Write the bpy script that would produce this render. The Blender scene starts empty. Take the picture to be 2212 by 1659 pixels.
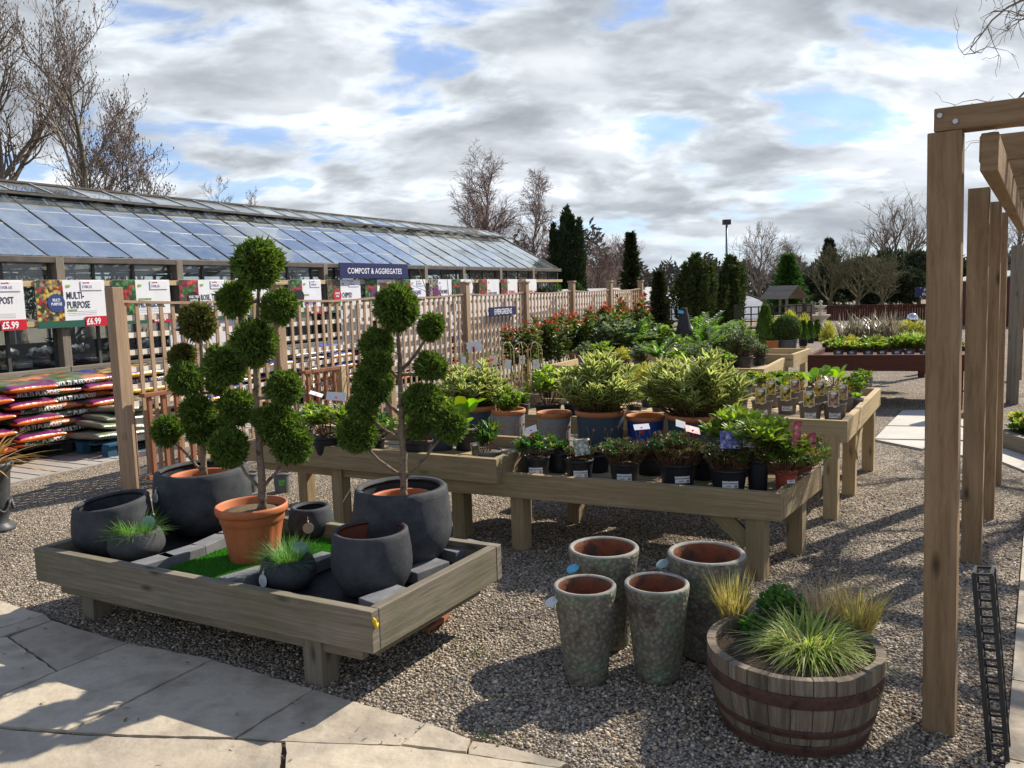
import bpy, math, random
import numpy as np
from mathutils import Vector, Matrix
random.seed(7); rng = np.random.default_rng(7)
SC = bpy.context.scene; COL = SC.collection
R = math.radians
# ---------------------------------------------------------------- camera model
F = 1775.; H = 1.56; sn = .031; cs = math.sqrt(1-sn*sn); TH = math.atan(198/F)
def ray(x, y):
    u = x-1106; v = 829.5-y
    U = u*cs+v*sn; V = -u*sn+v*cs
    return np.array([U, F*math.cos(TH)+V*math.sin(TH), -F*math.sin(TH)+V*math.cos(TH)])
def G(x, y, z=0.):
    r = ray(x, y); k = (z-H)/r[2]; return r*k+np.array([0, 0, H])
def DD(x, y, Y):
    r = ray(x, y); return r*Y/r[1]+np.array([0, 0, H])
def zat(p, y):
    d = np.array([p[0], p[1]]); best = H
    lo, hi = -1., 40.
    for _ in range(44):
        m = (lo+hi)/2
        if proj((d[0], d[1], m))[1] > y: lo = m
        else: hi = m
    return (lo+hi)/2
def proj(p):
    d = np.array(p, float)-np.array([0, 0, H])
    f = np.array([0, math.cos(TH), -math.sin(TH)]); Up = np.array([0, math.sin(TH), math.cos(TH)])
    z = d@f; U = d[0]/z*F; V = d@Up/z*F
    return 1106+U*cs-V*sn, 829.5-(U*sn+V*cs)
cam = bpy.data.cameras.new('camera'); co = bpy.data.objects.new('camera', cam); COL.objects.link(co)
cam.sensor_width = 36; cam.lens = F/2212*36; cam.clip_end = 3000; cam.clip_start = .05
_r = np.array([1, 0, 0.]); _u = np.array([0, math.sin(TH), math.cos(TH)]); _f = np.array([0, math.cos(TH), -math.sin(TH)])
cr = cs*_r-sn*_u; cu = sn*_r+cs*_u
co.matrix_world = Matrix(((cr[0], cu[0], -_f[0], 0), (cr[1], cu[1], -_f[1], 0), (cr[2], cu[2], -_f[2], H), (0, 0, 0, 1)))
SC.camera = co
# ---------------------------------------------------------------- materials
def srgb(h):
    h = h.lstrip('#'); c = [int(h[i:i+2], 16)/255 for i in (0, 2, 4)]
    return tuple((x/12.92 if x <= .04045 else ((x+.055)/1.055)**2.4) for x in c)
def col(c):
    return (*srgb(c), 1) if isinstance(c, str) else (*c, 1)
def nn(nt, t, **k):
    n = nt.nodes.new(t)
    for a, b in k.items():
        if a.startswith('i_'):
            n.inputs[a[2:].replace('_', ' ')].default_value = b
        else: setattr(n, a, b)
    return n
def newmat(name):
    m = bpy.data.materials.new(name); m.use_nodes = True; nt = m.node_tree
    return m, nt, nt.nodes['Principled BSDF'], nt.nodes['Material Output']
def ramp(nt, stops):
    r = nt.nodes.new('ShaderNodeValToRGB'); e = r.color_ramp.elements
    while len(e) < len(stops): e.new(.5)
    for i, (p, c) in enumerate(stops): e[i].position = p; e[i].color = col(c)
    return r
def mat(name, c1, c2=None, scale=8., rough=.8, bump=0., bscale=None, spec=.3, metal=0., island=0., transl=0., sheen=0., det=4., bdist=.01, c3=None, coat=0.):
    m, nt, b, out = newmat(name); L = nt.links.new
    b.inputs['Roughness'].default_value = rough; b.inputs['Specular IOR Level'].default_value = spec
    b.inputs['Metallic'].default_value = metal; b.inputs['Coat Weight'].default_value = coat
    tc = nn(nt, 'ShaderNodeTexCoord'); src = None
    if c2 is not None:
        no = nn(nt, 'ShaderNodeTexNoise', i_Scale=scale, i_Detail=det, i_Roughness=.6); L(tc.outputs['Object'], no.inputs['Vector'])
        st = [(.3, c1), (.7, c2)] if c3 is None else [(.3, c1), (.5, c2), (.68, c3)]
        rp = ramp(nt, st); L(no.outputs['Fac'], rp.inputs[0]); src = rp.outputs[0]
    else:
        rg = nn(nt, 'ShaderNodeRGB'); rg.outputs[0].default_value = col(c1); src = rg.outputs[0]
    if island:
        g = nn(nt, 'ShaderNodeNewGeometry'); mr = nn(nt, 'ShaderNodeMapRange'); mr.inputs[3].default_value = 1-island; mr.inputs[4].default_value = 1+island
        L(g.outputs['Random Per Island'], mr.inputs[0])
        hs = nn(nt, 'ShaderNodeHueSaturation'); L(mr.outputs[0], hs.inputs['Value']); L(src, hs.inputs['Color'])
        m2 = nn(nt, 'ShaderNodeMath', operation='MULTIPLY_ADD'); L(g.outputs['Random Per Island'], m2.inputs[0]); m2.inputs[1].default_value = .05*island; m2.inputs[2].default_value = .5-.025*island
        L(m2.outputs[0], hs.inputs['Hue']); src = hs.outputs[0]
    L(src, b.inputs['Base Color'])
    if bump:
        n2 = nn(nt, 'ShaderNodeTexNoise', i_Scale=bscale or scale*6, i_Detail=3.); L(tc.outputs['Object'], n2.inputs['Vector'])
        bp = nn(nt, 'ShaderNodeBump', i_Strength=bump, i_Distance=bdist); L(n2.outputs['Fac'], bp.inputs['Height']); L(bp.outputs[0], b.inputs['Normal'])
    if transl:
        tr = nn(nt, 'ShaderNodeBsdfTranslucent'); hs2 = nn(nt, 'ShaderNodeHueSaturation', i_Saturation=1.15, i_Value=2.2); L(src, hs2.inputs['Color']); L(hs2.outputs[0], tr.inputs[0])
        mx = nn(nt, 'ShaderNodeMixShader'); mx.inputs[0].default_value = transl; L(b.outputs[0], mx.inputs[1]); L(tr.outputs[0], mx.inputs[2]); L(mx.outputs[0], out.inputs[0])
    return m
def wood(name, c1, c2, c3=None, rough=.75, grain=44., knots=.5, var=.12, moss=None, bump=.35):
    """timber; the grain runs along U, which every beam lays along its length"""
    m, nt, b, out = newmat(name); L = nt.links.new
    uv = nn(nt, 'ShaderNodeUVMap'); mp = nn(nt, 'ShaderNodeMapping'); mp.inputs['Scale'].default_value = (1.6, grain, 1); L(uv.outputs[0], mp.inputs[0])
    n0 = nn(nt, 'ShaderNodeTexNoise', i_Scale=3.5, i_Detail=2.); L(uv.outputs[0], n0.inputs['Vector'])
    mm = nn(nt, 'ShaderNodeMixRGB', blend_type='ADD'); mm.inputs[0].default_value = .8; L(mp.outputs[0], mm.inputs[1]); L(n0.outputs['Color'], mm.inputs[2])
    n1 = nn(nt, 'ShaderNodeTexNoise', i_Scale=1.6, i_Detail=10., i_Roughness=.72); L(mm.outputs[0], n1.inputs['Vector'])
    rp = ramp(nt, [(.3, c1), (.52, c2), (.72, c3 or c1)]); L(n1.outputs['Fac'], rp.inputs[0])
    src = rp.outputs[0]
    vo = nn(nt, 'ShaderNodeTexVoronoi', i_Scale=1., voronoi_dimensions='2D'); mp2 = nn(nt, 'ShaderNodeMapping'); mp2.inputs['Scale'].default_value = (2.3, 7., 1); L(uv.outputs[0], mp2.inputs[0]); L(mp2.outputs[0], vo.inputs['Vector'])
    kr = nn(nt, 'ShaderNodeMapRange'); kr.inputs[1].default_value = .03; kr.inputs[2].default_value = .13; kr.inputs[3].default_value = knots; kr.inputs[4].default_value = 0.; L(vo.outputs['Distance'], kr.inputs[0])
    sp = nn(nt, 'ShaderNodeSeparateColor'); L(vo.outputs['Color'], sp.inputs[0]); gt = nn(nt, 'ShaderNodeMath', operation='GREATER_THAN'); gt.inputs[1].default_value = .62; L(sp.outputs[0], gt.inputs[0])
    km = nn(nt, 'ShaderNodeMath', operation='MULTIPLY'); L(kr.outputs[0], km.inputs[0]); L(gt.outputs[0], km.inputs[1])
    kx = nn(nt, 'ShaderNodeMixRGB'); L(km.outputs[0], kx.inputs[0]); L(src, kx.inputs[1]); kx.inputs[2].default_value = (*[x*.35 for x in col(c1)[:3]], 1); src = kx.outputs[0]
    tc = nn(nt, 'ShaderNodeTexCoord')
    if moss:
        nm = nn(nt, 'ShaderNodeTexNoise', i_Scale=2.2, i_Detail=5.); L(tc.outputs['Object'], nm.inputs['Vector'])
        r2 = nn(nt, 'ShaderNodeMapRange'); r2.inputs[1].default_value = .5; r2.inputs[2].default_value = .68; r2.inputs[4].default_value = .55; L(nm.outputs['Fac'], r2.inputs[0])
        mx = nn(nt, 'ShaderNodeMixRGB'); L(r2.outputs[0], mx.inputs[0]); L(src, mx.inputs[1]); mx.inputs[2].default_value = col(moss); src = mx.outputs[0]
    g = nn(nt, 'ShaderNodeNewGeometry'); mr = nn(nt, 'ShaderNodeMapRange'); mr.inputs[3].default_value = 1-var; mr.inputs[4].default_value = 1+var; L(g.outputs['Random Per Island'], mr.inputs[0])
    hs = nn(nt, 'ShaderNodeHueSaturation'); L(mr.outputs[0], hs.inputs['Value']); L(src, hs.inputs['Color']); L(hs.outputs[0], b.inputs['Base Color'])
    b.inputs['Roughness'].default_value = rough; b.inputs['Specular IOR Level'].default_value = .25
    bp = nn(nt, 'ShaderNodeBump', i_Strength=bump, i_Distance=.004); L(n1.outputs['Fac'], bp.inputs['Height']); L(bp.outputs[0], b.inputs['Normal'])
    return m
# ---------------------------------------------------------------- geometry
def unit(v): v = np.asarray(v, float); return v/(np.linalg.norm(v)+1e-12)
class Geo:
    def __init__(s): s.V = []; s.n = 0; s.P = []; s.UV = []; s.M = []; s.S = []
    def add(s, V, F, m=0, uv=None, smooth=False):
        V = np.asarray(V, float).reshape(-1, 3)
        if isinstance(F, list) and F and isinstance(F[0], (tuple, list)):
            by = {}
            for i, f in enumerate(F): by.setdefault(len(f), []).append(i)
            for k, ix in by.items():
                fa = np.array([F[i] for i in ix]); s.P.append(fa+s.n)
                s.UV.append(np.zeros((len(ix), k, 2)) if uv is None else np.array([uv[i] for i in ix], float)); s.M.append(np.full(len(ix), m)); s.S.append(np.full(len(ix), smooth))
        else:
            fa = np.asarray(F); s.P.append(fa+s.n); s.UV.append(np.zeros((*fa.shape, 2)) if uv is None else uv)
            s.M.append(np.broadcast_to(np.asarray(m), (len(fa),)).copy()); s.S.append(np.full(len(fa), smooth))
        s.V.append(V); s.n += len(V); return s
    def mesh(s, name, mats):
        me = bpy.data.meshes.new(name)
        V = np.concatenate(s.V); me.vertices.add(len(V)); me.vertices.foreach_set('co', V.ravel())
        loops = np.concatenate([p.ravel() for p in s.P]); sizes = np.concatenate([np.full(len(p), p.shape[1]) for p in s.P])
        me.loops.add(len(loops)); me.loops.foreach_set('vertex_index', loops.astype(np.int32))
        me.polygons.add(len(sizes)); st = np.concatenate([[0], np.cumsum(sizes)[:-1]])
        me.polygons.foreach_set('loop_start', st.astype(np.int32)); me.polygons.foreach_set('loop_total', sizes.astype(np.int32))
        me.polygons.foreach_set('material_index', np.concatenate(s.M).astype(np.int32)); me.polygons.foreach_set('use_smooth', np.concatenate(s.S))
        uvl = me.uv_layers.new(name='UVMap'); uvl.data.foreach_set('uv', np.concatenate([u.reshape(-1, 2) for u in s.UV]).ravel())
        for m in (mats if isinstance(mats, (list, tuple)) else [mats]): me.materials.append(m)
        me.update(calc_edges=True); return me
    def build(s, name, mats, parent=None, bevel=0., **kw):
        o = bpy.data.objects.new(name, s.mesh(name, mats)); COL.objects.link(o)
        if parent is not None: o.parent = parent
        if bevel:
            b = o.modifiers.new('bevel', 'BEVEL'); b.width = bevel; b.segments = 2; b.limit_method = 'ANGLE'; b.angle_limit = R(50)
        tag(o, **kw) if kw else None
        return o
    # boxes
    def box(s, c, size, rot=None, m=0):
        c = np.asarray(c, float); h = np.asarray(size, float)/2; X = np.array([[x, y, z] for x in (-1, 1) for y in (-1, 1) for z in (-1, 1)])*h
        Fs = [(0, 1, 3, 2), (4, 6, 7, 5), (0, 4, 5, 1), (2, 3, 7, 6), (0, 2, 6, 4), (1, 5, 7, 3)]
        la = int(np.argmax(h)); off = rng.random(2)*20; uv = []
        for f in Fs:
            P = X[list(f)]; rngs = P.max(0)-P.min(0); ax = [a for a in range(3) if rngs[a] > 1e-9]
            if la in ax: u = la; v = [a for a in ax if a != la][0]
            else: u, v = ax
            uv.append([(P[i][u]+off[0], P[i][v]+off[1]) for i in range(4)])
        if rot is not None: X = X@np.asarray(rot).T
        return s.add(X+c, Fs, m, uv)
    def beam(s, p0, p1, w, h, up=(0, 0, 1), m=0, off=(0, 0)):
        p0 = np.asarray(p0, float); p1 = np.asarray(p1, float); d = unit(p1-p0); sd = unit(np.cross(d, up)); u = np.cross(sd, d)
        return s.box((p0+p1)/2+sd*off[0]+u*off[1], (np.linalg.norm(p1-p0), w, h), np.stack([d, sd, u], 1), m)
    def tube(s, pts, rad, n=6, m=0, cap=True):
        pts = np.asarray(pts, float); k = len(pts); rad = np.broadcast_to(np.asarray(rad, float), (k,))
        T = np.gradient(pts, axis=0); T /= np.linalg.norm(T, axis=1)[:, None]+1e-12
        a = np.array([0, 0, 1.]) if abs(T[0][2]) < .9 else np.array([1., 0, 0]); Nn = np.cross(T, a); Nn /= np.linalg.norm(Nn, axis=1)[:, None]+1e-9
        for i in range(1, k):
            if Nn[i]@Nn[i-1] < 0: Nn[i] = -Nn[i]
        Bn = np.cross(T, Nn); an = np.arange(n)*2*math.pi/n
        V = (pts[:, None]+rad[:, None, None]*(np.cos(an)[None, :, None]*Nn[:, None]+np.sin(an)[None, :, None]*Bn[:, None])).reshape(-1, 3)
        i = np.arange(k-1)[:, None]*n; j = np.arange(n)[None]; j2 = (j+1) % n
        Fq = np.stack([i+j, i+j2, i+n+j2, i+n+j], -1).reshape(-1, 4)
        L = np.concatenate([[0], np.cumsum(np.linalg.norm(np.diff(pts, axis=0), axis=1))])
        u = np.broadcast_to(np.stack([L[:-1], L[:-1], L[1:], L[1:]], -1)[:, None], (k-1, n, 4)); v = np.broadcast_to(np.stack([j, j+1, j+1, j], -1)/n*.3, (k-1, n, 4))
        s.add(V, Fq, m, np.stack([u, v], -1).reshape(-1, 4, 2), True)
        if cap and n > 3:
            b = s.n-len(V); s.P.append(np.array([list(range(n))[::-1]])+b); s.UV.append(np.zeros((1, n, 2))); s.M.append(np.array([m])); s.S.append(np.array([False]))
            s.P.append(np.array([list(range(n))])+b+(k-1)*n); s.UV.append(np.zeros((1, n, 2))); s.M.append(np.array([m])); s.S.append(np.array([False]))
        return s
    def lathe(s, prof, n=40, c=(0, 0, 0), m=0, tilt=None, noise=0., smooth=True, ms=None):
        prof = np.asarray(prof, float); k = len(prof); an = np.arange(n)*2*math.pi/n
        V = np.stack([prof[:, 0][:, None]*np.cos(an), prof[:, 0][:, None]*np.sin(an), np.broadcast_to(prof[:, 1][:, None], (k, n))], -1)
        if tilt is not None: V[..., 2] += tilt(V)
        if noise:
            ph = rng.random(6)*6; w = noise*(np.sin(an*2+ph[0])+.6*np.sin(an*3+ph[1])+.4*np.sin(an*5+ph[2])); V[..., 0] *= 1+w[None]; V[..., 1] *= 1+w[None]
        V = V.reshape(-1, 3)+np.asarray(c, float)
        i = np.arange(k-1)[:, None]*n; j = np.arange(n)[None]; j2 = (j+1) % n
        Fq = np.stack([i+j, i+j2, i+n+j2, i+n+j], -1).reshape(-1, 4)
        mm = m if ms is None else np.repeat(np.asarray(ms), n)
        return s.add(V, Fq, mm, None, smooth)
    def poly(s, pts, z0, z1, m=0):
        """a flat polygon extruded between two heights"""
        n = len(pts); V = [(p[0], p[1], z0) for p in pts]+[(p[0], p[1], z1) for p in pts]
        a = sum(pts[i][0]*pts[(i+1) % n][1]-pts[(i+1) % n][0]*pts[i][1] for i in range(n))
        if a < 0: pts = pts[::-1]; V = [(p[0], p[1], z0) for p in pts]+[(p[0], p[1], z1) for p in pts]
        Fs = [tuple(range(n))[::-1], tuple(range(n, 2*n))]+[(i, (i+1) % n, n+(i+1) % n, n+i) for i in range(n)]
        return s.add(V, Fs, m)
    def leaves(s, B, D, N, L, W, tpl, mo=0):
        tv, tf, tm = tpl; n = len(B); D = D/(np.linalg.norm(D, axis=1)[:, None]+1e-9); X = np.cross(D, N); X /= np.linalg.norm(X, axis=1)[:, None]+1e-9; N2 = np.cross(X, D)
        L = np.broadcast_to(L, (n,))[:, None, None]; W = np.broadcast_to(W, (n,))[:, None, None]; tv = np.asarray(tv, float)
        V = B[:, None]+X[:, None]*tv[None, :, 0:1]*W+D[:, None]*tv[None, :, 1:2]*L+N2[:, None]*tv[None, :, 2:3]*L
        k = len(tv); base = np.arange(n)[:, None, None]*k; v0 = s.n; s.V.append(V.reshape(-1, 3)); s.n += n*k
        by = {}
        for f, mm in zip(tf, tm): by.setdefault((len(f), mm), []).append(f)
        for (sz, mm), fs in by.items():
            fa = (np.array(fs)[None]+base).reshape(-1, sz)+v0
            s.P.append(fa); s.UV.append(np.zeros((len(fa), sz, 2))); s.M.append(np.full(len(fa), mm+mo)); s.S.append(np.full(len(fa), len(tv) > 6))
        return s
LEAF = ([(0, 0, 0), (-.5, .35, .07), (0, .35, 0), (.5, .35, .07), (-.4, .7, .05), (0, .7, -.03), (.4, .7, .05), (0, 1, -.1)],
        [(0, 2, 1), (0, 3, 2), (1, 2, 5, 4), (2, 3, 6, 5), (4, 5, 7), (5, 6, 7)], [0]*6)
VLEAF = ([(0, 0, 0), (-.5, .35, .07), (-.26, .35, .02), (.26, .35, .02), (.5, .35, .07), (-.42, .68, .05), (-.2, .68, 0), (.2, .68, 0), (.42, .68, .05), (0, 1, -.08), (0, .86, -.05)],
         [(0, 2, 1), (0, 3, 2), (0, 4, 3), (1, 2, 6, 5), (2, 3, 7, 6), (3, 4, 8, 7), (5, 6, 10, 9), (6, 7, 10), (7, 8, 9, 10)], [1, 0, 1, 1, 0, 1, 1, 0, 1])
SMALL = ([(0, 0, 0), (.5, .5, .12), (0, 1, 0), (-.5, .5, .12)], [(0, 1, 2), (0, 2, 3)], [0, 0])
ROUND = ([(0, 0, 0), (-.3, .12, .02), (0, .3, -.03), (.3, .12, .02), (-.5, .5, .06), (0, .55, -.03), (.5, .5, .06), (-.33, .88, .05), (0, .9, -.02), (.33, .88, .05), (0, 1.02, -.03)],
         [(0, 2, 1), (0, 3, 2), (1, 2, 5, 4), (2, 3, 6, 5), (4, 5, 8, 7), (5, 6, 9, 8), (7, 8, 10), (8, 9, 10)], [0]*8)
def rdir(n): v = rng.normal(size=(n, 3)); return v/np.linalg.norm(v, axis=1)[:, None]
# ---------------------------------------------------------------- objects
def tag(o, label=None, cat=None, group=None, kind=None):
    if label: o['label'] = label
    if cat: o['category'] = cat
    if group: o['group'] = group
    if kind: o['kind'] = kind
    return o
def thing(name, loc, label=None, cat=None, group=None, rz=0.):
    o = bpy.data.objects.new(name, None); COL.objects.link(o); o.location = [float(v) for v in loc]; o.rotation_euler = (0, 0, rz); o.empty_display_size = .05
    return tag(o, label, cat, group)
def dup(root, loc=None, rz=None, label=None, sc=None, group=None):
    def cp(o, par):
        c = o.copy(); COL.objects.link(c)
        if par is not None: c.parent = par
        for ch in list(o.children): cp(ch, c)
        return c
    r = cp(root, None)
    if loc is not None: r.location = [float(v) for v in loc]
    if rz is not None: r.rotation_euler[2] = rz
    if sc is not None: r.scale = (sc, sc, sc) if np.isscalar(sc) else sc
    if label: r['label'] = label
    if group: r['group'] = group
    return r
def inst(name, me, parent=None, loc=(0, 0, 0), rot=(0, 0, 0), sc=1.):
    o = bpy.data.objects.new(name, me); COL.objects.link(o); o.location = [float(v) for v in loc]; o.rotation_euler = rot; o.scale = (sc,)*3 if np.isscalar(sc) else sc
    if parent is not None: o.parent = parent
    return o
_tc = {}
def text_mesh(s, size, m, ext=.0006, sx=1., bold=0., align='LEFT'):
    key = (s, size, m.name, sx, bold, align, ext)
    if key not in _tc:
        cu_ = bpy.data.curves.new('lettering', 'FONT'); cu_.body = s; cu_.size = size; cu_.extrude = ext; cu_.align_x = align; cu_.offset = bold; cu_.resolution_u = 2; cu_.space_line = .85
        o = bpy.data.objects.new('tmp', cu_); COL.objects.link(o); dg = bpy.context.evaluated_depsgraph_get(); me = bpy.data.meshes.new_from_object(o.evaluated_get(dg)); bpy.data.objects.remove(o)
        me.name = 'lettering'; co_ = np.zeros(len(me.vertices)*3); me.vertices.foreach_get('co', co_); co_ = co_.reshape(-1, 3); co_[:, 0] *= sx; me.vertices.foreach_set('co', co_.ravel())
        me.materials.clear(); me.materials.append(m); _tc[key] = me
    return _tc[key]
def frame(o, x, y, z):
    """point an object's local axes along world (or parent) directions"""
    o.rotation_euler = Matrix(np.stack([x, y, z], 1).tolist()).to_euler(); return o
AZ = R(28.47); AD = np.array([math.sin(AZ), math.cos(AZ), 0]); ND = np.array([math.cos(AZ), -math.sin(AZ), 0]); UPV = np.array([0, 0, 1.])
# ---------------------------------------------------------------- sky, sun
SUNAZ, SUNEL = R(53), R(39)
w = bpy.data.worlds.new('World'); SC.world = w; w.use_nodes = True; nt = w.node_tree; L = nt.links.new
bg = nt.nodes['Background']; wo = nt.nodes['World Output']
sky = nn(nt, 'ShaderNodeTexSky', sky_type='NISHITA'); sky.sun_disc = False; sky.sun_elevation = SUNEL; sky.sun_rotation = SUNAZ; sky.air_density = 1.; sky.dust_density = .05; sky.ozone_density = 2.
sm = nn(nt, 'ShaderNodeMixRGB', blend_type='MULTIPLY'); sm.inputs[0].default_value = 1.; sm.inputs[2].default_value = (.80, .90, 1.12, 1); L(sky.outputs[0], sm.inputs[1]); L(sm.outputs[0], bg.inputs[0]); bg.inputs[1].default_value = .095
tc = nn(nt, 'ShaderNodeTexCoord'); sx = nn(nt, 'ShaderNodeSeparateXYZ'); L(tc.outputs['Generated'], sx.inputs[0])
def M(op, a, b=None, c=None, clamp=False):
    n = nn(nt, 'ShaderNodeMath', operation=op); n.use_clamp = clamp
    for i, v in enumerate((a, b, c)):
        if v is None: continue
        if isinstance(v, (int, float)): n.inputs[i].default_value = v
        else: L(v, n.inputs[i])
    return n.outputs[0]
z = M('MAXIMUM', sx.outputs[2], 0.0); dn = M('ADD', z, .26)
cx = nn(nt, 'ShaderNodeCombineXYZ'); L(M('DIVIDE', sx.outputs[0], dn), cx.inputs[0]); L(M('DIVIDE', sx.outputs[1], dn), cx.inputs[1])
mp = nn(nt, 'ShaderNodeMapping'); mp.inputs['Location'].default_value = (5.2, 1.9, 0); mp.inputs['Rotation'].default_value = (0, 0, R(-20)); mp.inputs['Scale'].default_value = (.8, 1.05, 1); L(cx.outputs[0], mp.inputs[0])
wn = nn(nt, 'ShaderNodeTexNoise', i_Scale=1.3, i_Detail=3.); L(mp.outputs[0], wn.inputs['Vector'])
wv = nn(nt, 'ShaderNodeVectorMath', operation='MULTIPLY_ADD'); L(wn.outputs['Color'], wv.inputs[0]); wv.inputs[1].default_value = (.30, .30, .30); L(mp.outputs[0], wv.inputs[2])
n1 = nn(nt, 'ShaderNodeTexNoise', i_Scale=3.3, i_Detail=8., i_Roughness=.52); L(wv.outputs[0], n1.inputs['Vector'])
cov = nn(nt, 'ShaderNodeMapRange', interpolation_type='SMOOTHSTEP'); cov.inputs[1].default_value = .37; cov.inputs[2].default_value = .455; cov.inputs[3].default_value = .28
hi = nn(nt, 'ShaderNodeMapRange', interpolation_type='SMOOTHSTEP'); hi.inputs[1].default_value = .37; hi.inputs[2].default_value = .50; hi.inputs[4].default_value = -.22; L(sx.outputs[2], hi.inputs[0])
L(M('ADD', n1.outputs['Fac'], hi.outputs[0]), cov.inputs[0])
# broad grey bases over brighter, ragged cloud
n3 = nn(nt, 'ShaderNodeTexNoise', i_Scale=1.9, i_Detail=5., i_Roughness=.55); m3 = nn(nt, 'ShaderNodeVectorMath', operation='ADD'); m3.inputs[1].default_value = (2.3, 5.1, 3.); L(wv.outputs[0], m3.inputs[0]); L(m3.outputs[0], n3.inputs['Vector'])
n2 = nn(nt, 'ShaderNodeTexNoise', i_Scale=5.2, i_Detail=8., i_Roughness=.58); mo = nn(nt, 'ShaderNodeVectorMath', operation='ADD'); mo.inputs[1].default_value = (7.3, 2.2, 1.); L(wv.outputs[0], mo.inputs[0]); L(mo.outputs[0], n2.inputs['Vector'])
mixn = M('MULTIPLY_ADD', n3.outputs['Fac'], .66, M('MULTIPLY', n2.outputs['Fac'], .34))
th = ramp(nt, [(.38, (.61, .64, .68)), (.46, (.50, .535, .575)), (.53, (.37, .40, .435)), (.62, (.265, .29, .325))]); L(mixn, th.inputs[0])
edge = nn(nt, 'ShaderNodeMapRange', interpolation_type='SMOOTHSTEP'); edge.inputs[1].default_value = .44; edge.inputs[2].default_value = .54; edge.inputs[3].default_value = 1.35; edge.inputs[4].default_value = 1.; L(n1.outputs['Fac'], edge.inputs[0]); r2 = edge
# brighter toward the sun
sd = (math.sin(SUNAZ)*math.cos(SUNEL), math.cos(SUNAZ)*math.cos(SUNEL), math.sin(SUNEL))
dt = nn(nt, 'ShaderNodeVectorMath', operation='DOT_PRODUCT'); L(tc.outputs['Generated'], dt.inputs[0]); dt.inputs[1].default_value = sd
glow = M('MULTIPLY_ADD', M('POWER', M('MAXIMUM', dt.outputs['Value'], 0.), 4.), .30, .92)
cm = nn(nt, 'ShaderNodeVectorMath', operation='SCALE'); L(th.outputs[0], cm.inputs[0]); L(M('MULTIPLY', r2.outputs[0], glow), cm.inputs['Scale'])
bg2 = nn(nt, 'ShaderNodeBackground'); L(cm.outputs[0], bg2.inputs[0]); bg2.inputs[1].default_value = .98
# low down everything melts into pale haze
hz = nn(nt, 'ShaderNodeMapRange', interpolation_type='SMOOTHSTEP'); hz.inputs[1].default_value = -.02; hz.inputs[2].default_value = .12; hz.inputs[3].default_value = .8; hz.inputs[4].default_value = 0.; L(sx.outputs[2], hz.inputs[0])
mx = nn(nt, 'ShaderNodeMixShader'); L(cov.outputs[0], mx.inputs[0]); L(bg.outputs[0], mx.inputs[1]); L(bg2.outputs[0], mx.inputs[2])
bg3 = nn(nt, 'ShaderNodeBackground'); bg3.inputs[0].default_value = (.50, .55, .62, 1); bg3.inputs[1].default_value = .8
mx2 = nn(nt, 'ShaderNodeMixShader'); L(hz.outputs[0], mx2.inputs[0]); L(mx.outputs[0], mx2.inputs[1]); L(bg3.outputs[0], mx2.inputs[2]); L(mx2.outputs[0], wo.inputs[0])
w.cycles.sampling_method = 'MANUAL'; w.cycles.sample_map_resolution = 512
sl = bpy.data.lights.new('sun', 'SUN'); sl.energy = 5.; sl.angle = R(.55); sl.color = (1., .91, .78); so = bpy.data.objects.new('sun', sl); COL.objects.link(so)
so.rotation_euler = Vector(sd).to_track_quat('Z', 'Y').to_euler(); so.location = (10, 10, 20)
SC.view_settings.view_transform = 'Standard'; SC.view_settings.look = 'None'; SC.view_settings.gamma = 1; SC.view_settings.exposure = .62
SC.cycles.max_bounces = 6; SC.cycles.transparent_max_bounces = 12; SC.cycles.caustics_reflective = False; SC.cycles.caustics_refractive = False
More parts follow.
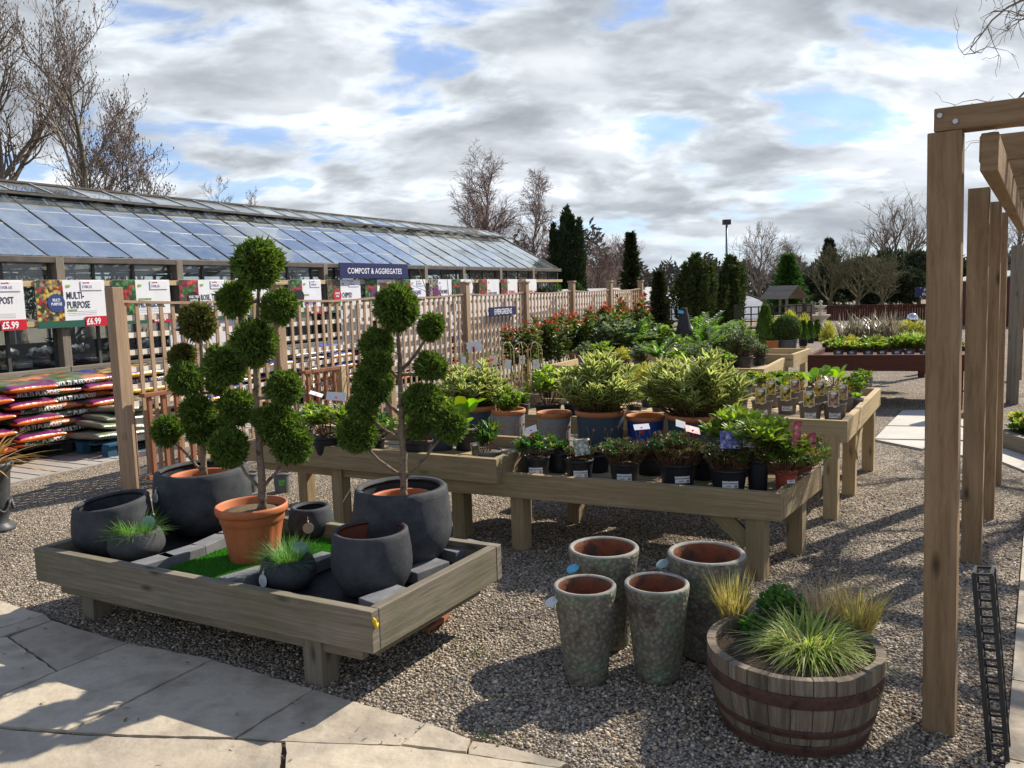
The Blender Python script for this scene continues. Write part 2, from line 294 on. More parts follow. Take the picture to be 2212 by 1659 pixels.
# ---------------------------------------------------------------- materials
def gravel_mat(name, sc, dirt=True):
    m, nt, b, out = newmat(name); L = nt.links.new
    tc = nn(nt, 'ShaderNodeTexCoord'); vo = nn(nt, 'ShaderNodeTexVoronoi', i_Scale=sc); vo.inputs['Randomness'].default_value = 1.
    nz = nn(nt, 'ShaderNodeTexNoise', i_Scale=sc*.8, i_Detail=2.); L(tc.outputs['Object'], nz.inputs['Vector'])
    ad = nn(nt, 'ShaderNodeVectorMath', operation='MULTIPLY_ADD'); L(nz.outputs['Color'], ad.inputs[0]); ad.inputs[1].default_value = (.5/sc,)*3; L(tc.outputs['Object'], ad.inputs[2]); L(ad.outputs[0], vo.inputs['Vector'])
    sp = nn(nt, 'ShaderNodeSeparateColor'); L(vo.outputs['Color'], sp.inputs[0])
    rp = ramp(nt, [(0., (.13, .10, .072)), (.25, (.29, .225, .16)), (.5, (.43, .36, .27)), (.72, (.27, .235, .20)), (.88, (.56, .48, .37)), (1., (.70, .64, .54))]); L(sp.outputs[0], rp.inputs[0])
    dr = nn(nt, 'ShaderNodeMapRange'); dr.inputs[1].default_value = .25; dr.inputs[2].default_value = .75; dr.inputs[3].default_value = 1.1; dr.inputs[4].default_value = .25; L(vo.outputs['Distance'], dr.inputs[0])
    n3 = nn(nt, 'ShaderNodeTexNoise', i_Scale=1.1, i_Detail=6., i_Roughness=.6); L(tc.outputs['Object'], n3.inputs['Vector'])
    pr = nn(nt, 'ShaderNodeMapRange'); pr.inputs[1].default_value = .35; pr.inputs[2].default_value = .7; pr.inputs[3].default_value = .75; pr.inputs[4].default_value = 1.15; L(n3.outputs['Fac'], pr.inputs[0])
    mu = nn(nt, 'ShaderNodeMath', operation='MULTIPLY'); L(dr.outputs[0], mu.inputs[0]); L(pr.outputs[0], mu.inputs[1])
    hs = nn(nt, 'ShaderNodeHueSaturation'); L(mu.outputs[0], hs.inputs['Value']); L(rp.outputs[0], hs.inputs['Color'])
    n4 = nn(nt, 'ShaderNodeTexNoise', i_Scale=.8, i_Detail=7., i_Roughness=.7); L(tc.outputs['Object'], n4.inputs['Vector'])
    er = nn(nt, 'ShaderNodeMapRange'); er.inputs[1].default_value = .56; er.inputs[2].default_value = .68; er.inputs[4].default_value = .6; L(n4.outputs['Fac'], er.inputs[0])
    mx = nn(nt, 'ShaderNodeMixRGB'); L(er.outputs[0], mx.inputs[0]); L(hs.outputs[0], mx.inputs[1]); mx.inputs[2].default_value = (.13, .105, .075, 1); L(mx.outputs[0], b.inputs['Base Color'])
    b.inputs['Roughness'].default_value = .9; b.inputs['Specular IOR Level'].default_value = .2
    bp = nn(nt, 'ShaderNodeBump', i_Strength=1., i_Distance=.012); inv = nn(nt, 'ShaderNodeMath', operation='SUBTRACT'); inv.inputs[0].default_value = 1; L(vo.outputs['Distance'], inv.inputs[1]); L(inv.outputs[0], bp.inputs['Height']); L(bp.outputs[0], b.inputs['Normal'])
    return m
mGRAVEL = gravel_mat('gravel', 75)
def pebble_mat():
    m, nt, b, out = newmat('pebbles'); L = nt.links.new
    g = nn(nt, 'ShaderNodeNewGeometry'); rp = ramp(nt, [(0., (.11, .085, .062)), (.22, (.27, .21, .145)), (.42, (.41, .345, .26)), (.6, (.22, .20, .18)), (.78, (.53, .46, .35)), (.93, (.40, .28, .17)), (1., (.74, .69, .60))]); L(g.outputs['Random Per Island'], rp.inputs[0])
    L(rp.outputs[0], b.inputs['Base Color']); b.inputs['Roughness'].default_value = .7; b.inputs['Specular IOR Level'].default_value = .35
    return m
mPEB = pebble_mat()
mSLAB = mat('paving stone', (.33, .275, .205), (.45, .39, .30), 4.5, .85, .8, 26, island=.12, bdist=.007, c3=(.30, .255, .195), det=10.)
mSLABB = mat('pale paving', (.42, .40, .36), (.52, .50, .45), 3., .85, .4, 80, island=.05, bdist=.003)
mCONC = mat('concrete', (.27, .25, .22), (.36, .335, .30), 2.5, .9, .4, 60, bdist=.003)
mSOIL = mat('soil', (.035, .025, .018), (.10, .07, .045), 60, .95, 1., 120, bdist=.01)
mWW = wood('weathered timber', (.12, .10, .075), (.215, .185, .14), (.30, .265, .205), moss=(.13, .14, .06), knots=.8, bump=.6)
mWT = wood('treated timber', (.20, .145, .08), (.32, .24, .14), (.42, .34, .21), moss=(.19, .19, .09), knots=.8, bump=.5)
mWN = wood('new pale timber', (.36, .265, .14), (.47, .36, .20), (.56, .45, .27), knots=.7)
mWP = wood('pergola timber', (.17, .105, .055), (.29, .195, .11), (.38, .265, .155), knots=.9, grain=20)
mWF = wood('trellis timber', (.26, .17, .105), (.37, .26, .17), (.46, .34, .24), knots=.5); mWFP = wood('sunlit trellis batten', (.58, .50, .40), (.70, .62, .52), (.78, .71, .62), knots=.3)  # horizontal battens paler than the rest: sunlight put into their colour
mWR = wood('red stained timber', (.05, .02, .014), (.09, .030, .02), (.12, .04, .025), knots=.3)
mWB = wood('brown stained timber', (.22, .085, .045), (.30, .13, .07), (.16, .06, .035), knots=.3)
mWG = wood('grey weathered timber', (.13, .11, .085), (.22, .19, .15), (.30, .27, .22), knots=.5)
mDKW = mat('dark stained wood', (.035, .028, .024), (.06, .05, .042), 8, .8)
mBLK = mat('black plastic', (.012, .013, .015), (.022, .023, .026), 8, .42, spec=.5)
mLIN = mat('black membrane', (.012, .012, .014), (.028, .027, .028), 14, .75, .5, 60)
mWHT = mat('white card', (.78, .78, .78), rough=.5, spec=.4)
# ---------------------------------------------------------------- ground
g = Geo(); g.add([(-900, -900, 0), (900, -900, 0), (900, 900, 0), (-900, 900, 0)], [(0, 1, 2, 3)]); g.build('ground', mGRAVEL, kind='structure')
def pebbles():
    n = 80000
    t = (1+5**.5)/2; ico = np.array([(-1, t, 0), (1, t, 0), (-1, -t, 0), (1, -t, 0), (0, -1, t), (0, 1, t), (0, -1, -t), (0, 1, -t), (t, 0, -1), (t, 0, 1), (-t, 0, -1), (-t, 0, 1)])/1.9
    fc = np.array([(0, 11, 5), (0, 5, 1), (0, 1, 7), (0, 7, 10), (0, 10, 11), (1, 5, 9), (5, 11, 4), (11, 10, 2), (10, 7, 6), (7, 1, 8), (3, 9, 4), (3, 4, 2), (3, 2, 6), (3, 6, 8), (3, 8, 9), (4, 9, 5), (2, 4, 11), (6, 2, 10), (8, 6, 7), (9, 8, 1)])
    # density falls with distance
    d = 2.0+4.6*rng.random(n*2)**1.45; a = R(-36)+R(72)*rng.random(n*2); P = np.stack([d*np.sin(a), d*np.cos(a)], 1)[:n]
    r = rng.uniform(.003, .0072, n)*(1+.8*(rng.random(n)**8)); sc = rng.uniform(.6, 1.25, (n, 3))*r[:, None]; sc[:, 2] *= .72
    V = ico[None]*(1+rng.uniform(-.16, .16, (n, 12, 1)))*sc[:, None]; an = rng.random(n)*6.28; c, s_ = np.cos(an), np.sin(an)
    tl = rng.uniform(-.5, .5, n)
    V2 = np.stack([V[..., 0]*c[:, None]-V[..., 1]*s_[:, None], V[..., 0]*s_[:, None]+V[..., 1]*c[:, None], V[..., 2]+V[..., 0]*tl[:, None]], -1)
    V2[..., :2] += P[:, None]; V2[..., 2] += (sc[:, 2]*.35)[:, None]
    # keep them off the paving
    keep = np.ones(n, bool)
    for poly in PAVES:
        q = np.array(poly); ins = np.zeros(n, bool); j = len(q)-1
        for i in range(len(q)):
            cnd = ((q[i, 1] > P[:, 1]) != (q[j, 1] > P[:, 1])) & (P[:, 0] < (q[j, 0]-q[i, 0])*(P[:, 1]-q[i, 1])/(q[j, 1]-q[i, 1]+1e-12)+q[i, 0]); ins ^= cnd; j = i
        keep &= ~(ins & (rng.random(n) > .012))
    V2 = V2[keep]; n = len(V2)
    Fx = (fc[None]+np.arange(n)[:, None, None]*12).reshape(-1, 3)
    g = Geo(); g.add(V2.reshape(-1, 3), Fx, 0, smooth=True); g.build('gravel', mPEB, kind='stuff', label='loose mixed pebble gravel covering the yard', cat='gravel')
def shrink(q, d):
    q = np.array(q, float); c = q.mean(0); out = []
    n = len(q); ar = sum(q[i][0]*q[(i+1) % n][1]-q[(i+1) % n][0]*q[i][1] for i in range(n)); sg = 1 if ar > 0 else -1
    for i in range(n):
        e1 = unit(q[i]-q[i-1]); e2 = unit(q[(i+1) % n]-q[i]); n1 = np.array([-e1[1], e1[0]])*sg; n2 = np.array([-e2[1], e2[0]])*sg
        b_ = unit(n1+n2); out.append(q[i]+b_*d/max(.35, b_@n1))
    return out
PAVES = []
def px(c): return (c[0]*.49603, 1042.35+c[1]*.49603)
slabs = [[(-260, 470), (0, 525), (200, 590), (0, 650), (-260, 720)], [(-260, 720), (0, 650), (200, 590), (230, 615), (0, 692), (-260, 765)],
 [(230, 615), (560, 715), (250, 840), (38, 690)], [(-260, 770), (0, 692), (38, 690), (250, 840), (0, 950), (-300, 1075)],
 [(560, 715), (930, 785), (300, 1103), (0, 1082), (-300, 1078), (0, 950), (250, 840)], [(930, 785), (1370, 915), (1022, 1130), (650, 1122), (300, 1106)],
 [(1370, 915), (1860, 1065), (1745, 1165), (1360, 1152), (1025, 1132)], [(1860, 1065), (2055, 1140), (2035, 1200), (1745, 1166)],
 [(2055, 1140), (2212, 1165), (2480, 1240), (2440, 1262), (2035, 1202)],
 [(-300, 1085), (0, 1088), (300, 1112), (640, 1128), (1022, 1136), (1232, 1150), (1225, 1360), (1200, 1640), (-500, 1640)],
 [(1240, 1150), (1360, 1156), (1745, 1170), (2035, 1206), (2440, 1268), (2800, 1700), (1212, 1640), (1236, 1360)]]
g = Geo()
for q in slabs:
    gp = [G(*px(c))[:2] for c in q]; PAVES.append(gp); qq = shrink(gp, .0045)
    # ragged stone edge
    pts = []
    for i in range(len(qq)):
        a, b_ = qq[i], qq[(i+1) % len(qq)]; k = max(2, int(np.linalg.norm(b_-a)/.035)); nrm = np.array([-(b_-a)[1], (b_-a)[0]])/np.linalg.norm(b_-a)
        for j in range(k): pts.append(a+(b_-a)*j/k+nrm*rng.normal()*.0022*(1 if j else 0))
    g.poly(pts, -.02, .018+rng.uniform(-.003, .004))
pv = g.build('pavement', mSLAB, kind='structure')
g = Geo()   # soil in the joints and along the edge
q = [G(*px(c), 0)[:2] for c in [(-300, 470), (0, 520), (560, 708), (930, 778), (1860, 1058), (2212, 1158), (2480, 1235), (2850, 1700), (-500, 1640)]]
g.poly(q, -.03, .006); g.build('path_bed', mSOIL, kind='structure')
# slab path along the right edge and the cross path beyond the posts
g = Geo()
e = [G(2172, 1659)[:2], G(2212, 1150)[:2]]; d = unit(e[1]-e[0]); p0 = e[0]-d*1.2; nr = np.array([d[1], -d[0]])
for i in range(15):
    for j in range(2):
        a = p0+d*i*.62+nr*j*.62; gp = [a, a+nr*.61, a+nr*.61+d*.61, a+d*.61]; PAVES.append(gp); g.poly([np.array(v) for v in gp], -.02, .018+rng.uniform(-.002, .003))
g.build('pavement', mSLAB, kind='structure')
g = Geo()
for q in ([(1949, 889), (2010, 888), (2075, 925), (1915, 922)], [(1914, 923.5), (2078, 926), (2120, 955), (1888, 951)], [(1887, 953), (2062, 957), (1992, 974)], [(2064, 957), (2123, 957), (2160, 1000), (1996, 975)], [(2080, 925), (2230, 985), (2225, 1026), (2163, 1001)], [(2013, 888), (2230, 955), (2230, 983), (2078, 924)]):
    gp = [G(*c)[:2] for c in q]; PAVES.append(gp); g.poly(shrink(gp, .006), -.02, .017+rng.uniform(-.002, .003))
g.build('path', mSLABB, kind='structure')
# ribbed concrete apron before the compost
W0 = DD(115, 555, 10.57); W0[2] = 0; UW = 10.57/math.cos(AZ)
def W(s, n=0., z=0.): return W0+AD*s+ND*n+UPV*z
def sx_(x): return (x-115)/(2068-x)*UW    # wall abscissa from a picture column
g = Geo(); q = [W(-9, .3)[:2], W(16, .3)[:2], W(16, 2.75)[:2], W(-9, 2.75)[:2]]
g.poly([np.array(v) for v in q], -.02, .012)
for i in range(46): g.beam(W(-3+i*.16, 1.5, .013), W(-3+i*.16, 2.7, .013), .05, .010)
g.build('concrete_path', mCONC, kind='structure')
pebbles()
mLIT = mat('dead leaf', (.16, .10, .05), (.34, .25, .14), 9, .8, island=.5)
g = Geo(); n = 420; d = 2.1+6*rng.random(n)**1.3; a = R(-35)+R(70)*rng.random(n); D = rdir(n); D[:, 2] *= .15; g.leaves(np.stack([d*np.sin(a), d*np.cos(a), np.full(n, .024)], -1), D, UPV+rdir(n)*.35, rng.uniform(.012, .035, n), rng.uniform(.004, .014, n), LEAF); g.build('leaf_litter', mLIT, kind='stuff', label='scattered dead leaves and twigs on gravel and paving', cat='leaf litter')
g = Geo(); n = 260; c_ = [(-.1, 2.72), (.9, 3.9), (.2, 4.5), (-.45, 2.75), (1.3, 3.0), (2.0, 3.6), (-.2, 3.4)]; q = rng.integers(len(c_), size=n); P = np.array(c_)[q]+rng.normal(size=(n, 2))*.05; D = rdir(n); D[:, 2] = abs(D[:, 2]); g.leaves(np.c_[P, np.full(n, .008)], D, UPV+rdir(n)*.3, rng.uniform(.01, .022, n), .009, SMALL); g.build('weeds', mat('weed leaf', (.06, .10, .02), (.12, .17, .04), 30, .6, island=.3, transl=.2), kind='stuff', label='small moss and weed patches in the gravel', cat='weeds')
# ---------------------------------------------------------------- tables
def table(name, label, cat, c, z, rail, deckz, m, legs, group=None, th=.045, deckm=None, under=None, slats=True, railm=None, braces=()):
    FR, FL, BR = [np.array(v[:2]) for v in c]; BL = FL+BR-FR; P = {'FR': FR, 'FL': FL, 'BR': BR, 'BL': BL}
    ctr = (FR+FL+BR+BL)/4; root = thing(name, (*ctr, 0), label, cat, group); o3 = np.array([*ctr, 0])
    v3 = lambda p, zz: np.array([p[0], p[1], zz])-o3
    ex = unit(FR-FL); ey = unit(BL-FL)
    for a, b_, inn, ext in ((FL, FR, ey, 0), (BL, BR, -ey, 0), (FL, BL, ex, 1), (FR, BR, -ex, 1)):
        g = Geo(); d = unit(b_-a); k = (-th if ext else 0)
        A = a+inn*th/2+d*(th+.002 if ext else 0); B = b_+inn*th/2-d*(th+.002 if ext else 0)
        g.beam(v3(A, z-rail/2), v3(B, z-rail/2), th, rail); g.build('rail', railm or m, root, bevel=.003)
    g = Geo()
    W_ = np.linalg.norm(FR-FL); D_ = np.linalg.norm(BL-FL)
    if slats:
        k = int((D_-.1)/.14)
        for i in range(k):
            t = (.07+(D_-.14)*(i+.5)/k)
            g.beam(v3(FL+ey*t+ex*.05, deckz-.012), v3(FR+ey*t-ex*.05, deckz-.012), .12, .022)
    else:
        q = [FL+ex*.048+ey*.048, FR-ex*.048+ey*.048, BR-ex*.048-ey*.048, BL+ex*.048-ey*.048]
        g.poly([p-ctr for p in q], deckz-.02, deckz)
    g.build('deck', deckm or m, root)
    for l in legs:
        p = np.array(l[:2]); lw = l[2] if len(l) > 2 else .09
        g = Geo(); g.beam((p[0]-ctr[0], p[1]-ctr[1], -.01), (p[0]-ctr[0], p[1]-ctr[1], deckz-.03), lw, lw, up=(*ey, 0)); g.build('leg', m, root, bevel=.003)
    for a, b_ in braces:
        g = Geo(); g.beam(np.array(a)-o3, np.array(b_)-o3, .04, .09, up=(0, 0, 1)); g.build('brace', m, root, bevel=.002)
    if under:
        g = Geo(); g.beam(v3(FL+ey*.075+ex*.1, z-rail-.03), v3(FR+ey*.075-ex*.1, z-rail-.03), .04, .07); g.beam(v3(FR-ex*.08+ey*.1, z-rail-.025), v3(BR-ex*.08-ey*.1, z-rail-.025), .04, .06); g.build('lower_rail', m, root, bevel=.002)
    return root, P, ex, ey
zl = .38; c1 = [G(801, 1323, zl), G(72, 1184, zl), G(1083, 1175, zl)]
lg = [G(693, 1478), G(205, 1333)]; lg = [np.array([p[0], p[1]+.03]) for p in lg]; side = (c1[2]-c1[0])[:2]*.72
T1, P1, ex1, ey1 = table('display_table', 'low weathered timber display table lined with black membrane holding charcoal bowls', 'display table', c1, zl, .165, .285, mWW,
    [(*lg[0], .10), (*lg[1], .10), (*(lg[0]+side), .1), (*(lg[1]+side), .1)], slats=False, deckm=mLIN, under=True,
    braces=[((*lg[0], .06), (*(lg[0]+side*.45), .24)), ((*lg[1], .06), (*(lg[1]+side*.45), .24))])
g = Geo(); o3_ = np.array([*(P1['FR']), .355])-np.array(T1.location); g.tube([o3_+[.0, .02, 0], o3_+[.012, .0, -.01], o3_+[.016, .01, -.035], o3_+[.02, .03, -.03]], [.004, .009, .007, .003], 7); g.build('yellow_tie', mat('yellow tie', (.75, .55, .02), rough=.5), T1)
z2 = .48; FR2 = G(1687, 1067, z2); FL2 = G(1071, 1020, z2); FL2 = FL2+unit(FL2-FR2)*.38; BR2 = G(1776, 1003, z2)
T2, P2, ex2, ey2 = table('plant_bench', 'timber plant bench with rhododendron pots, its near end rail sunlit behind the tall stone pots', 'plant bench', [FR2, FL2, BR2], z2, .15, .42, mWT,
    [(*(G(1655, 1262)[:2]+np.array([-.01, .12])), .1), (*(G(1735, 1195)[:2]+np.array([-.03, .03])), .09), (*(G(1128, 1190)[:2]+np.array([0, .06])), .09), (*(G(1128, 1190)[:2]+np.array([.38, .62])), .09)],
    braces=[((*(G(1655, 1262)[:2]+np.array([-.05, .14])), .18), (*(G(1655, 1262)[:2]+np.array([-.21, .22])), .35))])
z3 = .57; FR3 = G(1071, 992.5, z3); FL3 = FR3+np.array([-math.cos(R(28)), math.sin(R(28)), 0])*2.05; BR3 = FR3+np.array([math.sin(R(31)), math.cos(R(31)), 0])*.75; BR3[2] = z3
T3, P3, ex3, ey3 = table('plant_bench', 'brown timber plant bench behind the low display table with its board end free', 'plant bench', [FR3, FL3, BR3], z3, .15, .50, mWT,
    [(*(G(1000, 1160)[:2]+np.array([0, .03])), .095), (*(G(740, 1140)[:2]+np.array([0, .03])), .09), (*(G(665, 1085)[:2]), .09), (FR3[0]+.16, FR3[1]+.66, .09)], under=True,
    braces=[((*(G(668, 1085)[:2]), .28), (*(G(668, 1085)[:2]+np.array([.22, -.12])), .42))])
z4 = .66; FR4 = G(1831, 910, z4); BR4 = G(1903, 838, z4); fd = np.array([-math.cos(R(29)), math.sin(R(29)), 0])
FL4 = FR4+fd*1.9
lw = unit(BR4-FR4)[:2]
T4, P4, ex4, ey4 = table('plant_bench', 'pale timber bench of potted roses, right of the rhododendron bench', 'plant bench', [FR4, FL4, BR4], z4, .145, .60, mWN,
    [(*(G(1805, 1130)[:2]+np.array([.02, .13])), .09), (*(G(1845, 1070)[:2]+np.array([-.02, .04])), .09), (*(G(1875, 1015)[:2]), .09), (FL4[0]+.15, FL4[1]+.1, .09), (FL4[0]+.9, FL4[1]+1.4, .09)],
    braces=[((*(G(1838, 1000)[:2]*0+G(1845, 1070)[:2]), .3), (*(G(1845, 1070)[:2]+lw*.25), .5))])
z5 = .5; FR5 = G(1405, 905, z5); FL5 = G(930, 890, z5); BR5 = FR5+AD*1.1
T5, P5, ex5, ey5 = table('plant_bench', 'timber bench partly hidden behind the glazed pots, stocked with green rhododendrons', 'plant bench', [FR5, FL5, BR5], z5, .14, .45, mWT,
    [(*(FR5[:2]+np.array([-.15, .15])), .09), (*(FL5[:2]+np.array([.2, .1])), .09), (*(FR5[:2]+np.array([.2, .9])), .09)])
z6 = .66; FR6 = G(1650, 797, z6); BR6 = G(1705, 768, z6); FL6 = FR6+fd*2.6
T6, P6, ex6, ey6 = table('plant_bench', 'pale timber bench with leafy shrubs and the leaning blue pot', 'plant bench', [FR6, FL6, BR6], z6, .15, .58, mWN,
    [(*(FR6[:2]+np.array([-.1, .1])), .09), (*(BR6[:2]+np.array([-.1, -.1])), .09), (*(FL6[:2]+np.array([.1, .1])), .09)])
z7 = .70; FR7 = G(1714, 765.5, z7); BR7 = G(1752, 752.5, z7); FL7 = FR7+fd*2.4
T7, P7, ex7, ey7 = table('plant_bench', 'pale timber bench carrying the clipped box ball in a grey pot', 'plant bench', [FR7, FL7, BR7], z7, .16, .62, mWN,
    [(*(FR7[:2]+np.array([-.1, .1])), .09), (*(G(1735, 803)[:2]), .1), (*(FL7[:2]+np.array([.1, .1])), .09)])
z8 = .66; FL8 = G(1744, 767, z8); FR8 = G(2120, 766, z8); BR8 = FR8+AD*1.4
T8, P8, ex8, ey8 = table('plant_bench', 'dark red stained timber bench lined with small white-labelled pots', 'plant bench', [FR8, FL8, BR8], z8, .20, .60, mWR,
    [(*(G(1990, 815)[:2]), .1), (*(FL8[:2]+np.array([.1, .1])), .09), (*(G(2004, 806)[:2]), .09), (*(FR8[:2]+np.array([-.2, .1])), .09)])
# ---------------------------------------------------------------- trellis fence
mTRW = mWF
def fence():
    P0 = G(282, 1060); root = thing('trellis_fence', P0, 'long square trellis fence with brown capped posts before the compost bays', 'fence')
    Pp = 1.83
    for i in range(8):
        g = Geo(); b_ = AD*Pp*i; ln = -ND*0
        g.beam(b_+UPV*-.05, b_+UPV*1.70, .10, .10, up=AD)
        o = g.build('post', mWF, root, bevel=.004)
        if i:
            g = Geo(); g.box(b_+UPV*1.715, (.13, .13, .028), np.stack([AD, -ND, UPV], 1)); g.build('cap', mWF, o, bevel=.006)
    for i in range(7):
        a = AD*(Pp*i+.055); L_ = Pp-.11; g = Geo(); sag = .028
        top = lambda t: 1.585-(.03 if i else 0)-sag*(1-(2*t-1)**2)
        nv = 15
        for k in range(nv):
            t = (k+.0)/(nv-1); p = a+AD*(.02+t*(L_-.04))+ND*.008; g.beam(p+UPV*.12, p+UPV*(top(t)-.012), .034, .014, up=ND)
        for z in np.arange(.14, 1.5, .145):
            g.beam(a+ND*-.011+UPV*z, a+AD*L_+ND*-.014+UPV*z, .026, .044, m=1)
        ts = np.linspace(0, 1, 13)
        for k in range(12): g.beam(a+AD*L_*ts[k]+UPV*top(ts[k]), a+AD*(L_*ts[k+1]+.002)+UPV*top(ts[k+1]), .055, .022)
        g.build('trellis_panel', [mTRW, mWFP], root)
    return P0
FP0 = fence()
mWBD = mat('white board', (.66, .64, .66), (.74, .72, .74), 3, .6)
for s0, s1, lab in ((sx_(342), sx_(487), 'white board on the greenhouse front below the banners at the left'), (sx_(880), sx_(1150), 'long white board on the far greenhouse front behind the trellis')):
    g = Geo(); g.beam((0, 0, .0), AD*(s1-s0), .03, .74, off=(0, .37)); o = g.build('white_board', mWBD); o.location = W(s0, .10, .58); tag(o, lab, 'board')
g = Geo(); g.beam((0, 0, 0), AD*9, .04, 1.5, off=(0, .75)); o = g.build('white_board', mWBD); o.location = W(15.4, -.2, .1); tag(o, 'white board screen beyond the end of the greenhouse', 'board')
for i, (a, b_, z0, z1) in enumerate(((3.05, 3.62, .95, 1.50), (3.72, 5.40, .60, 1.50), (5.55, 7.25, .45, 1.52), (7.38, 9.08, .45, 1.52), (9.2, 10.9, .45, 1.52), (11.05, 12.75, .45, 1.54))):
    g = Geo(); g.beam((0, 0, 0), AD*(b_-a), .012, z1-z0, off=(0, (z1-z0)/2)); o = g.build('white_board', mWBD); o.location = FP0+AD*a-ND*.20+UPV*z0; tag(o, 'white board behind the trellis, '+['small one left of the third panel', 'behind the third panel', 'behind the fourth panel', 'behind the EVERGREENS panel', 'behind the sixth panel', 'behind the last panel'][i], 'board', 'white boards behind the trellis')
# brown stained balustrade pieces leaning on the fence
def balus(p, d, n, h, label, w=.55):
    root = thing('balustrade_panel', p, label, 'balustrade', 'brown balustrade samples')
    g = Geo(); g.beam((0, 0, h), d*w, .07, .035, off=(0, 0)) if False else g.beam(UPV*h, UPV*h+d*w, .07, .035); g.build('handrail', mWB, root, bevel=.004)
    g = Geo(); g.beam(UPV*.1, UPV*.1+d*w, .04, .04); g.build('bottom_rail', mWB, root, bevel=.002)
    for k in range(n):
        g = Geo(); q = d*(w*(k+.5)/n); g.beam(q+UPV*.12, q+UPV*(h-.02), .032, .032, up=d); g.build('baluster', mWB, root)
    g = Geo(); g.beam(d*(w+.045)+UPV*0, d*(w+.045)+UPV*(h+.02), .08, .08, up=d); g.build('post', mWN, root, bevel=.005)
balus(FP0+AD*.08+ND*.13, AD, 4, .80, 'brown balustrade sample with pale end post at the left end of the trellis')
balus(FP0+AD*2.0+ND*.14, AD, 4, .80, 'brown balustrade sample with pale end post beside the second trellis post')
# ---------------------------------------------------------------- pergola
def pergola():
    q = np.array([math.sin(R(33)), math.cos(R(33)), 0]); r = np.array([q[1], -q[0], 0]); p1 = G(2030, 1570); p1 = p1+q*.0
    root = thing('pergola', p1, 'tall new timber pergola of square posts and cross beams at the right edge', 'pergola')
    lean = r*-.03
    for k, s in enumerate((0, 2.0, 3.0, 4.05)):
        g = Geo(); b_ = q*s-r*(.035 if k == 1 else .02 if k else 0); g.beam(b_-UPV*.05, b_+UPV*2.03+lean*(1 if k == 0 else .6), .10, .10, up=q); g.build('post', mWP, root, bevel=.004)
    for s in (0, 2.0, 4.05):
        g = Geo(); b_ = q*s+r*2.4; g.beam(b_-UPV*.05, b_+UPV*2.03, .10, .10, up=q); g.build('post', mWP, root, bevel=.004)
    for off in (0.095, 2.32):
        g = Geo(); g.beam(q*-.02+r*off+UPV*1.955, q*4.3+r*off+UPV*1.955, .05, .12); g.build('side_beam', mWP, root, bevel=.004)
    g = Geo(); g.beam(-r*.062+UPV*2.068, r*2.6+UPV*2.068, .10, .073); o = g.build('cross_beam', mWP, root, bevel=.004)
    for dx, dz in ((-.045, .012), (.0, -.012)):
        g = Geo(); g.tube([r*dx-q*.049+UPV*(2.068+dz), r*dx-q*.056+UPV*(2.068+dz)], .008, 10); g.build('bolt', mBOLT, o)
    for s in (.75, 1.4, 2.05, 2.7, 3.35, 4.0):
        g = Geo(); g.beam(r*.02+UPV*2.065+q*s, r*2.6+UPV*2.065+q*s, .05, .10); g.build('cross_beam', mWP, root, bevel=.003)
    return p1, q, r
mBOLT = mat('zinc', (.45, .46, .48), rough=.35, metal=1.)
PP, PQ, PR = pergola()
for x, yb, yt, lab in ((2186, 872, 530, 'grey square timber post standing beyond the pergola'), (2199, 820, 545, 'slim brown timber post behind the grey post beyond the pergola')):
    p = G(x, yb); g = Geo(); g.beam((0, 0, -.05), (.0, 0, zat(p, yt)), .13 if x < 2190 else .09, .13 if x < 2190 else .09, up=AD); o = g.build('timber_post', mWG if x < 2190 else mWP, bevel=.005); o.location = p.tolist(); tag(o, lab, 'post')
# ---------------------------------------------------------------- greenhouse
def glass(name, tint, refl, dirt):
    m, nt, b, out = newmat(name); L = nt.links.new; nt.nodes.remove(b)
    gl = nn(nt, 'ShaderNodeBsdfGlossy', i_Roughness=.03); gl.inputs[0].default_value = (.92, .96, 1, 1)
    tp = nn(nt, 'ShaderNodeBsdfTransparent'); tp.inputs[0].default_value = (*tint, 1)
    lw_ = nn(nt, 'ShaderNodeLayerWeight', i_Blend=.35); mr = nn(nt, 'ShaderNodeMapRange'); mr.inputs[3].default_value = refl[0]; mr.inputs[4].default_value = refl[1]; L(lw_.outputs['Fresnel'], mr.inputs[0])
    mx = nn(nt, 'ShaderNodeMixShader'); L(mr.outputs[0], mx.inputs[0]); L(tp.outputs[0], mx.inputs[1]); L(gl.outputs[0], mx.inputs[2])
    tc = nn(nt, 'ShaderNodeTexCoord'); n = nn(nt, 'ShaderNodeTexNoise', i_Scale=2.2, i_Detail=9., i_Roughness=.75); L(tc.outputs['Object'], n.inputs['Vector'])
    g = nn(nt, 'ShaderNodeNewGeometry'); ml = nn(nt, 'ShaderNodeMath', operation='MULTIPLY_ADD'); L(g.outputs['Random Per Island'], ml.inputs[0]); ml.inputs[1].default_value = .20; L(n.outputs['Fac'], ml.inputs[2])
    r = nn(nt, 'ShaderNodeMapRange'); r.inputs[1].default_value = .5; r.inputs[2].default_value = .85; r.inputs[3].default_value = dirt[0]; r.inputs[4].default_value = dirt[1]; L(ml.outputs[0], r.inputs[0])
    df = nn(nt, 'ShaderNodeBsdfDiffuse'); df.inputs[0].default_value = (.50, .58, .60, 1)
    m2 = nn(nt, 'ShaderNodeMixShader'); L(r.outputs[0], m2.inputs[0]); L(mx.outputs[0], m2.inputs[1]); L(df.outputs[0], m2.inputs[2]); L(m2.outputs[0], out.inputs[0])
    return m
mGR = glass('roof glass', (.50, .60, .68), (.50, 1.0), (.05, .30)); mGW = glass('wall glass', (.82, .87, .85), (.06, .7), (.0, .07))
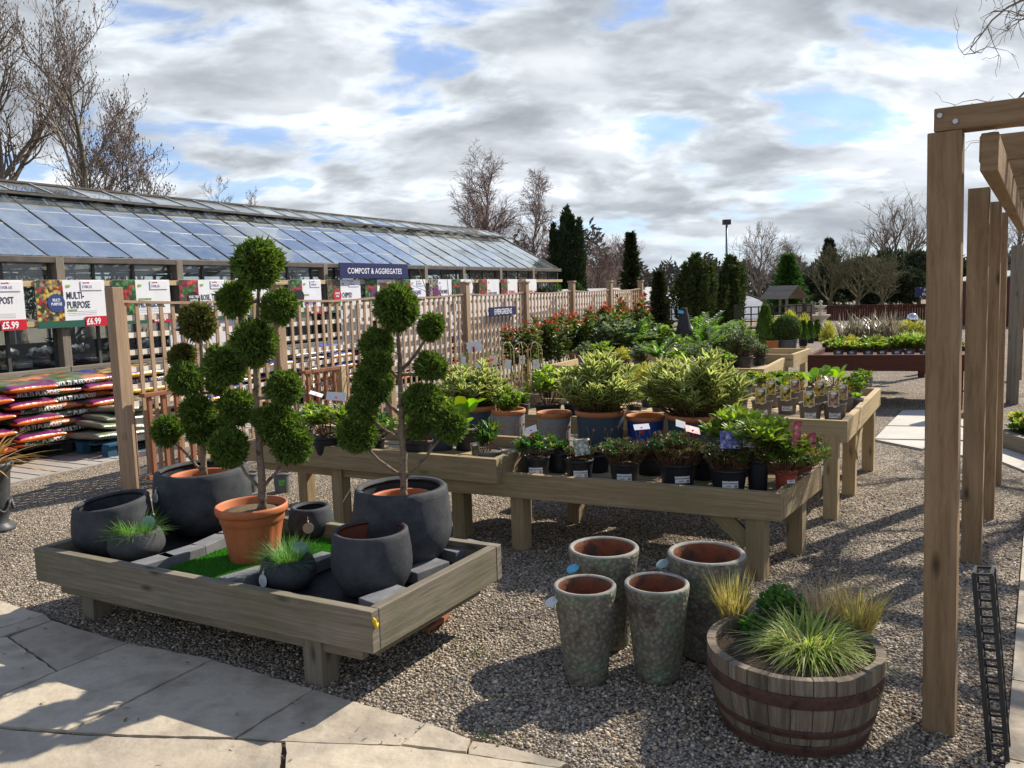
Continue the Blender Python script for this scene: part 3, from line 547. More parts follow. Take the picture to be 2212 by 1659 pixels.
mALU = mat('grey glazing bar', (.05, .05, .05), (.09, .085, .08), 10, .6); mALW = mat('pale glazing bar', (.55, .57, .58), rough=.5)
mGUT = mat('gutter', (.075, .065, .055), (.13, .115, .10), 5, .6)
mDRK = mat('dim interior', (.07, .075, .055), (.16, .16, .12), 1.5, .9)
HN = -ND   # into the greenhouse
def greenhouse():
    S0, S1 = -7.32, 15.03; ze = 2.19; root = thing('greenhouse', W(0), 'long glass greenhouse with blue reflecting roof behind the compost stacks', 'greenhouse'); O = W(0)
    P = lambda s, n, z: W(s, -n, z)-O
    zr, wr = 3.13, 1.72; zt, wt = 3.40, 2.2
    nb = int(round((S1-S0)/.61)); ss = [S0+(S1-S0)*k/nb for k in range(nb+1)]
    slope = unit(P(0, wr, zr)-P(0, 0, ze)); nrm = unit(np.cross(AD, slope)); nrm = nrm if nrm[2] > 0 else -nrm
    g = Geo()   # roof panes, slightly out of true pane by pane
    rows = 4
    for k in range(nb):
        for r in range(rows):
            a, b_ = r/rows, (r+1)/rows; j = rng.normal(size=4)*.0035; lift = .006*(rows-r)/rows
            q = [P(ss[k]+.012, wr*a, ze+(zr-ze)*a), P(ss[k+1]-.012, wr*a, ze+(zr-ze)*a), P(ss[k+1]-.012, wr*b_, ze+(zr-ze)*b_), P(ss[k]+.012, wr*b_, ze+(zr-ze)*b_)]
            g.add([q[i]+nrm*(j[i]+lift+.003) for i in range(4)], [(0, 1, 2, 3)])
    g.build('roof_glass', mGR, root)
    g = Geo()
    for k in range(nb):
        j = rng.normal(size=4)*.004
        q = [P(ss[k]+.012, wr-.08, zr+.07), P(ss[k+1]-.012, wr-.08, zr+.07), P(ss[k+1]-.012, wt, zt), P(ss[k]+.012, wt, zt)]; g.add([q[i]+UPV*j[i] for i in range(4)], [(0, 1, 2, 3)])
    g.build('vent_glass', mGR, root)
    g = Geo()
    for s in ss: g.beam(P(s, -.02, ze)+nrm*.006, P(s, wr, zr)+nrm*.006, .011, .010, up=nrm)
    g.build('glazing_bar', mALU, root)
    g = Geo()
    for s in ss: g.beam(P(s, wr-.08, zr+.085), P(s, wt, zt+.012), .014, .012)
    g.build('vent_bar', mALW, root)
    g = Geo()
    for r in (1, 2, 3):
        a = r/rows; g.beam(P(S0, wr*a, ze+(zr-ze)*a)+nrm*.006, P(S1, wr*a, ze+(zr-ze)*a)+nrm*.006, .006, .008)
    g.build('pane_joint', mALW, root)
    g = Geo(); g.beam(P(S0, wr-.1, zr+.045), P(S1, wr-.1, zr+.045), .03, .035); g.build('vent_sill', mGUT, root)
    g = Geo(); g.beam(P(S0, wt, zt+.015), P(S1-.6, wt, zt+.015), .05, .03); g.build('ridge', mGUT, root)
    g = Geo(); g.beam(P(S0, -.07, ze-.045), P(S1+.05, -.07, ze-.045), .10, .085); g.build('gutter', mGUT, root, bevel=.01)
    # far slope, gables
    g = Geo(); Wd = 4.9
    g.add([P(S0, wt, zt), P(S1, wt, zt), P(S1, Wd, ze), P(S0, Wd, ze)], [(0, 1, 2, 3)]); g.build('far_roof', mGR, root)
    g = Geo()
    for s in (S0, S1): g.add([P(s, 0, .0), P(s, 0, ze), P(s, wr, zr), P(s, wt, zt), P(s, Wd, ze), P(s, Wd, 0)], [(0, 1, 2, 3, 4, 5)])
    g.build('gable_glass', mGW, root)
    g = Geo(); g.beam(P(S1+.01, 0, ze), P(S1+.01, wr, zr), .05, .06); g.beam(P(S1+.01, wr, zr), P(S1+.01, wt, zt), .05, .06)
    g.build('gable_trim', mALU, root)
    # front wall: dwarf boards, timber posts, mullions, panes
    g = Geo()
    for k in range(nb):
        for z0, z1 in ((.82, 1.33), (1.33, 1.86), (1.86, ze-.08)):
            j = rng.normal()*.002; g.add([P(ss[k]+.015, .02+j, z0), P(ss[k+1]-.015, .02-j, z0), P(ss[k+1]-.015, .02, z1), P(ss[k]+.015, .02, z1)], [(0, 1, 2, 3)])
    g.build('wall_glass', mGW, root)
    g = Geo()
    for s in ss: g.beam(P(s, .005, .6), P(s, .005, ze-.08), .03, .04, up=AD)
    g.build('mullion', mALU, root)
    for s in list(np.arange(-5.49, 0, 1.83))+[0., 1.83, 3.43, 5.0, 6.6, 8.2, 9.75, 11.5, 13.3]:
        g = Geo(); g.beam(P(s, -.06, 0), P(s, -.06, ze-.02), .13, .11, up=AD); g.build('post', mWG, root, bevel=.005)
    g = Geo()
    for s in np.arange(S0, S1-.1, 2.44): g.beam(P(s+.005, -.135, .715), P(min(s+2.435, S1), -.135, .715), .045, .15)
    g.build('front_board', mWG, root, bevel=.004)
    g = Geo(); g.beam(P(S0, .0, .35), P(S1, .0, .35), .04, .70); g.build('dwarf_wall', mDKW, root)
    g = Geo()
    for z in (1.35, 1.845): g.beam(P(S0, -.142, z), P(S1, -.142, z), .045, .07)
    g.build('banner_rail', mWN, root, bevel=.003)
    # inside: floor, far wall with bars, roof trusses
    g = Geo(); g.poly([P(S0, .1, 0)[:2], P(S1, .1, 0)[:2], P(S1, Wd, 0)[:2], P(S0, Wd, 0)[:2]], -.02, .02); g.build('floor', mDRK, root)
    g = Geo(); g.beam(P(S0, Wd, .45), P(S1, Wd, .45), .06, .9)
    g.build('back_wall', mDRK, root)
    g = Geo()
    for k in range(0, nb+1): g.beam(P(ss[k], Wd, .9), P(ss[k], Wd, ze), .05, .05, up=AD)
    for z in (1.2, 1.55, 1.9, 2.15): g.beam(P(S0, Wd, z), P(S1, Wd, z), .04, .04)
    g.build('back_bar', mALW, root)
    g = Geo(); g.add([P(S0, Wd+.02, .9), P(S1, Wd+.02, .9), P(S1, Wd+.02, ze), P(S0, Wd+.02, ze)], [(0, 1, 2, 3)]); g.build('back_glass', mGW, root)
    g = Geo()
    for s in np.arange(S0+.6, S1, 1.83):
        g.beam(P(s, .1, 2.15), P(s, Wd-.1, 2.15), .04, .06); g.beam(P(s, .1, 2.15), P(s, wt, zt-.08), .04, .06); g.beam(P(s, Wd-.1, 2.15), P(s, wt, zt-.08), .04, .06)
        for n in (.9, 1.6, 2.45, 3.3): g.beam(P(s, n, 2.15), P(s, n+(.5 if n < 2.4 else -.5), 2.15+.55), .03, .04)
    g.build('truss', mALW, root)
greenhouse()
# benches of white flowers and hanging shop clutter behind the glass
mFLW = mat('white petals', (.80, .80, .82), rough=.6, transl=.2); mCYC = mat('flower leaf', (.05, .11, .035), (.09, .18, .05), 20, .6, island=.3)
def ginside():
    for a, b_, lab in ((-4.5, 5.2, 'black staging inside the greenhouse at the left carrying white flowers'), (5.6, 14, 'black staging inside the far half of the greenhouse')):
        g = Geo(); g.beam(AD*a, AD*b_, .8, .04); 
        for s in np.arange(a+.1, b_, 1.2):
            for n in (-.35, .35): g.beam(AD*s+ND*n-UPV*.72, AD*s+ND*n-UPV*.02, .05, .05, up=AD)
        o = g.build('staging', mBLK); o.location = W(0, -.62, .78); tag(o, lab, 'bench')
    root = thing('flowering_plant', W(0, -.4, .80), 'white flowering pot plant behind the greenhouse glass', 'plant', 'white flowers behind the greenhouse glass')
    g = Geo(); g.lathe([(0, 0), (.045, 0), (.06, .09), (.052, .09), (.05, .08), (0, .08)], 12); g.build('pot', mBLK, root)
    g = Geo(); n = 40; d = rdir(n); d[:, 2] = abs(d[:, 2])*.6+.1; g.leaves(d*.02+[0, 0, .09], d, UPV+rdir(n)*.3, .11, .07, ROUND); g.build('leaves', mCYC, root)
    g = Geo(); n = 30; d = rdir(n); d[:, 2] = abs(d[:, 2]); g.leaves(d*.06+[0, 0, .14], d, rdir(n), .05, .05, ROUND); g.build('flowers', mFLW, root)
    for i in range(30):
        dup(root, W(-3.2+i*.26+rng.normal()*.02, -.38-.2*(i % 2), .80), rng.random()*6)
    # tall green pot plants further inside
    t = thing('foliage_plant', W(1.2, -1.6, 0), 'tall leafy pot plant standing inside the greenhouse', 'plant', 'tall plants inside the greenhouse')
    g = Geo(); g.lathe([(0, 0), (.12, 0), (.15, .28), (.13, .28), (0, .25)], 14); g.build('pot', mBLK, t)
    g = Geo(); n = 160; d = rdir(n); d[:, 2] = abs(d[:, 2])*1.2+.1; B = np.stack([rng.normal(size=n)*.05, rng.normal(size=n)*.05, .3+rng.random(n)*.75], -1); g.leaves(B, d, UPV+rdir(n)*.3, rng.uniform(.2, .42, n), .05, LEAF); g.build('leaves', mCYC, t)
    for i, (s, n) in enumerate(((2.2, 1.3), (3.1, 1.9), (4.4, 1.2), (5.6, 1.7), (6.6, 1.3), (7.5, 2.1), (8.8, 1.5), (-.6, 1.9), (-1.8, 1.4), (10, 1.6))): dup(t, W(s, -n, 0), i*1.3, sc=rng.uniform(.8, 1.15))
ginside()
# ---------------------------------------------------------------- signs and banners
mNAVY = mat('navy sign board', (.012, .018, .085), rough=.45, spec=.4); mTW = mat('white lettering', (.85, .86, .88), rough=.6); mTK = mat('dark lettering', (.03, .035, .07), rough=.6); mTG = mat('green lettering', (.25, .42, .10), rough=.6)
mRED = mat('red price tag', (.55, .012, .03), rough=.5); mBW = mat('banner white', (.72, .73, .75), (.80, .81, .82), 4, .45); mBG = mat('banner green foot', (.02, .10, .07), rough=.5); mGRY = mat('pale grey print', (.45, .46, .48), rough=.6); mPUR = mat('purple print', (.20, .14, .36), rough=.6)
def photo(name, cols, sc):
    m, nt, b, out = newmat(name); L = nt.links.new; tc = nn(nt, 'ShaderNodeTexCoord'); vo = nn(nt, 'ShaderNodeTexVoronoi', i_Scale=sc); n = nn(nt, 'ShaderNodeTexNoise', i_Scale=sc*.7, i_Detail=3.); L(tc.outputs['Object'], n.inputs['Vector'])
    ad = nn(nt, 'ShaderNodeVectorMath', operation='MULTIPLY_ADD'); L(n.outputs['Color'], ad.inputs[0]); ad.inputs[1].default_value = (1.4/sc,)*3; L(tc.outputs['Object'], ad.inputs[2]); L(ad.outputs[0], vo.inputs['Vector'])
    sp = nn(nt, 'ShaderNodeSeparateColor'); L(vo.outputs['Color'], sp.inputs[0]); k = len(cols); rp = ramp(nt, [(i/k, c) for i, c in enumerate(cols)]); rp.color_ramp.interpolation = 'CONSTANT'; L(sp.outputs[0], rp.inputs[0])
    dk = nn(nt, 'ShaderNodeMapRange'); dk.inputs[1].default_value = 0; dk.inputs[2].default_value = .8; dk.inputs[3].default_value = 1.25; dk.inputs[4].default_value = .3; L(vo.outputs['Distance'], dk.inputs[0])
    hs = nn(nt, 'ShaderNodeHueSaturation'); L(rp.outputs[0], hs.inputs['Color']); L(dk.outputs[0], hs.inputs['Value']); L(hs.outputs[0], b.inputs['Base Color']); b.inputs['Roughness'].default_value = .45
    return m
pG = photo('green garden print', [(.02, .12, .03), (.05, .25, .05), (.02, .06, .02), (.10, .35, .08), (.5, .03, .03)], 16)
pR = photo('red flower print', [(.45, .02, .02), (.6, .1, .08), (.02, .10, .02), (.25, .02, .10), (.05, .2, .04)], 16)
pB = photo('bark print', [(.20, .12, .06), (.10, .06, .03), (.30, .2, .1), (.05, .16, .03), (.14, .09, .05)], 30)
pY = photo('yellow flower print', [(.65, .40, .03), (.6, .5, .15), (.03, .10, .02), (.05, .04, .02), (.3, .25, .2), (.5, .02, .02)], 22)
pP = photo('purple flower print', [(.25, .05, .25), (.10, .02, .10), (.3, .4, .08), (.5, .5, .5)], 22)
def txt(parent, s, size, m, x, y, z=.004, sx=.75, bold=.0, name='lettering', align='LEFT'):
    return inst(name, text_mesh(s, size, m, .0008, sx, bold, align), parent, (x, y, z))
def banner(x0, x1, words, price, ph, label, sub=None, badge=None, btxt=None, offer=True, cut=0):
    s0, s1 = sx_(x0), sx_(x1); w = s1-s0; h = .60
    root = thing('banner', W(s0, .175, 1.29), label, 'banner', 'compost price banners on the greenhouse rails')
    g = Geo(); g.box((w/2, h/2, 0), (w, h, .006)); g.build('sheet', mBW, root)
    g = Geo(); g.box((w*.19, h/2, .004), (w*.38, h-.004, .004)); g.build('picture', ph, root)
    g = Geo(); g.box((w/2, .045, .0075), (w-.002, .085, .004)); g.build('foot_band', mBG, root)
    if badge is not None:
        g = Geo(); g.tube([(w*.27, h*.52, .006), (w*.27, h*.52, .012)], .115, 28); o = g.build('badge', badge, root)
        for i, t in enumerate(btxt or []): txt(o, t, .05, mTW, w*.27, h*.52+.02-.05*i, .0135, .7, .001, align='CENTER')
    y = .40
    if sub: txt(root, sub[0], .04, sub[1], w*.42, sub[2] if len(sub) > 2 else .42, .005, .72, .001)
    for i, t in enumerate(words[0]): txt(root, t, words[2], words[1], w*.42, words[3]-i*words[2]*.95, .005, words[4], .002)
    g = Geo()
    for i in range(3): g.box((w*.64, .20-.022*i, .0042), (w*.42, .004, .002))
    g.build('small_print', mGRY, root)
    # two green leaves of the maker's mark
    g = Geo()
    for a in (-.7, .5): g.leaves(np.array([[w*.46, h-.10, .005]]), np.array([[math.sin(a), math.cos(a), 0]]), np.array([[0, 0, 1.]]), .055, .03, LEAF)
    g.build('leaf_mark', mTG, root)
    if offer:
        g = Geo(); g.box((w*.80, h-.075, .009), (w*.32, .115, .006)); o = g.build('offer_card', mBW, root)
        txt(o, 'Special Offer', .026, mRED, w*.67, h-.045, .0135, .7); txt(o, offer if isinstance(offer, str) else '2 FOR £15', .05, mPUR, w*.655, h-.105, .0135, .62)
    if price:
        g = Geo(); g.box((w-.16, .065, .0125), (.31, .125, .006)); o = g.build('price_tag', mRED, root); txt(o, price, .115, mTW, w-.305, .025, .017, .78, .003)
    frame(root, AD, UPV, ND)
mBDG = {'navy': mat('navy badge', (.03, .06, .20), rough=.5), 'black': mat('black badge', (.02, .02, .02), rough=.5), 'red': mat('red badge', (.45, .03, .05), rough=.5), 'purple': mat('purple badge', (.16, .03, .14), rough=.5)}
LW = lambda a, s=.115, y=.32, x=.62, m=None: (a, m or mTK, s, y, x)
banner(-128, 25, LW(['COMPOST']), '£5.99', pG, 'white banner cut by the left edge of the picture, red price ending in 99', offer='3 FOR £15')
banner(50, 201, LW(['MULTI-', 'PURPOSE'], .125, .36), '£6.99', pY, 'white MULTI-PURPOSE COMPOST banner with red £6.99 tag', ('COMPOST', mTG, .20), mBDG['navy'], ['MULTI', 'PURPOSE'], offer='2 FOR £12')
banner(219, 342, LW(['PROFESSIONAL'], .10, .22, .62), '£7.99', pG, 'white PROFESSIONAL compost banner with green picture, above the leftmost trellis post', ('MULTI PURPOSE', mTG, .32))
banner(363, 467, LW(['ROSE, TREE', '& SHRUB'], .115, .30), None, pR, 'white ROSE, TREE & SHRUB banner with a black round badge', None, mBDG['black'], ['ROSE, TREE', '& SHRUB'], '3 FOR £15')
banner(484, 577, LW(['HOUSE'], .11, .20), None, pY, 'white banner half hidden behind the tallest clipped tree', None, None, None, False)
banner(604, 671, LW(['LAWN'], .13, .16, .6, mPUR), '£3.99', pG, 'white LAWN banner right of the tallest clipped tree', ('SPECIALLY', mTG, .32), mBDG['black'], None, '3 FOR £15')
banner(685, 757, LW(['CHIPPED', 'BARK'], .13, .27, .55), '£7.99', pB, 'white CHIPPED BARK banner with brown bark picture', None, mBDG['red'], ['CHIPPED', 'BARK'])
banner(768, 833, LW(['JOHN INNES', 'No.1'], .12, .27, .5), None, pG, 'white JOHN INNES No.1 banner', None, mBDG['purple'], None)
banner(846, 899, LW(['JOHN INNES', 'No.2'], .12, .29, .5, mPUR), None, pG, 'white JOHN INNES No.2 banner behind the rightmost clipped tree', None, None, None)
banner(908, 956, LW(['JOHN INNES', 'No.3'], .12, .29, .5), None, pP, 'white JOHN INNES No.3 banner with purple picture', None, mBDG['purple'], None, False)
banner(959, 1003, LW(['TOP SOIL'], .13, .18, .55, mPUR), '£4.99', pG, 'white TOP SOIL banner left of the fifth trellis post', None, mBDG['black'], None, False)
banner(1017, 1060, LW(['TOMATO PLANTER'], .11, .22, .45, mPUR), None, pR, 'white TOMATO PLANTER banner with red picture', ('DEEP FILL', mTG, .32), None, None, False)
banner(1065, 1100, LW(['GROWBAG'], .14, .22, .5, mRED), None, pR, 'white GROWBAG banner near the far end of the greenhouse', None, None, None, False)
banner(1104, 1142, LW(['FARMYARD'], .13, .22, .5, mRED), None, pY, 'white FARMYARD banner, last one before the greenhouse corner', ('ORGANIC', mTG, .34), mBDG['black'], None, False)
mTS = mat('sign lettering', (.80, .82, .86), rough=.6)
def sign(loc, xd, w, h, lines, size, label, cat='sign', sx=.9, post=None):
    root = thing('sign', loc, label, cat); g = Geo(); g.box((w/2, h/2, 0), (w, h, .02)); g.build('board', mNAVY, root, bevel=.002)
    for i, t in enumerate(lines): txt(root, t, size, mTS, w/2, h*.5+(len(lines)-1)*size*.55-i*size*1.1-size*.36, .0115, sx, .001, align='CENTER')
    g = Geo()
    for u in (.18, .85):
        for v in (.07, .93): g.tube([(w*u, h*v, .010), (w*u, h*v, .0135)], .008, 8)
    g.build('screw', mBOLT, root)
    frame(root, xd, UPV, unit(np.cross(xd, UPV))); return root
s0, s1 = sx_(707), sx_(856)
sign(W(s0, .24, 1.905), AD, s1-s0, .29, ['COMPOST & AGGREGATES'], .15, 'long navy COMPOST & AGGREGATES sign fixed under the greenhouse gutter', sx=.93)
t = np.linalg.norm((DD(1055, 660, 1)-np.array([0, 0, H]))[:2])
_a = None
for k in np.linspace(4, 7, 400):
    p = FP0+AD*k+ND*.05
    if _a is None and proj(p+UPV*1.3)[0] > 1055: _a = k
    if proj(p+UPV*1.3)[0] > 1112: _b = k; break
sign(FP0+AD*_a+ND*.06+UPV*1.215, AD, _b-_a, .135, ['EVERGREENS'], .115, 'small navy EVERGREENS sign screwed to the trellis', sx=.82)
p = DD(1976, 642, 13.2); rd = np.array([.97, -.24, 0])
sg = sign(p, rd, .44, .155, ['POND', 'PLANTS'], .062, 'navy sign reading PO and PLA, cut off by the near pergola post', sx=1.05)
g = Geo(); g.tube([(.22, 0, -.015), (.22, -(p[2]), -.015)], .02, 8); g.build('pole', mDKW, sg)
# ---------------------------------------------------------------- pallets and bags
mBLUP = mat('blue pallet paint', (.015, .07, .13), (.03, .10, .17), 6, .8); mPAL = mat('dark pallet', (.02, .022, .025), (.05, .05, .05), 6, .8)
def pallet_mesh(m):
    out = []
    root = thing('pallet', (0, 0, 0))
    for x in (-.55, 0, .55):
        for y in (-.42, 0, .42): g = Geo(); g.box((x, y, .075), (.10, .10, .10)); g.build('block', m, root)
    g = Geo()
    for y in (-.44, -.22, 0, .22, .44): g.box((0, y, .137), (1.2, .11, .02))
    g.build('top_board', m, root)
    g = Geo()
    for y in (-.42, 0, .42): g.box((0, y, .014), (1.2, .10, .02))
    g.build('bottom_board', m, root); return root
palD = pallet_mesh(mPAL); palB = pallet_mesh(mBLUP)
def film(name, c1, c2, c3=None, sc=9):
    m = mat(name, c1, c2, sc, .30, .7, 20, spec=.5, c3=c3, bdist=.010, det=2., coat=.2); return m
BAG = {'purple': (film('purple film', (.12, .012, .08), (.18, .03, .13)), film('orange film', (.78, .13, .015), (.85, .20, .02)), film('flower print film', (.04, .06, .04), (.08, .15, .06), (.70, .16, .05), 6)),
 'gold': (film('navy film', (.012, .03, .25), (.02, .05, .36)), film('gold film', (.80, .38, .01), (.88, .46, .03)), film('dark flower film', (.02, .02, .03), (.06, .05, .04), (.70, .42, .05), 8)),
 'white': (film('white film', (.50, .54, .52), (.70, .72, .72)), film('silver film', (.35, .38, .42), (.6, .62, .66)), film('grey print film', (.10, .12, .10), (.35, .38, .36), (.65, .66, .66), 8)),
 'blue': (film('blue film', (.03, .08, .55), (.06, .14, .70)), film('light blue film', (.20, .30, .60), (.5, .55, .7)), film('blue print film', (.02, .04, .25), (.05, .12, .40), (.55, .60, .65), 8)),
 'red': (film('red film', (.70, .03, .04), (.80, .08, .05)), film('orange red film', (.80, .16, .03), (.85, .3, .06)), film('red print film', (.30, .02, .06), (.12, .02, .10), (.6, .5, .45), 8)),
 'dark': (film('black film', (.02, .022, .025), (.05, .05, .06)), film('grey film', (.2, .2, .22), (.3, .3, .32)), film('black print film', (.02, .025, .02), (.05, .06, .05), (.4, .42, .42), 10))}
BL, BD, BHH = .80, .44, .090
def bag_surf(u, v, l=BL, d=BD, h=BHH):
    """superellipsoid pillow: u,v in [-1,1] give the top height"""
    return max(0., (1-abs(u)**4.5))**.30*max(0., (1-abs(v)**4.))**.34
def bag_mesh(mats, seed, l=BL, d=BD, h=BHH):
    r = np.random.default_rng(seed); nu, nv = 22, 14; us = np.sin(np.linspace(-1, 1, nu)*math.pi/2); vs = np.sin(np.linspace(-1, 1, nv)*math.pi/2)
    Vt = np.zeros((nu, nv, 3)); ph = r.random(8)*6
    for i, u in enumerate(us):
        for j, v in enumerate(vs):
            e = bag_surf(u, v); wr = 1+.10*math.sin(u*9+ph[0])*math.sin(v*5+ph[1])+.06*math.sin(u*17+v*4+ph[2])
            Vt[i, j] = (u*l/2*(1-.015*math.sin(v*4+ph[3])), v*d/2*(1-.02*math.sin(u*5+ph[4])), e*h/2*wr)
    Vb = Vt.copy(); Vb[..., 2] *= -.92; Vt[..., 2] += h/2; Vb[..., 2] += h/2
    g = Geo(); F = []; ms = []
    for i in range(nu-1):
        for j in range(nv-1):
            F.append((i*nv+j, (i+1)*nv+j, (i+1)*nv+j+1, i*nv+j+1)); ms.append((i, j))
    F = np.array(F)
    def mid(i, j, top): 
        if i < 1 or i > nu-3: return 1
        if i < 5 or i > nu-7: return 0 if top else 1
        return 2
    g.add(Vt.reshape(-1, 3), F, np.array([mid(i, j, 1) for i, j in ms]), smooth=True); g.add(Vb.reshape(-1, 3), F[:, ::-1], np.array([mid(i, j, 0) for i, j in ms]), smooth=True)
    return g.mesh('bag', mats)
_bt = {}
def bag_text(kind):
    if kind in _bt: return _bt[kind]
    src = text_mesh('MULTI PURPOSE', .060, mTW, .0005, 1.0, .0014); me = src.copy(); co_ = np.zeros(len(me.vertices)*3); me.vertices.foreach_get('co', co_); co_ = co_.reshape(-1, 3)
    x = co_[:, 0]-.30; zz = co_[:, 1]+.024; y = []
    for a, b_ in zip(x, zz):
        # where the pillow's side has this height
        t = min(.999, abs(b_-BHH/2)/(BHH/2)); lo, hi = 0, 1
        for _ in range(22):
            md = (lo+hi)/2
            if bag_surf(a/(BL/2), md) > t: lo = md
            else: hi = md
        y.append(-(lo*BD/2+.004))
    out = np.stack([x, np.array(y)-co_[:, 2]*.5, zz], 1); me.vertices.foreach_set('co', out.ravel()); me.update(); _bt[kind] = me; return me
_bm = {}
ORD = ['bottom', 'second', 'third', 'fourth', 'fifth', 'sixth', 'seventh', 'top']
CN = {'purple': 'purple and orange', 'gold': 'navy and gold', 'white': 'white and silver', 'blue': 'blue', 'red': 'red', 'dark': 'black'}
def bag(p, kind, endon, label, text, sc=(1, 1, 1), flip=0):
    v = int(rng.integers(3))
    if (kind, v) not in _bm: _bm[(kind, v)] = bag_mesh(BAG[kind], 11+v*7+len(kind))
    o = inst('compost_bag', _bm[(kind, v)], None, p, (rng.normal()*.012, rng.normal()*.012, -AZ+math.pi/2*1+(math.pi/2 if endon else 0)+(math.pi if flip else 0)+rng.normal()*.02), sc)
    o.rotation_euler[2] = (math.pi/2-AZ)+(math.pi/2 if endon else 0)+rng.normal()*.02
    tag(o, label, 'compost bag', 'stacked bags of compost')
    if text: inst('lettering', bag_text(kind), o)
    return o
def stack(s, n, kinds, layers, where, text=True, z0=.15, topn=True):
    dup_ = dup(palD, W(s, n, .012), math.pi/2-AZ, 'dark wooden pallet, '+where, group='pallets under the bag stacks')
    dup_['category'] = 'pallet'; lh = .081
    for L_ in range(layers):
        kd = kinds[L_ % len(kinds)] if isinstance(kinds, list) else kinds
        zz = z0+L_*lh; even = L_ % 2 == 0
        spots = [(-.40+.40-.2, .28, 0, 'front', 'long side out'), (.41, .27, 1, 'front', 'end out')] if even else [(.2, .28, 0, 'front', 'long side out'), (-.41, .27, 1, 'front', 'end out')]
        if L_ >= layers-2: spots += [(-.2, -.2, 0, 'back', ''), (.42, -.25, 1, 'back', '')]
        for a, b_, e, row, how in spots:
            p = W(s+a+rng.normal()*.012, n+b_+rng.normal()*.015, zz)
            lab = f"{CN[kd]} bag, {ORD[L_]} layer, {row} {'right' if a > 0 else 'left'}, {where}"
            bag(p, kd, e, lab[:200], text and not e and row == 'front', sc=(1, 1.1, 1.04))
stack(-2.55, 1.42, 'purple', 8, 'purple stack cut by the left edge')
stack(-1.25, 1.42, 'purple', 8, 'purple stack above the urn')
stack(.05, 1.38, 'gold', 8, 'gold stack beside the purple ones')
stack(1.42, 1.36, 'gold', 8, 'gold stack nearest the end post')
stack(2.8, 1.3, ['gold', 'white', 'gold', 'dark'], 8, 'pale stack in the first trellis panel')
stack(4.2, 1.3, ['red', 'blue', 'white'], 8, 'red and blue stack behind the first tree', False)
stack(5.6, 1.3, ['red', 'purple', 'red'], 8, 'red stack by the second post', False)
stack(7.0, 1.3, ['blue', 'red', 'purple', 'blue'], 8, 'blue stack in the second panel', False)
stack(8.5, 1.3, ['red', 'blue', 'red'], 8, 'bright stack in the third panel', False)
stack(10.2, 1.3, ['white', 'dark'], 8, 'dark stack in the fourth panel', False)
stack(11.8, 1.3, ['dark', 'red', 'white'], 8, 'dull stack below EVERGREENS', False)
stack(13.6, 1.3, ['red', 'white'], 8, 'last stack by the greenhouse corner', False)
# small grey bark bags slumped on a blue pallet
mBRK = film('green bark film', (.12, .16, .06), (.20, .20, .15), (.16, .145, .12), 5)
pb = G(172, 985)+AD*.45; pb[2] = 0; dq = dup(palB, pb+AD*.15, math.pi/2-AZ, 'blue pallet carrying slumped bark bags'); dq['category'] = 'pallet'
bm = bag_mesh([mBRK]*3, 5, .72, .48, .09)
for L_ in range(4):
    for k in (0, 1):
        o = inst('bark_bag', bm, None, pb+AD*(.15+(-.30 if k == 0 else .36)+L_*.10*(1 if k == 0 else -.3))+ND*(.15-L_*.03)+UPV*(.15+L_*(.075 if k == 0 else .10)), (rng.normal()*.05, (.10 if k == 0 else -.05)+rng.normal()*.04, math.pi/2-AZ+(math.pi/2)*0+rng.normal()*.12))
        tag(o, f"grey green bark bag, {ORD[L_]} layer on the blue pallet, {'left' if k == 0 else 'right'} side", 'bark bag', 'bark bags slumped on the blue pallet')
for r_ in (palD, palB):
    for ch in list(r_.children): bpy.data.objects.remove(ch)
    bpy.data.objects.remove(r_)
# ---------------------------------------------------------------- pots on the low display table
def char_mat(name, c1, c2):
    m, nt, b, out = newmat(name); L = nt.links.new; tc = nn(nt, 'ShaderNodeTexCoord')
    n = nn(nt, 'ShaderNodeTexNoise', i_Scale=9., i_Detail=6., i_Roughness=.7); L(tc.outputs['Object'], n.inputs['Vector']); rp = ramp(nt, [(.3, c1), (.75, c2)]); L(n.outputs['Fac'], rp.inputs[0]); L(rp.outputs[0], b.inputs['Base Color'])
    b.inputs['Roughness'].default_value = .72; b.inputs['Specular IOR Level'].default_value = .35
    v = nn(nt, 'ShaderNodeTexNoise', i_Scale=210., i_Detail=4., i_Roughness=.7); L(tc.outputs['Object'], v.inputs['Vector']); bp = nn(nt, 'ShaderNodeBump', i_Strength=.9, i_Distance=.003); L(v.outputs['Fac'], bp.inputs['Height']); L(bp.outputs[0], b.inputs['Normal'])
    return m
mCHAR = char_mat('charcoal fibre clay', (.020, .023, .029), (.075, .08, .088)); mCHG = char_mat('grey fibre clay', (.035, .038, .043), (.075, .08, .085))
mTERI = mat('terracotta inside', (.13, .045, .025), (.20, .065, .035), 10, .85)
mTER = mat('terracotta plastic', (.40, .12, .045), (.50, .17, .07), 9, .55, .12, 50, bdist=.002)
mCOMP = mat('potting compost', (.05, .035, .022), (.16, .12, .07), 70, .95, 1., 140, bdist=.01, c3=(.09, .065, .04))
mTAG = mat('round tag', (.62, .63, .62), rough=.5); mTAGC = mat('clear plastic tag', (.28, .38, .38), rough=.3, transl=.35); mSTR = mat('string', (.55, .55, .5), rough=.9)
def rimz(c, y): return zat(c, y)
def place(x, yb, zf, hw, rb):
    """centre and radius of a round pot from its base front edge and half width in the picture"""
    f = G(x, yb, zf); r = hw*f[1]/F; c = f.copy()
    for _ in range(4):
        r = hw*c[1]/F; d = unit(np.array([f[0], f[1], 0])); c = f+d*r*rb
    return c, r
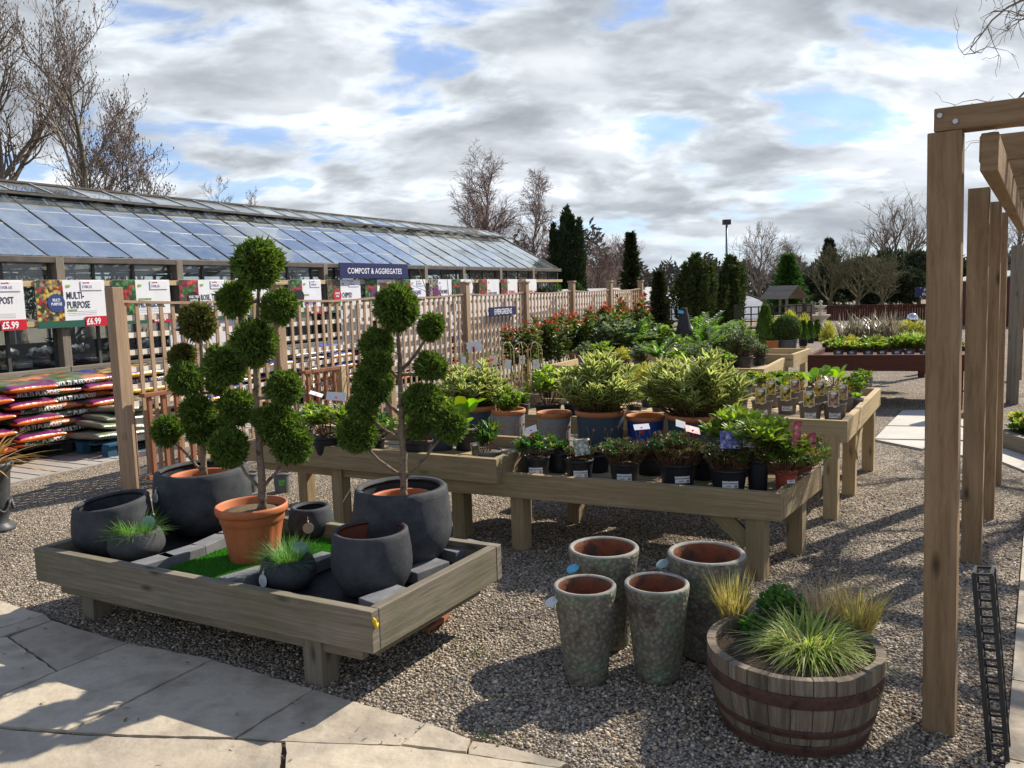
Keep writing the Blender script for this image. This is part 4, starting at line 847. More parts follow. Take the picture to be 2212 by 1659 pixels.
def bowl_prof(r, h, rb=.62, rt=.86, th=.03, belly=.5, n=14):
    o = []
    for i in range(n+1):
        t = i/n; w = rb+(1-rb)*math.sin(min(1, t/belly)*math.pi/2)**.8 if t < belly else rt+(1-rt)*math.cos((t-belly)/(1-belly)*math.pi/2)**1.1
        o.append((r*w, h*t))
    R_ = r*rt; o += [(R_-th*.3, h+th*.28), (R_-th*.8, h+th*.2), (R_-th, h-.01)]
    for i in range(n, 2, -1):
        t = i/n; w = rb+(1-rb)*math.sin(min(1, t/belly)*math.pi/2)**.8 if t < belly else rt+(1-rt)*math.cos((t-belly)/(1-belly)*math.pi/2)**1.1
        o.append((max(.01, r*w-th), h*t))
    o.append((.001, h*3/n)); return [(0.001, 0)]+o
def roundtag(parent, p, d, up, m, r=.028, label=None):
    """a round swing tag on a short string; d is the way it faces"""
    g = Geo(); d = unit(d); g.tube([p, p+d*.0025], r, 22); s_ = unit(np.cross(UPV, d)); 
    u = unit(np.cross(d, s_)); g.tube([p+u*r*.9, p+u*(r+.012), p+u*(r+.012)+d*.001], .005, 6)
    o = g.build('tag', m, parent); g = Geo(); g.tube([p+u*(r+.01), p+u*(r+.03)-d*.004], .0008, 4); g.build('string', mSTR, o)
    g = Geo()
    for k in range(3): g.beam(p+d*.0032-s_*r*.5+u*(k-1)*.008, p+d*.0032+s_*r*.5+u*(k-1)*.008, .002, .001, up=d)
    g.build('print', mGRY, o); return o
ZD = .287
def charpot(name, x, yb, yr, hw, label, rb=.62, rt=.86, belly=.5, m=None, inner=0, th=.028, group=None, tilt=0., cat='pot'):
    c, r = place(x, yb, ZD, hw, rb); h = rimz(c, yr)-ZD
    root = thing(name, c, label, cat, group); prof = bowl_prof(r, h, rb, rt, th, belly); g = Geo()
    ms = [inner if i > 17 else 0 for i in range(len(prof)-1)]
    tl = (lambda V: (V[..., 0]*.75+V[..., 1]*.5)*tilt*np.clip(V[..., 2]/h, 0, 1.1)**2) if tilt else None
    g.lathe(prof, 64, ms=ms, tilt=tl); g.build('body', [m or mCHAR, mTERI], root); return root, c, r, h
p1r, c_, r_, h_ = charpot('charcoal_pot', 250, 1203, 1083, 83, 'charcoal bowl with a slanting rim at the left end of the display table', tilt=.13, rt=.94)
g = Geo(); a = np.array([-.93, -.37, 0]); g.tube([a*r_*.97+UPV*h_*.72, a*(r_+.012)+UPV*h_*.6, a*(r_+.004)+UPV*h_*.5], .0012, 5); g.build('string', mSTR, p1r)
p2r, c2_, r2_, h2_ = charpot('charcoal_pot', 298, 1214, 1147, 60, 'small grey bowl planted with a tuft of grass, left', m=mCHG)
p3r, c3_, r3_, h3_ = charpot('charcoal_pot', 445, 1160, 1013, 103, 'biggest charcoal bowl at the back left, holding a clipped tree', rt=.94, th=.035, tilt=.03, rb=.5)
p5r, c5_, r5_, h5_ = charpot('charcoal_pot', 675, 1169, 1095, 50, 'smallest charcoal bowl with a round buff tag behind the terracotta tree pot')
p6r, c6_, r6_, h6_ = charpot('charcoal_pot', 626, 1279, 1206, 63, 'small charcoal bowl with grass tuft and white round tag at the front rail')
p7r, c7_, r7_, h7_ = charpot('charcoal_pot', 808, 1296, 1145, 90, 'empty charcoal pot in front with reddish inside', rb=.66, rt=.92, inner=1, th=.022, belly=.5)
p8r, c8_, r8_, h8_ = charpot('charcoal_pot', 875, 1238, 1053, 109, 'large charcoal bowl at the back right, holding a clipped tree', rt=.93, th=.035, rb=.5)
vw = lambda c: unit(np.array([-c[0], -c[1], .25]))
def ontag(root, c, r, h, ang, hz, m, rad=.026):
    d = unit(np.array([-c[0], -c[1], 0])); d = np.array([d[0]*math.cos(ang)-d[1]*math.sin(ang), d[0]*math.sin(ang)+d[1]*math.cos(ang), 0]); roundtag(root, d*(r+.006)+UPV*h*hz, d+UPV*.1, UPV, m, rad)
ontag(p3r, c3_, r3_, h3_, R(-62), .70, mTAG, .028); ontag(p5r, c5_, r5_, h5_, R(-8), .52, mat('buff tag', (.42, .37, .31), rough=.6), .028); ontag(p6r, c6_, r6_, h6_, R(-55), .5, mTAG, .028)
mGRS = mat('fresh grass', (.10, .21, .05), (.20, .36, .10), 30, .5, island=.35, transl=.3, spec=.4)
mGRY2 = mat('yellow grass', (.28, .24, .08), (.44, .38, .15), 30, .5, island=.35, transl=.35); mSED = mat('sedge', (.20, .29, .06), (.38, .45, .12), 30, .5, island=.4, transl=.35); mSEDC = mat('sedge cream', (.46, .44, .22), (.55, .52, .28), 30, .5, island=.3, transl=.35)
mDRY = mat('dry grass', (.32, .24, .14), (.45, .36, .22), 30, .6, island=.3, transl=.25)
def blades(g, n, base_r, L, W, spread, droop, z=0., m=0, seg=6, ctr=(0, 0)):
    """curving grass blades"""
    a = rng.random(n)*2*math.pi; rr = base_r*np.sqrt(rng.random(n)); B = np.stack([ctr[0]+rr*np.cos(a), ctr[1]+rr*np.sin(a), np.full(n, z)], -1)
    az = a+rng.normal(size=n)*.5; sp = spread*(.25+.9*rng.random(n)); Ls = L*rng.uniform(.55, 1.1, n); D = np.stack([np.cos(az)*np.sin(sp), np.sin(az)*np.sin(sp), np.cos(sp)], -1)
    S = np.stack([-np.sin(az), np.cos(az), np.zeros(n)], -1); t = np.linspace(0, 1, seg+1)
    C = B[:, None]+D[:, None]*(Ls[:, None]*t)[..., None]; Cz = -droop*Ls[:, None]*t[None]**2.2*rng.uniform(.3, 1.2, (n, 1)); C[..., 2] += Cz; C[..., :2] += (D[:, None, :2])*(droop*.5*Ls[:, None]*t[None]**2)[..., None]
    wd = W*(1-t**1.8)*.5+W*.03; V = np.stack([C-S[:, None]*wd[None, :, None], C+S[:, None]*wd[None, :, None]], 2).reshape(n, -1, 3)
    k = 2*(seg+1); i = np.arange(seg)*2; Fq = np.stack([i, i+1, i+3, i+2], -1)[None]+(np.arange(n)*k)[:, None, None]; g.add(V.reshape(-1, 3), Fq.reshape(-1, 4), m, smooth=True)
def soil(root, r, z, m=None): g = Geo(); n = 24; g.lathe([(r, z-.01), (r*.98, z), (r*.6, z+.006), (0.001, z+.01)], n); g.build('compost', m or mCOMP, root)
for root, r, h, lab in ((p2r, r2_, h2_, ''), (p6r, r6_, h6_, '')):
    soil(root, r*.80, h-.02)
    g = Geo(); blades(g, 700, r*.5, .15, .0028, 1.15, .25, h-.02); g.build('grass', mGRS, root)
for root, c, r, h in ((p2r, c2_, r2_, h2_), (p6r, c6_, r6_, h6_)):
    g = Geo(); d = vw(c); p = np.array([r*.45, r*.1, h+.04]); g.tube([p, p+np.array([d[0], d[1], 0])*.002], .032, 20); g.build('tag', mTAGC, root)
# artificial grass mat, block pavers, set on the table
def on_table(pts, z): return [G(*p, z)[:2] for p in pts]
mTURF = mat('artificial grass', (.05, .20, .02), (.09, .30, .04), 60, .6, island=.3, transl=.2)
g = Geo(); q = on_table([(345, 1225), (500, 1265), (640, 1232), (800, 1172), (720, 1128), (640, 1150)], ZD+.004); g.poly(q, ZD+.001, ZD+.008)
cc = np.mean(q, 0); tr = [(q[0], q[1], q[2]), (q[0], q[2], q[5]), (q[2], q[3], q[5]), (q[3], q[4], q[5])]; B = []
for a, b_, c in tr:
    A = abs(np.cross(b_-a, c-a))/2; n = int(A*60000); u, v = rng.random((2, n)); f = u+v > 1; u[f] = 1-u[f]; v[f] = 1-v[f]; B.append(a+u[:, None]*(b_-a)+v[:, None]*(c-a))
B = np.concatenate(B); n = len(B); g.leaves(np.c_[B, np.full(n, ZD+.006)], rdir(n)*.5+UPV, rdir(n), rng.uniform(.012, .02, n), .004, SMALL); o = g.build('grass_mat', mTURF); tag(o, 'bright green artificial grass mat under the terracotta tree pot', 'grass mat')
mPAV = mat('grey block paver', (.13, .135, .145), (.20, .20, .205), 12, .85, .5, 120, bdist=.002)
pavpos = [((360, 1213), (425, 1192)), ((432, 1189), (478, 1168)), ((482, 1166), (548, 1140)), ((300, 1230), (355, 1214)), ((885, 1248), (955, 1222)), ((957, 1207), (1040, 1176)), ((800, 1310), (865, 1285)), ((497, 1262), (560, 1243)), ((640, 1235), (716, 1205)), ((190, 1182), (255, 1160))]
plab = ['grey block paver edging the grass mat, second from the front rail', 'grey block paver edging the grass mat, in front of the biggest bowl', 'grey block paver half hidden by the terracotta pot', 'grey block paver against the front rail at the left', 'grey block paver by the right end rail, middle one', 'grey block paver at the back right corner of the display table',
 'grey block paver in the front right corner of the display table', 'grey block paver beside the small bowl with white tag', 'grey block paver between the empty charcoal pot and the grass mat', 'grey block paver at the left end of the display table']
for (a, b_), lab in zip(pavpos, plab):
    a, b_ = G(*a, ZD+.03), G(*b_, ZD+.03); d = unit(b_-a); c = (a+b_)/2; g = Geo(); g.beam(-d*.1, d*.1, .10, .058); o = g.build('block_paver', mPAV, bevel=.004); o.location = (c[0], c[1], ZD+.032); tag(o, lab, 'paver', 'block pavers on the display table')
# ---------------------------------------------------------------- clipped cloud trees
def cyp_mat(name, a, b_, isl=.5): return mat(name, a, b_, 14, .7, spec=.2, island=isl, transl=.22)
mCYP = cyp_mat('cypress foliage', (.05, .10, .02), (.16, .225, .045)); mCYPD = mat('shaded ball core', (.018, .026, .01), (.03, .035, .015), 30, .95)  # solid core of the foliage balls, inner shade put into its dark colour
mBARK = mat('tree bark', (.12, .085, .06), (.23, .18, .13), 22, .9, .9, 60, c3=(.07, .05, .038))
def ball_mesh(seed, m):
    r = np.random.default_rng(seed); g = Geo()
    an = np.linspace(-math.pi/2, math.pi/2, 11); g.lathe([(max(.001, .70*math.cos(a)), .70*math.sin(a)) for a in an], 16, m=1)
    n = 1050; d = r.normal(size=(n, 3)); d /= np.linalg.norm(d, axis=1)[:, None]
    lump = 1+.07*np.sin(d[:, 0]*4+seed*2)+.07*np.sin(d[:, 1]*9+d[:, 2]*6+seed)+.06*np.sin(d[:, 0]*13-d[:, 2]*11)+.03*r.normal(size=n)
    B = d*(.64*lump*r.uniform(.85, 1.1, n))[:, None]; up = np.array([0, 0, .35]); D = d+up+r.normal(size=(n, 3))*.38
    # each spray: a central frond and two side fronds
    for da, ln in ((0, .40), (.85, .28), (-.85, .28)):
        ax = np.cross(D, r.normal(size=(n, 3))); ax /= np.linalg.norm(ax, axis=1)[:, None]; Dn = D/np.linalg.norm(D, axis=1)[:, None]; D2 = Dn*math.cos(da)+ax*math.sin(da)
        Bs = B+(Dn*.12 if da else 0); g.leaves(Bs, D2, r.normal(size=(n, 3)), ln*(r.uniform(.6, 1.2, n)+.5*(r.random(n) > .96))*lump, .11, SMALL)
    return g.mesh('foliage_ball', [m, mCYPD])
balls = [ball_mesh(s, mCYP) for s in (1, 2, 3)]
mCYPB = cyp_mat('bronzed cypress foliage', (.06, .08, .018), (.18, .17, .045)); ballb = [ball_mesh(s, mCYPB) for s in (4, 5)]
def rnd_pts(a, b_, k=6, amp=.008):
    t = np.linspace(0, 1, k)[:, None]; p = a+(b_-a)*t; p[1:-1] += rng.normal(size=(k-2, 3))*amp; return p
def cloud_tree(label, c, base_z, trunk, tr, brs, bl, inner, pot=None, soilz=0, bronze=()):
    root = thing('clipped_tree', (c[0], c[1], base_z), label, 'topiary tree', 'cloud clipped conifers on the display table'); O = np.array([c[0], c[1], base_z]); Y = c[1]
    g = Geo(); pts = np.array([DD(x, y, Y) for x, y in trunk])-O; pts[0][2] = min(pts[0][2], -.02); k = len(pts)
    tt = np.linspace(0, k-1, 4*k); P = np.stack([np.interp(tt, np.arange(k), pts[:, i]) for i in range(3)], -1); P += rng.normal(size=P.shape)*.0018; rr = np.interp(tt, np.arange(k), np.linspace(tr, tr*.42, k))*rng.uniform(.92, 1.1, len(tt)); rr[0] *= 1.3; g.tube(P, rr, 12); g.build('trunk', mBARK, root)
    bp = []
    for i, (x, y, r) in enumerate(bl):
        dy = rng.uniform(-.07, .07); p = DD(x, y, Y+dy)-O; rad = r*(Y+dy)/F; bp.append(p); me = (ballb[i % 2] if i in bronze else balls[i % 3])
        o = inst('foliage_ball', me, root, p, (rng.normal()*.3, rng.normal()*.3, rng.random()*6), (rad*rng.uniform(.93, 1.04), rad*rng.uniform(.93, 1.04), rad*rng.uniform(.9, 1.03)))
    for (x, y), i in brs:
        a = DD(x, y, Y)-O; b_ = bp[i]; m_ = (a+b_)/2+np.array([0, 0, -.02]); g = Geo(); q = np.array([a, a*.6+m_*.4, m_, m_*.4+b_*.6, b_]); q[1:-1] += rng.normal(size=(3, 3))*.004; g.tube(q, np.linspace(.0095, .005, 5), 7); g.build('branch', mBARK, root)
    if inner:
        zr_, ri = inner; g = Geo(); g.lathe([(.001, zr_-.22), (ri*.8, zr_-.22), (ri, zr_), (ri*1.03, zr_+.004), (ri*1.0, zr_+.008), (ri*.95, zr_), (ri*.94, zr_-.035)], 40); g.build('inner_pot', mTER, root); soil(root, ri*.945, zr_-.035)
    return root
cloud_tree('cloud clipped tree with browned top balls in the biggest bowl, leftmost of three', c3_, ZD+h3_, [(441, 1030), (437, 960), (436, 880), (437, 800), (434, 735), (428, 700)], .017,
    [((437, 850), 1), ((437, 855), 2), ((436, 850), 3), ((441, 1020), 6), ((436, 930), 4), ((438, 990), 5)],
    [(426, 697, 42), (393, 769, 31), (398, 819, 38), (468, 830, 26), (427, 888, 39), (440, 925, 40), (361, 931, 37), (492, 905, 22)], (-.035, r3_*.62), bronze=(0, 1))
cloud_tree('cloud clipped tree with a tall stem, rightmost of three, in the large bowl', c8_, ZD+h8_, [(873, 1080), (871, 1000), (869, 950), (866, 880), (865, 800), (862, 740), (858, 700)], .019,
    [((866, 800), 1), ((866, 830), 2), ((868, 950), 6), ((871, 1030), 7), ((870, 900), 3), ((873, 1035), 8), ((866, 810), 4), ((868, 930), 5)],
    [(857, 665, 51), (932, 706, 34), (815, 745, 41), (805, 828, 48), (931, 792, 37), (914, 868, 46), (784, 884, 38), (771, 940, 46), (971, 916, 42), (815, 785, 36), (903, 925, 28)], (-.045, r8_*.62))
# ribbed terracotta pot with the tallest tree
c4, r4 = place(552, 1221, ZD+.01, 78, .66); h4 = rimz(c4, 1088)-ZD-.01
t4 = cloud_tree('tallest cloud clipped tree, in a ribbed terracotta pot on the grass mat', c4, ZD+.01+h4, [(566, 1100), (566, 1040), (560, 960), (556, 880), (552, 790), (556, 700), (558, 610)], .021,
    [((556, 780), 4), ((568, 1060), 9), ((568, 1055), 8), ((556, 880), 6), ((557, 650), 1), ((556, 700), 2), ((556, 930), 7), ((556, 860), 5)],
    [(557, 570, 59), (507, 648, 43), (602, 663, 43), (550, 741, 56), (485, 791, 46), (615, 840, 44), (512, 880, 44), (598, 917, 50), (628, 958, 46), (494, 966, 47), (570, 905, 30)], None)
def ribbed(root, z0, r, h):
    g = Geo(); n = 96; an = np.arange(n)*2*math.pi/n; rows = []
    pr = [(.001, 0, 0), (.66, 0, 0), (.67, .01, .4), (.72, .2, 1), (.78, .45, 1), (.84, .66, 1), (.86, .70, 0), (.885, .72, 0), (.90, .82, 0), (.905, .845, 0), (.97, .86, 0), (1.0, .90, 0), (1.0, .965, 0), (.98, 1, 0), (.94, 1, 0), (.92, .97, 0), (.88, .90, 0), (.86, .86, 0)]
    V = []
    for a, b_, w in pr: rib = 1-.022*w*(np.cos(an*14) > .45); V.append(np.stack([a*r*rib*np.cos(an), a*r*rib*np.sin(an), np.full(n, z0+b_*h)], -1))
    i = np.arange(len(pr)-1)[:, None]*n; j = np.arange(n)[None]; j2 = (j+1) % n; g.add(np.array(V).reshape(-1, 3), np.stack([i+j, i+j2, i+n+j2, i+n+j], -1).reshape(-1, 4), 0, None, True)
    g.build('ribbed_pot', mTER, root); soil(root, r*.865, z0+h*.87)
ribbed(t4, -h4, r4, h4)
# ---------------------------------------------------------------- tall ancient pots
def anc():
    m, nt, b, out = newmat('mossy glazed stoneware'); L = nt.links.new; tc = nn(nt, 'ShaderNodeTexCoord')
    oi = nn(nt, 'ShaderNodeObjectInfo'); ad = nn(nt, 'ShaderNodeVectorMath', operation='ADD'); L(tc.outputs['Object'], ad.inputs[0]); L(oi.outputs['Location'], ad.inputs[1])
    n = nn(nt, 'ShaderNodeTexNoise', i_Scale=7., i_Detail=8., i_Roughness=.72, i_Distortion=.6); L(ad.outputs[0], n.inputs['Vector'])
    rp = ramp(nt, [(.30, (.07, .055, .045)), (.42, (.15, .125, .10)), (.5, (.24, .22, .17)), (.57, (.16, .19, .12)), (.66, (.28, .36, .26)), (.78, (.18, .23, .11))]); L(n.outputs['Fac'], rp.inputs[0])
    v = nn(nt, 'ShaderNodeTexVoronoi', i_Scale=55.); L(tc.outputs['Object'], v.inputs['Vector']); hs = nn(nt, 'ShaderNodeHueSaturation'); mr = nn(nt, 'ShaderNodeMapRange'); mr.inputs[2].default_value = .7; mr.inputs[3].default_value = 1.25; mr.inputs[4].default_value = .6; L(v.outputs['Distance'], mr.inputs[0]); L(mr.outputs[0], hs.inputs['Value']); L(rp.outputs[0], hs.inputs['Color'])
    L(hs.outputs[0], b.inputs['Base Color']); b.inputs['Roughness'].default_value = .75; bp = nn(nt, 'ShaderNodeBump', i_Strength=.8, i_Distance=.005); L(v.outputs['Distance'], bp.inputs['Height']); b2 = nn(nt, 'ShaderNodeBump', i_Strength=.8, i_Distance=.008); L(n.outputs['Fac'], b2.inputs['Height']); L(bp.outputs[0], b2.inputs['Normal']); L(b2.outputs[0], b.inputs['Normal'])
    return m
mANC = anc(); mRIM = mat('worn stone rim', (.22, .21, .18), (.36, .34, .29), 18, .85, .6, 90, bdist=.003); mTIN = mat('rusty inside', (.10, .04, .025), (.22, .075, .035), 9, .85, .4, 40, c3=(.07, .05, .04))
def tallpot(x, yb, yr, hw, label, tagcol=None, ta=0., group='tall weathered stone pots on the gravel'):
    c, r = place(x, yb, 0, hw, .66); h = rimz(c, yr)
    root = thing('tall_pot', c, label, 'tall pot', group, rng.random()*0); g = Geo(); th = r*.2
    pr = [(.001, 0), (.60, 0), (.66, .02), (.72, .15), (.80, .4), (.88, .65), (.95, .85), (1., .95), (.995, .985), (.96, 1), (.90, 1.002), (.85, .985), (.82, .93), (.78, .7), (.70, .4), (.6, .1), (.001, .08)]
    ms = [0]*8+[1]*3+[2]*5
    g.lathe([(a*r, b_*h) for a, b_ in pr], 64, ms=ms, noise=.008); g.build('body', [mANC, mRIM, mTIN], root)
    if tagcol:
        d = np.array([math.cos(ta), math.sin(ta), 0]); g = Geo(); p = d*(r*1.12)+UPV*h*.86; nrm = unit(np.array([.35*d[0], -.25, .8])); g.tube([p, p+nrm*.003], .028, 20); o = g.build('tag', tagcol, root); g = Geo(); g.tube([p, d*r*.98+UPV*h*.92], .0012, 5); g.build('string', mSTR, o)
    return root
mBTG = mat('blue tag', (.10, .42, .62), rough=.35); mCTG = mat('pale clear tag', (.35, .45, .44), rough=.3, transl=.3)
tallpot(1268, 1487, 1262, 70, 'slim stone pot at the front left of the four, white tag on its side', mTAG, R(195)); tallpot(1421, 1483, 1257, 72, 'slim mossy stone pot at the front, orange clay visible inside')
tallpot(1308, 1412, 1180, 79, 'wide stone pot at the back left with a blue tag', mBTG, R(215)); tallpot(1527, 1436, 1192, 86, 'widest stone pot at the back right, its inside rusty red', mCTG, R(165))
# ---------------------------------------------------------------- half barrel planter
def barrel():
    c, r = place(1712, 1632, 0, 190, .80); h = rimz(c, 1388)
    root = thing('barrel_planter', c, 'half whisky barrel planter with rusty hoops and golden grasses', 'planter', None)
    pr = lambda t: r*(.80+.20*math.sin(min(1., t*.95+.12)*math.pi/2)**1.1)
    g = Geo(); ns = 26; th = .03
    for k in range(ns):
        a0, a1 = 2*math.pi*k/ns+.004, 2*math.pi*(k+1)/ns-.004; ts = np.linspace(0, 1, 9); V = []; j = rng.normal()*.0015; hh = h*(1+rng.normal()*.006); off = rng.random()*9
        for t in ts:
            for a in (a0, a0*.67+a1*.33, a0*.33+a1*.67, a1): V.append(((pr(t)+j)*math.cos(a), (pr(t)+j)*math.sin(a), t*hh))
        for t in ts[::-1]:
            for a in (a0, a0*.67+a1*.33, a0*.33+a1*.67, a1): V.append(((pr(t)-th)*math.cos(a), (pr(t)-th)*math.sin(a), t*hh))
        F_ = []; uv = []
        for i in range(17):
            for q in range(3): F_.append((i*4+q, i*4+q+1, i*4+5+q, i*4+4+q)); uv.append([(off+i*.05, q*.03+off), (off+i*.05, q*.03+.03+off), (off+i*.05+.05, q*.03+.03+off), (off+i*.05+.05, q*.03+off)])
        for i in range(8): F_.append((i*4, i*4+4, 64-i*4+0, 68-i*4)); uv.append([(0, 0)]*4); F_.append((i*4+3, 71-i*4, 67-i*4, i*4+7)); uv.append([(0, 0)]*4)
        g.add(V, F_, 0, uv)
    g.build('staves', mSTV, root)
    for z0, z1 in ((.66, .82), (.28, .37), (.03, .17)):
        g = Geo(); ts = np.linspace(z0, z1, 4); g.lathe([(pr(t)+.0045, t*h) for t in ts]+[(pr(z1)-.002, z1*h), (pr(z0)-.002, z0*h), (pr(z0)+.0045, z0*h)], 72, smooth=True); g.build('hoop', mRUST, root)
    soil(root, pr(.85)-th, h*.86, mSOIL)
    O = c
    def spot(x, y): p = G(x, y, h*.88); return p-O
    for px_, n, br, L_, W_, spd, dr, mm, nm in (((1583, 1340), 300, .045, .21, .0035, .45, .15, mGRY2, 'golden_grass'), ((1745, 1400), 760, .085, .20, .006, 1.35, .6, mSED, 'sedge'), ((1750, 1398), 340, .085, .20, .006, 1.3, .65, mSEDC, 'sedge'), ((1850, 1362), 340, .06, .22, .0035, .55, .3, mGRY2, 'golden_grass'), ((1775, 1345), 260, .06, .24, .003, .6, .35, mDRY, 'dry_grass')):
        p = spot(*px_); g = Geo(); blades(g, n, br, L_, W_, spd, dr, p[2], ctr=p[:2]); g.build(nm, mm, root)
    for px_, n, rr in (((1690, 1335), 520, .10), ((1625, 1362), 120, .045)):
        p = spot(*px_); g = Geo(); d = rdir(n); d[:, 2] = abs(d[:, 2]); B = p+d*[rr, rr, rr*1.2]*rng.uniform(.6, 1, (n, 1)); g.leaves(B, d+rdir(n)*.8, UPV*.7+rdir(n)*.6, .022, .02, ROUND); g.build('clover_plant', mCLV, root)
mSTV = wood('barrel oak', (.085, .062, .044), (.18, .145, .105), (.29, .25, .20), rough=.85, grain=30, var=.25, knots=0, bump=.6)
mRUST = mat('rusty hoop', (.05, .028, .022), (.095, .048, .034), 16, .8, .5, 70, c3=(.038, .022, .018), bdist=.002); mCLV = mat('clover leaf', (.05, .13, .02), (.10, .22, .04), 30, .5, island=.3, transl=.3)
barrel()
# ---------------------------------------------------------------- slatted black tray leaning on the post
def tray():
    b0 = G(2142, 1632); b1 = PP+PR*.095-PQ*.06+UPV*.60; b0 = b0*.9+.1*G(2120, 1600); root = thing('plant_carrier', b0, 'black plastic slatted carrier tray leaning against the nearest pergola post', 'tray')
    ax = unit(b1-b0); Ln = np.linalg.norm(b1-b0); sd = unit(np.cross(ax, PR)); w = .105; dp = unit(np.cross(sd, ax)); dp = dp if dp@PR > 0 else -dp; D_ = .05
    g = Geo()
    for s_ in (0, 1): 
        for q in (0, 1): g.beam(sd*(s_-.5)*w+dp*D_*q, sd*(s_-.5)*w+dp*D_*q+ax*Ln, .014, .010, up=sd)
    g.build('side_rail', mBLK, root)
    n = 11
    for k in range(n+1):
        g = Geo(); a = ax*Ln*k/n
        g.beam(a-sd*w/2+dp*D_, a+sd*w/2+dp*D_, .008, .010, up=ax); g.beam(a-sd*w/2, a+sd*w/2, .008, .010, up=ax)
        for s_ in (-1, 1): g.beam(a+sd*w/2*s_, a+sd*w/2*s_+dp*D_, .008, .008, up=ax)
        g.build('crossbar', mBLK, root)
tray()
# timber offcuts under the display table
for k, (x, y) in enumerate(((940, 1352), (960, 1342))):
    p = G(x, y); g = Geo(); g.beam(-AD*.09, AD*.09, .05, .02); o = g.build('timber_offcut', mWB); o.location = (p[0], p[1], .02+.021*k); o.rotation_euler[2] = .3*k; tag(o, ['short brown timber offcut on the gravel by the display table', 'short brown timber offcut lying on top of another one'][k], 'offcut')
# ---------------------------------------------------------------- foliage kinds
def lm(name, a, b_, isl=.35, rough=.45, tr=.32, spec=.38, c3=None):
    if isl != .2 and 'varieg' not in name and 'cream' not in name and 'gold' not in name and 'red' not in name: a = tuple(min(.9, v*f) for v, f in zip(a, (1.35, 1.25, 1.1))); b_ = tuple(min(.9, v*f) for v, f in zip(b_, (1.35, 1.25, 1.1)))
    return mat(name, a, b_, 12, rough, island=isl, transl=tr, spec=spec, c3=c3)
mRH = lm('rhododendron leaf', (.04, .075, .016), (.10, .15, .032)); mRHL = lm('young rhododendron leaf', (.11, .19, .035), (.19, .27, .055)); mRHD = lm('dark rhododendron leaf', (.02, .06, .022), (.045, .10, .03))
mVG = lm('variegated leaf centre', (.06, .10, .02), (.12, .17, .035)); mVC = lm('cream leaf margin', (.32, .36, .12), (.46, .47, .19), .3)
mDW = lm('bronze dwarf leaf', (.045, .045, .022), (.13, .11, .05), .4, .4, .15); mPH = lm('photinia leaf', (.035, .07, .02), (.08, .10, .03)); mPHR = lm('red young leaf', (.20, .035, .025), (.32, .075, .05), .3)
mSTM = mat('brown stem', (.10, .05, .03), (.18, .10, .06), 20, .8); mCANE = mat('bamboo cane', (.42, .32, .17), (.5, .4, .24), 20, .6)
mROSE = lm('rose leaf', (.06, .11, .025), (.14, .13, .03), .5, c3=(.30, .11, .04)); mBRG = lm('bergenia leaf', (.05, .14, .02), (.12, .22, .03), .45, .35, .35, c3=(.22, .20, .04)); mHRB = lm('herb leaf', (.08, .15, .03), (.16, .24, .06), .35, .5)
mYEL = lm('gold foliage', (.26, .27, .05), (.42, .41, .10), .3, .6); mGRN = lm('grey green leaf', (.05, .085, .05), (.12, .16, .10), .4); mFER = lm('fern leaf', (.06, .15, .03), (.14, .24, .05), .35, .5)
mPHM = lm('phormium leaf', (.10, .10, .085), (.22, .21, .17), .4, .35, .2); mPHB = lm('bronze cordyline leaf', (.22, .13, .05), (.36, .25, .10), .4, .4, .3); mBOX = lm('box leaf', (.03, .075, .012), (.07, .13, .025), .4, .55, .15)
mORP = mat('terracotta', (.42, .15, .06), (.52, .21, .09), 9, .7, .2, 40); mPOTB = mat('black nursery pot', (.010, .012, .018), (.018, .02, .028), 8, .5, spec=.4); mPOTG = mat('taupe nursery pot', (.14, .115, .095), (.18, .15, .125), 6, .6); mPOTR = mat('brick red pot', (.26, .05, .03), (.32, .07, .045), 6, .6); mGPT = mat('grey pot', (.10, .11, .12), (.16, .17, .18), 6, .6)
mLAB = mat('white label', (.74, .74, .74), rough=.5); mBLT = mat('label print', (.08, .08, .09), rough=.6); mCLIP = mat('red clip', (.65, .01, .02), rough=.35)
def shoots(seed, n, h, w, nl, L_, W_, mats, tpl=LEAF, low=.35, up=.35, stem=.0025, tiers=(1., .8), sag=.0, young=0):
    g = Geo(); r = np.random.default_rng(seed); d = r.normal(size=(n, 3)); d /= np.linalg.norm(d, axis=1)[:, None]; d[:, 2] = abs(d[:, 2])
    tips = np.stack([d[:, 0]*w, d[:, 1]*w, h*(low+(1-low)*d[:, 2]*r.uniform(.8, 1.05, n))], -1)*r.uniform(.75, 1.05, (n, 1))
    for t in tips:
        a = np.array([t[0]*.12, t[1]*.12, -.02]); m_ = (a+t)/2+np.array([t[0]*.12, t[1]*.12, -.02]); g.tube([a, m_, t], [stem*1.5, stem*1.1, stem*.7], 4, m=len(mats)-1, cap=False)
    for ti, tt in enumerate(tiers):
        for t in tips:
            p = t*[tt, tt, tt]; k = int(nl*(1 if ti == 0 else .8)); a = r.random()*6+np.arange(k)*2.4; el = r.uniform(-.1, .9, k)*(1 if ti == 0 else .6)+up-(.3 if ti else 0)-sag
            ax = unit([t[0], t[1], h*.5]); D = np.stack([np.cos(a)*np.cos(el), np.sin(a)*np.cos(el), np.sin(el)], -1)+ax*.25
            B = p+D*.008+np.outer(r.uniform(-.02, .0, k), ax); mo = 0
            yy = young and ti == 0 and r.random() < young
            g.leaves(B, D, UPV+r.normal(size=(k, 3))*.25, L_*r.uniform(.7, 1.1, k), W_*r.uniform(.8, 1.15, k), tpl, (len(mats)-2) if yy else mo)
    return g
_km = {}
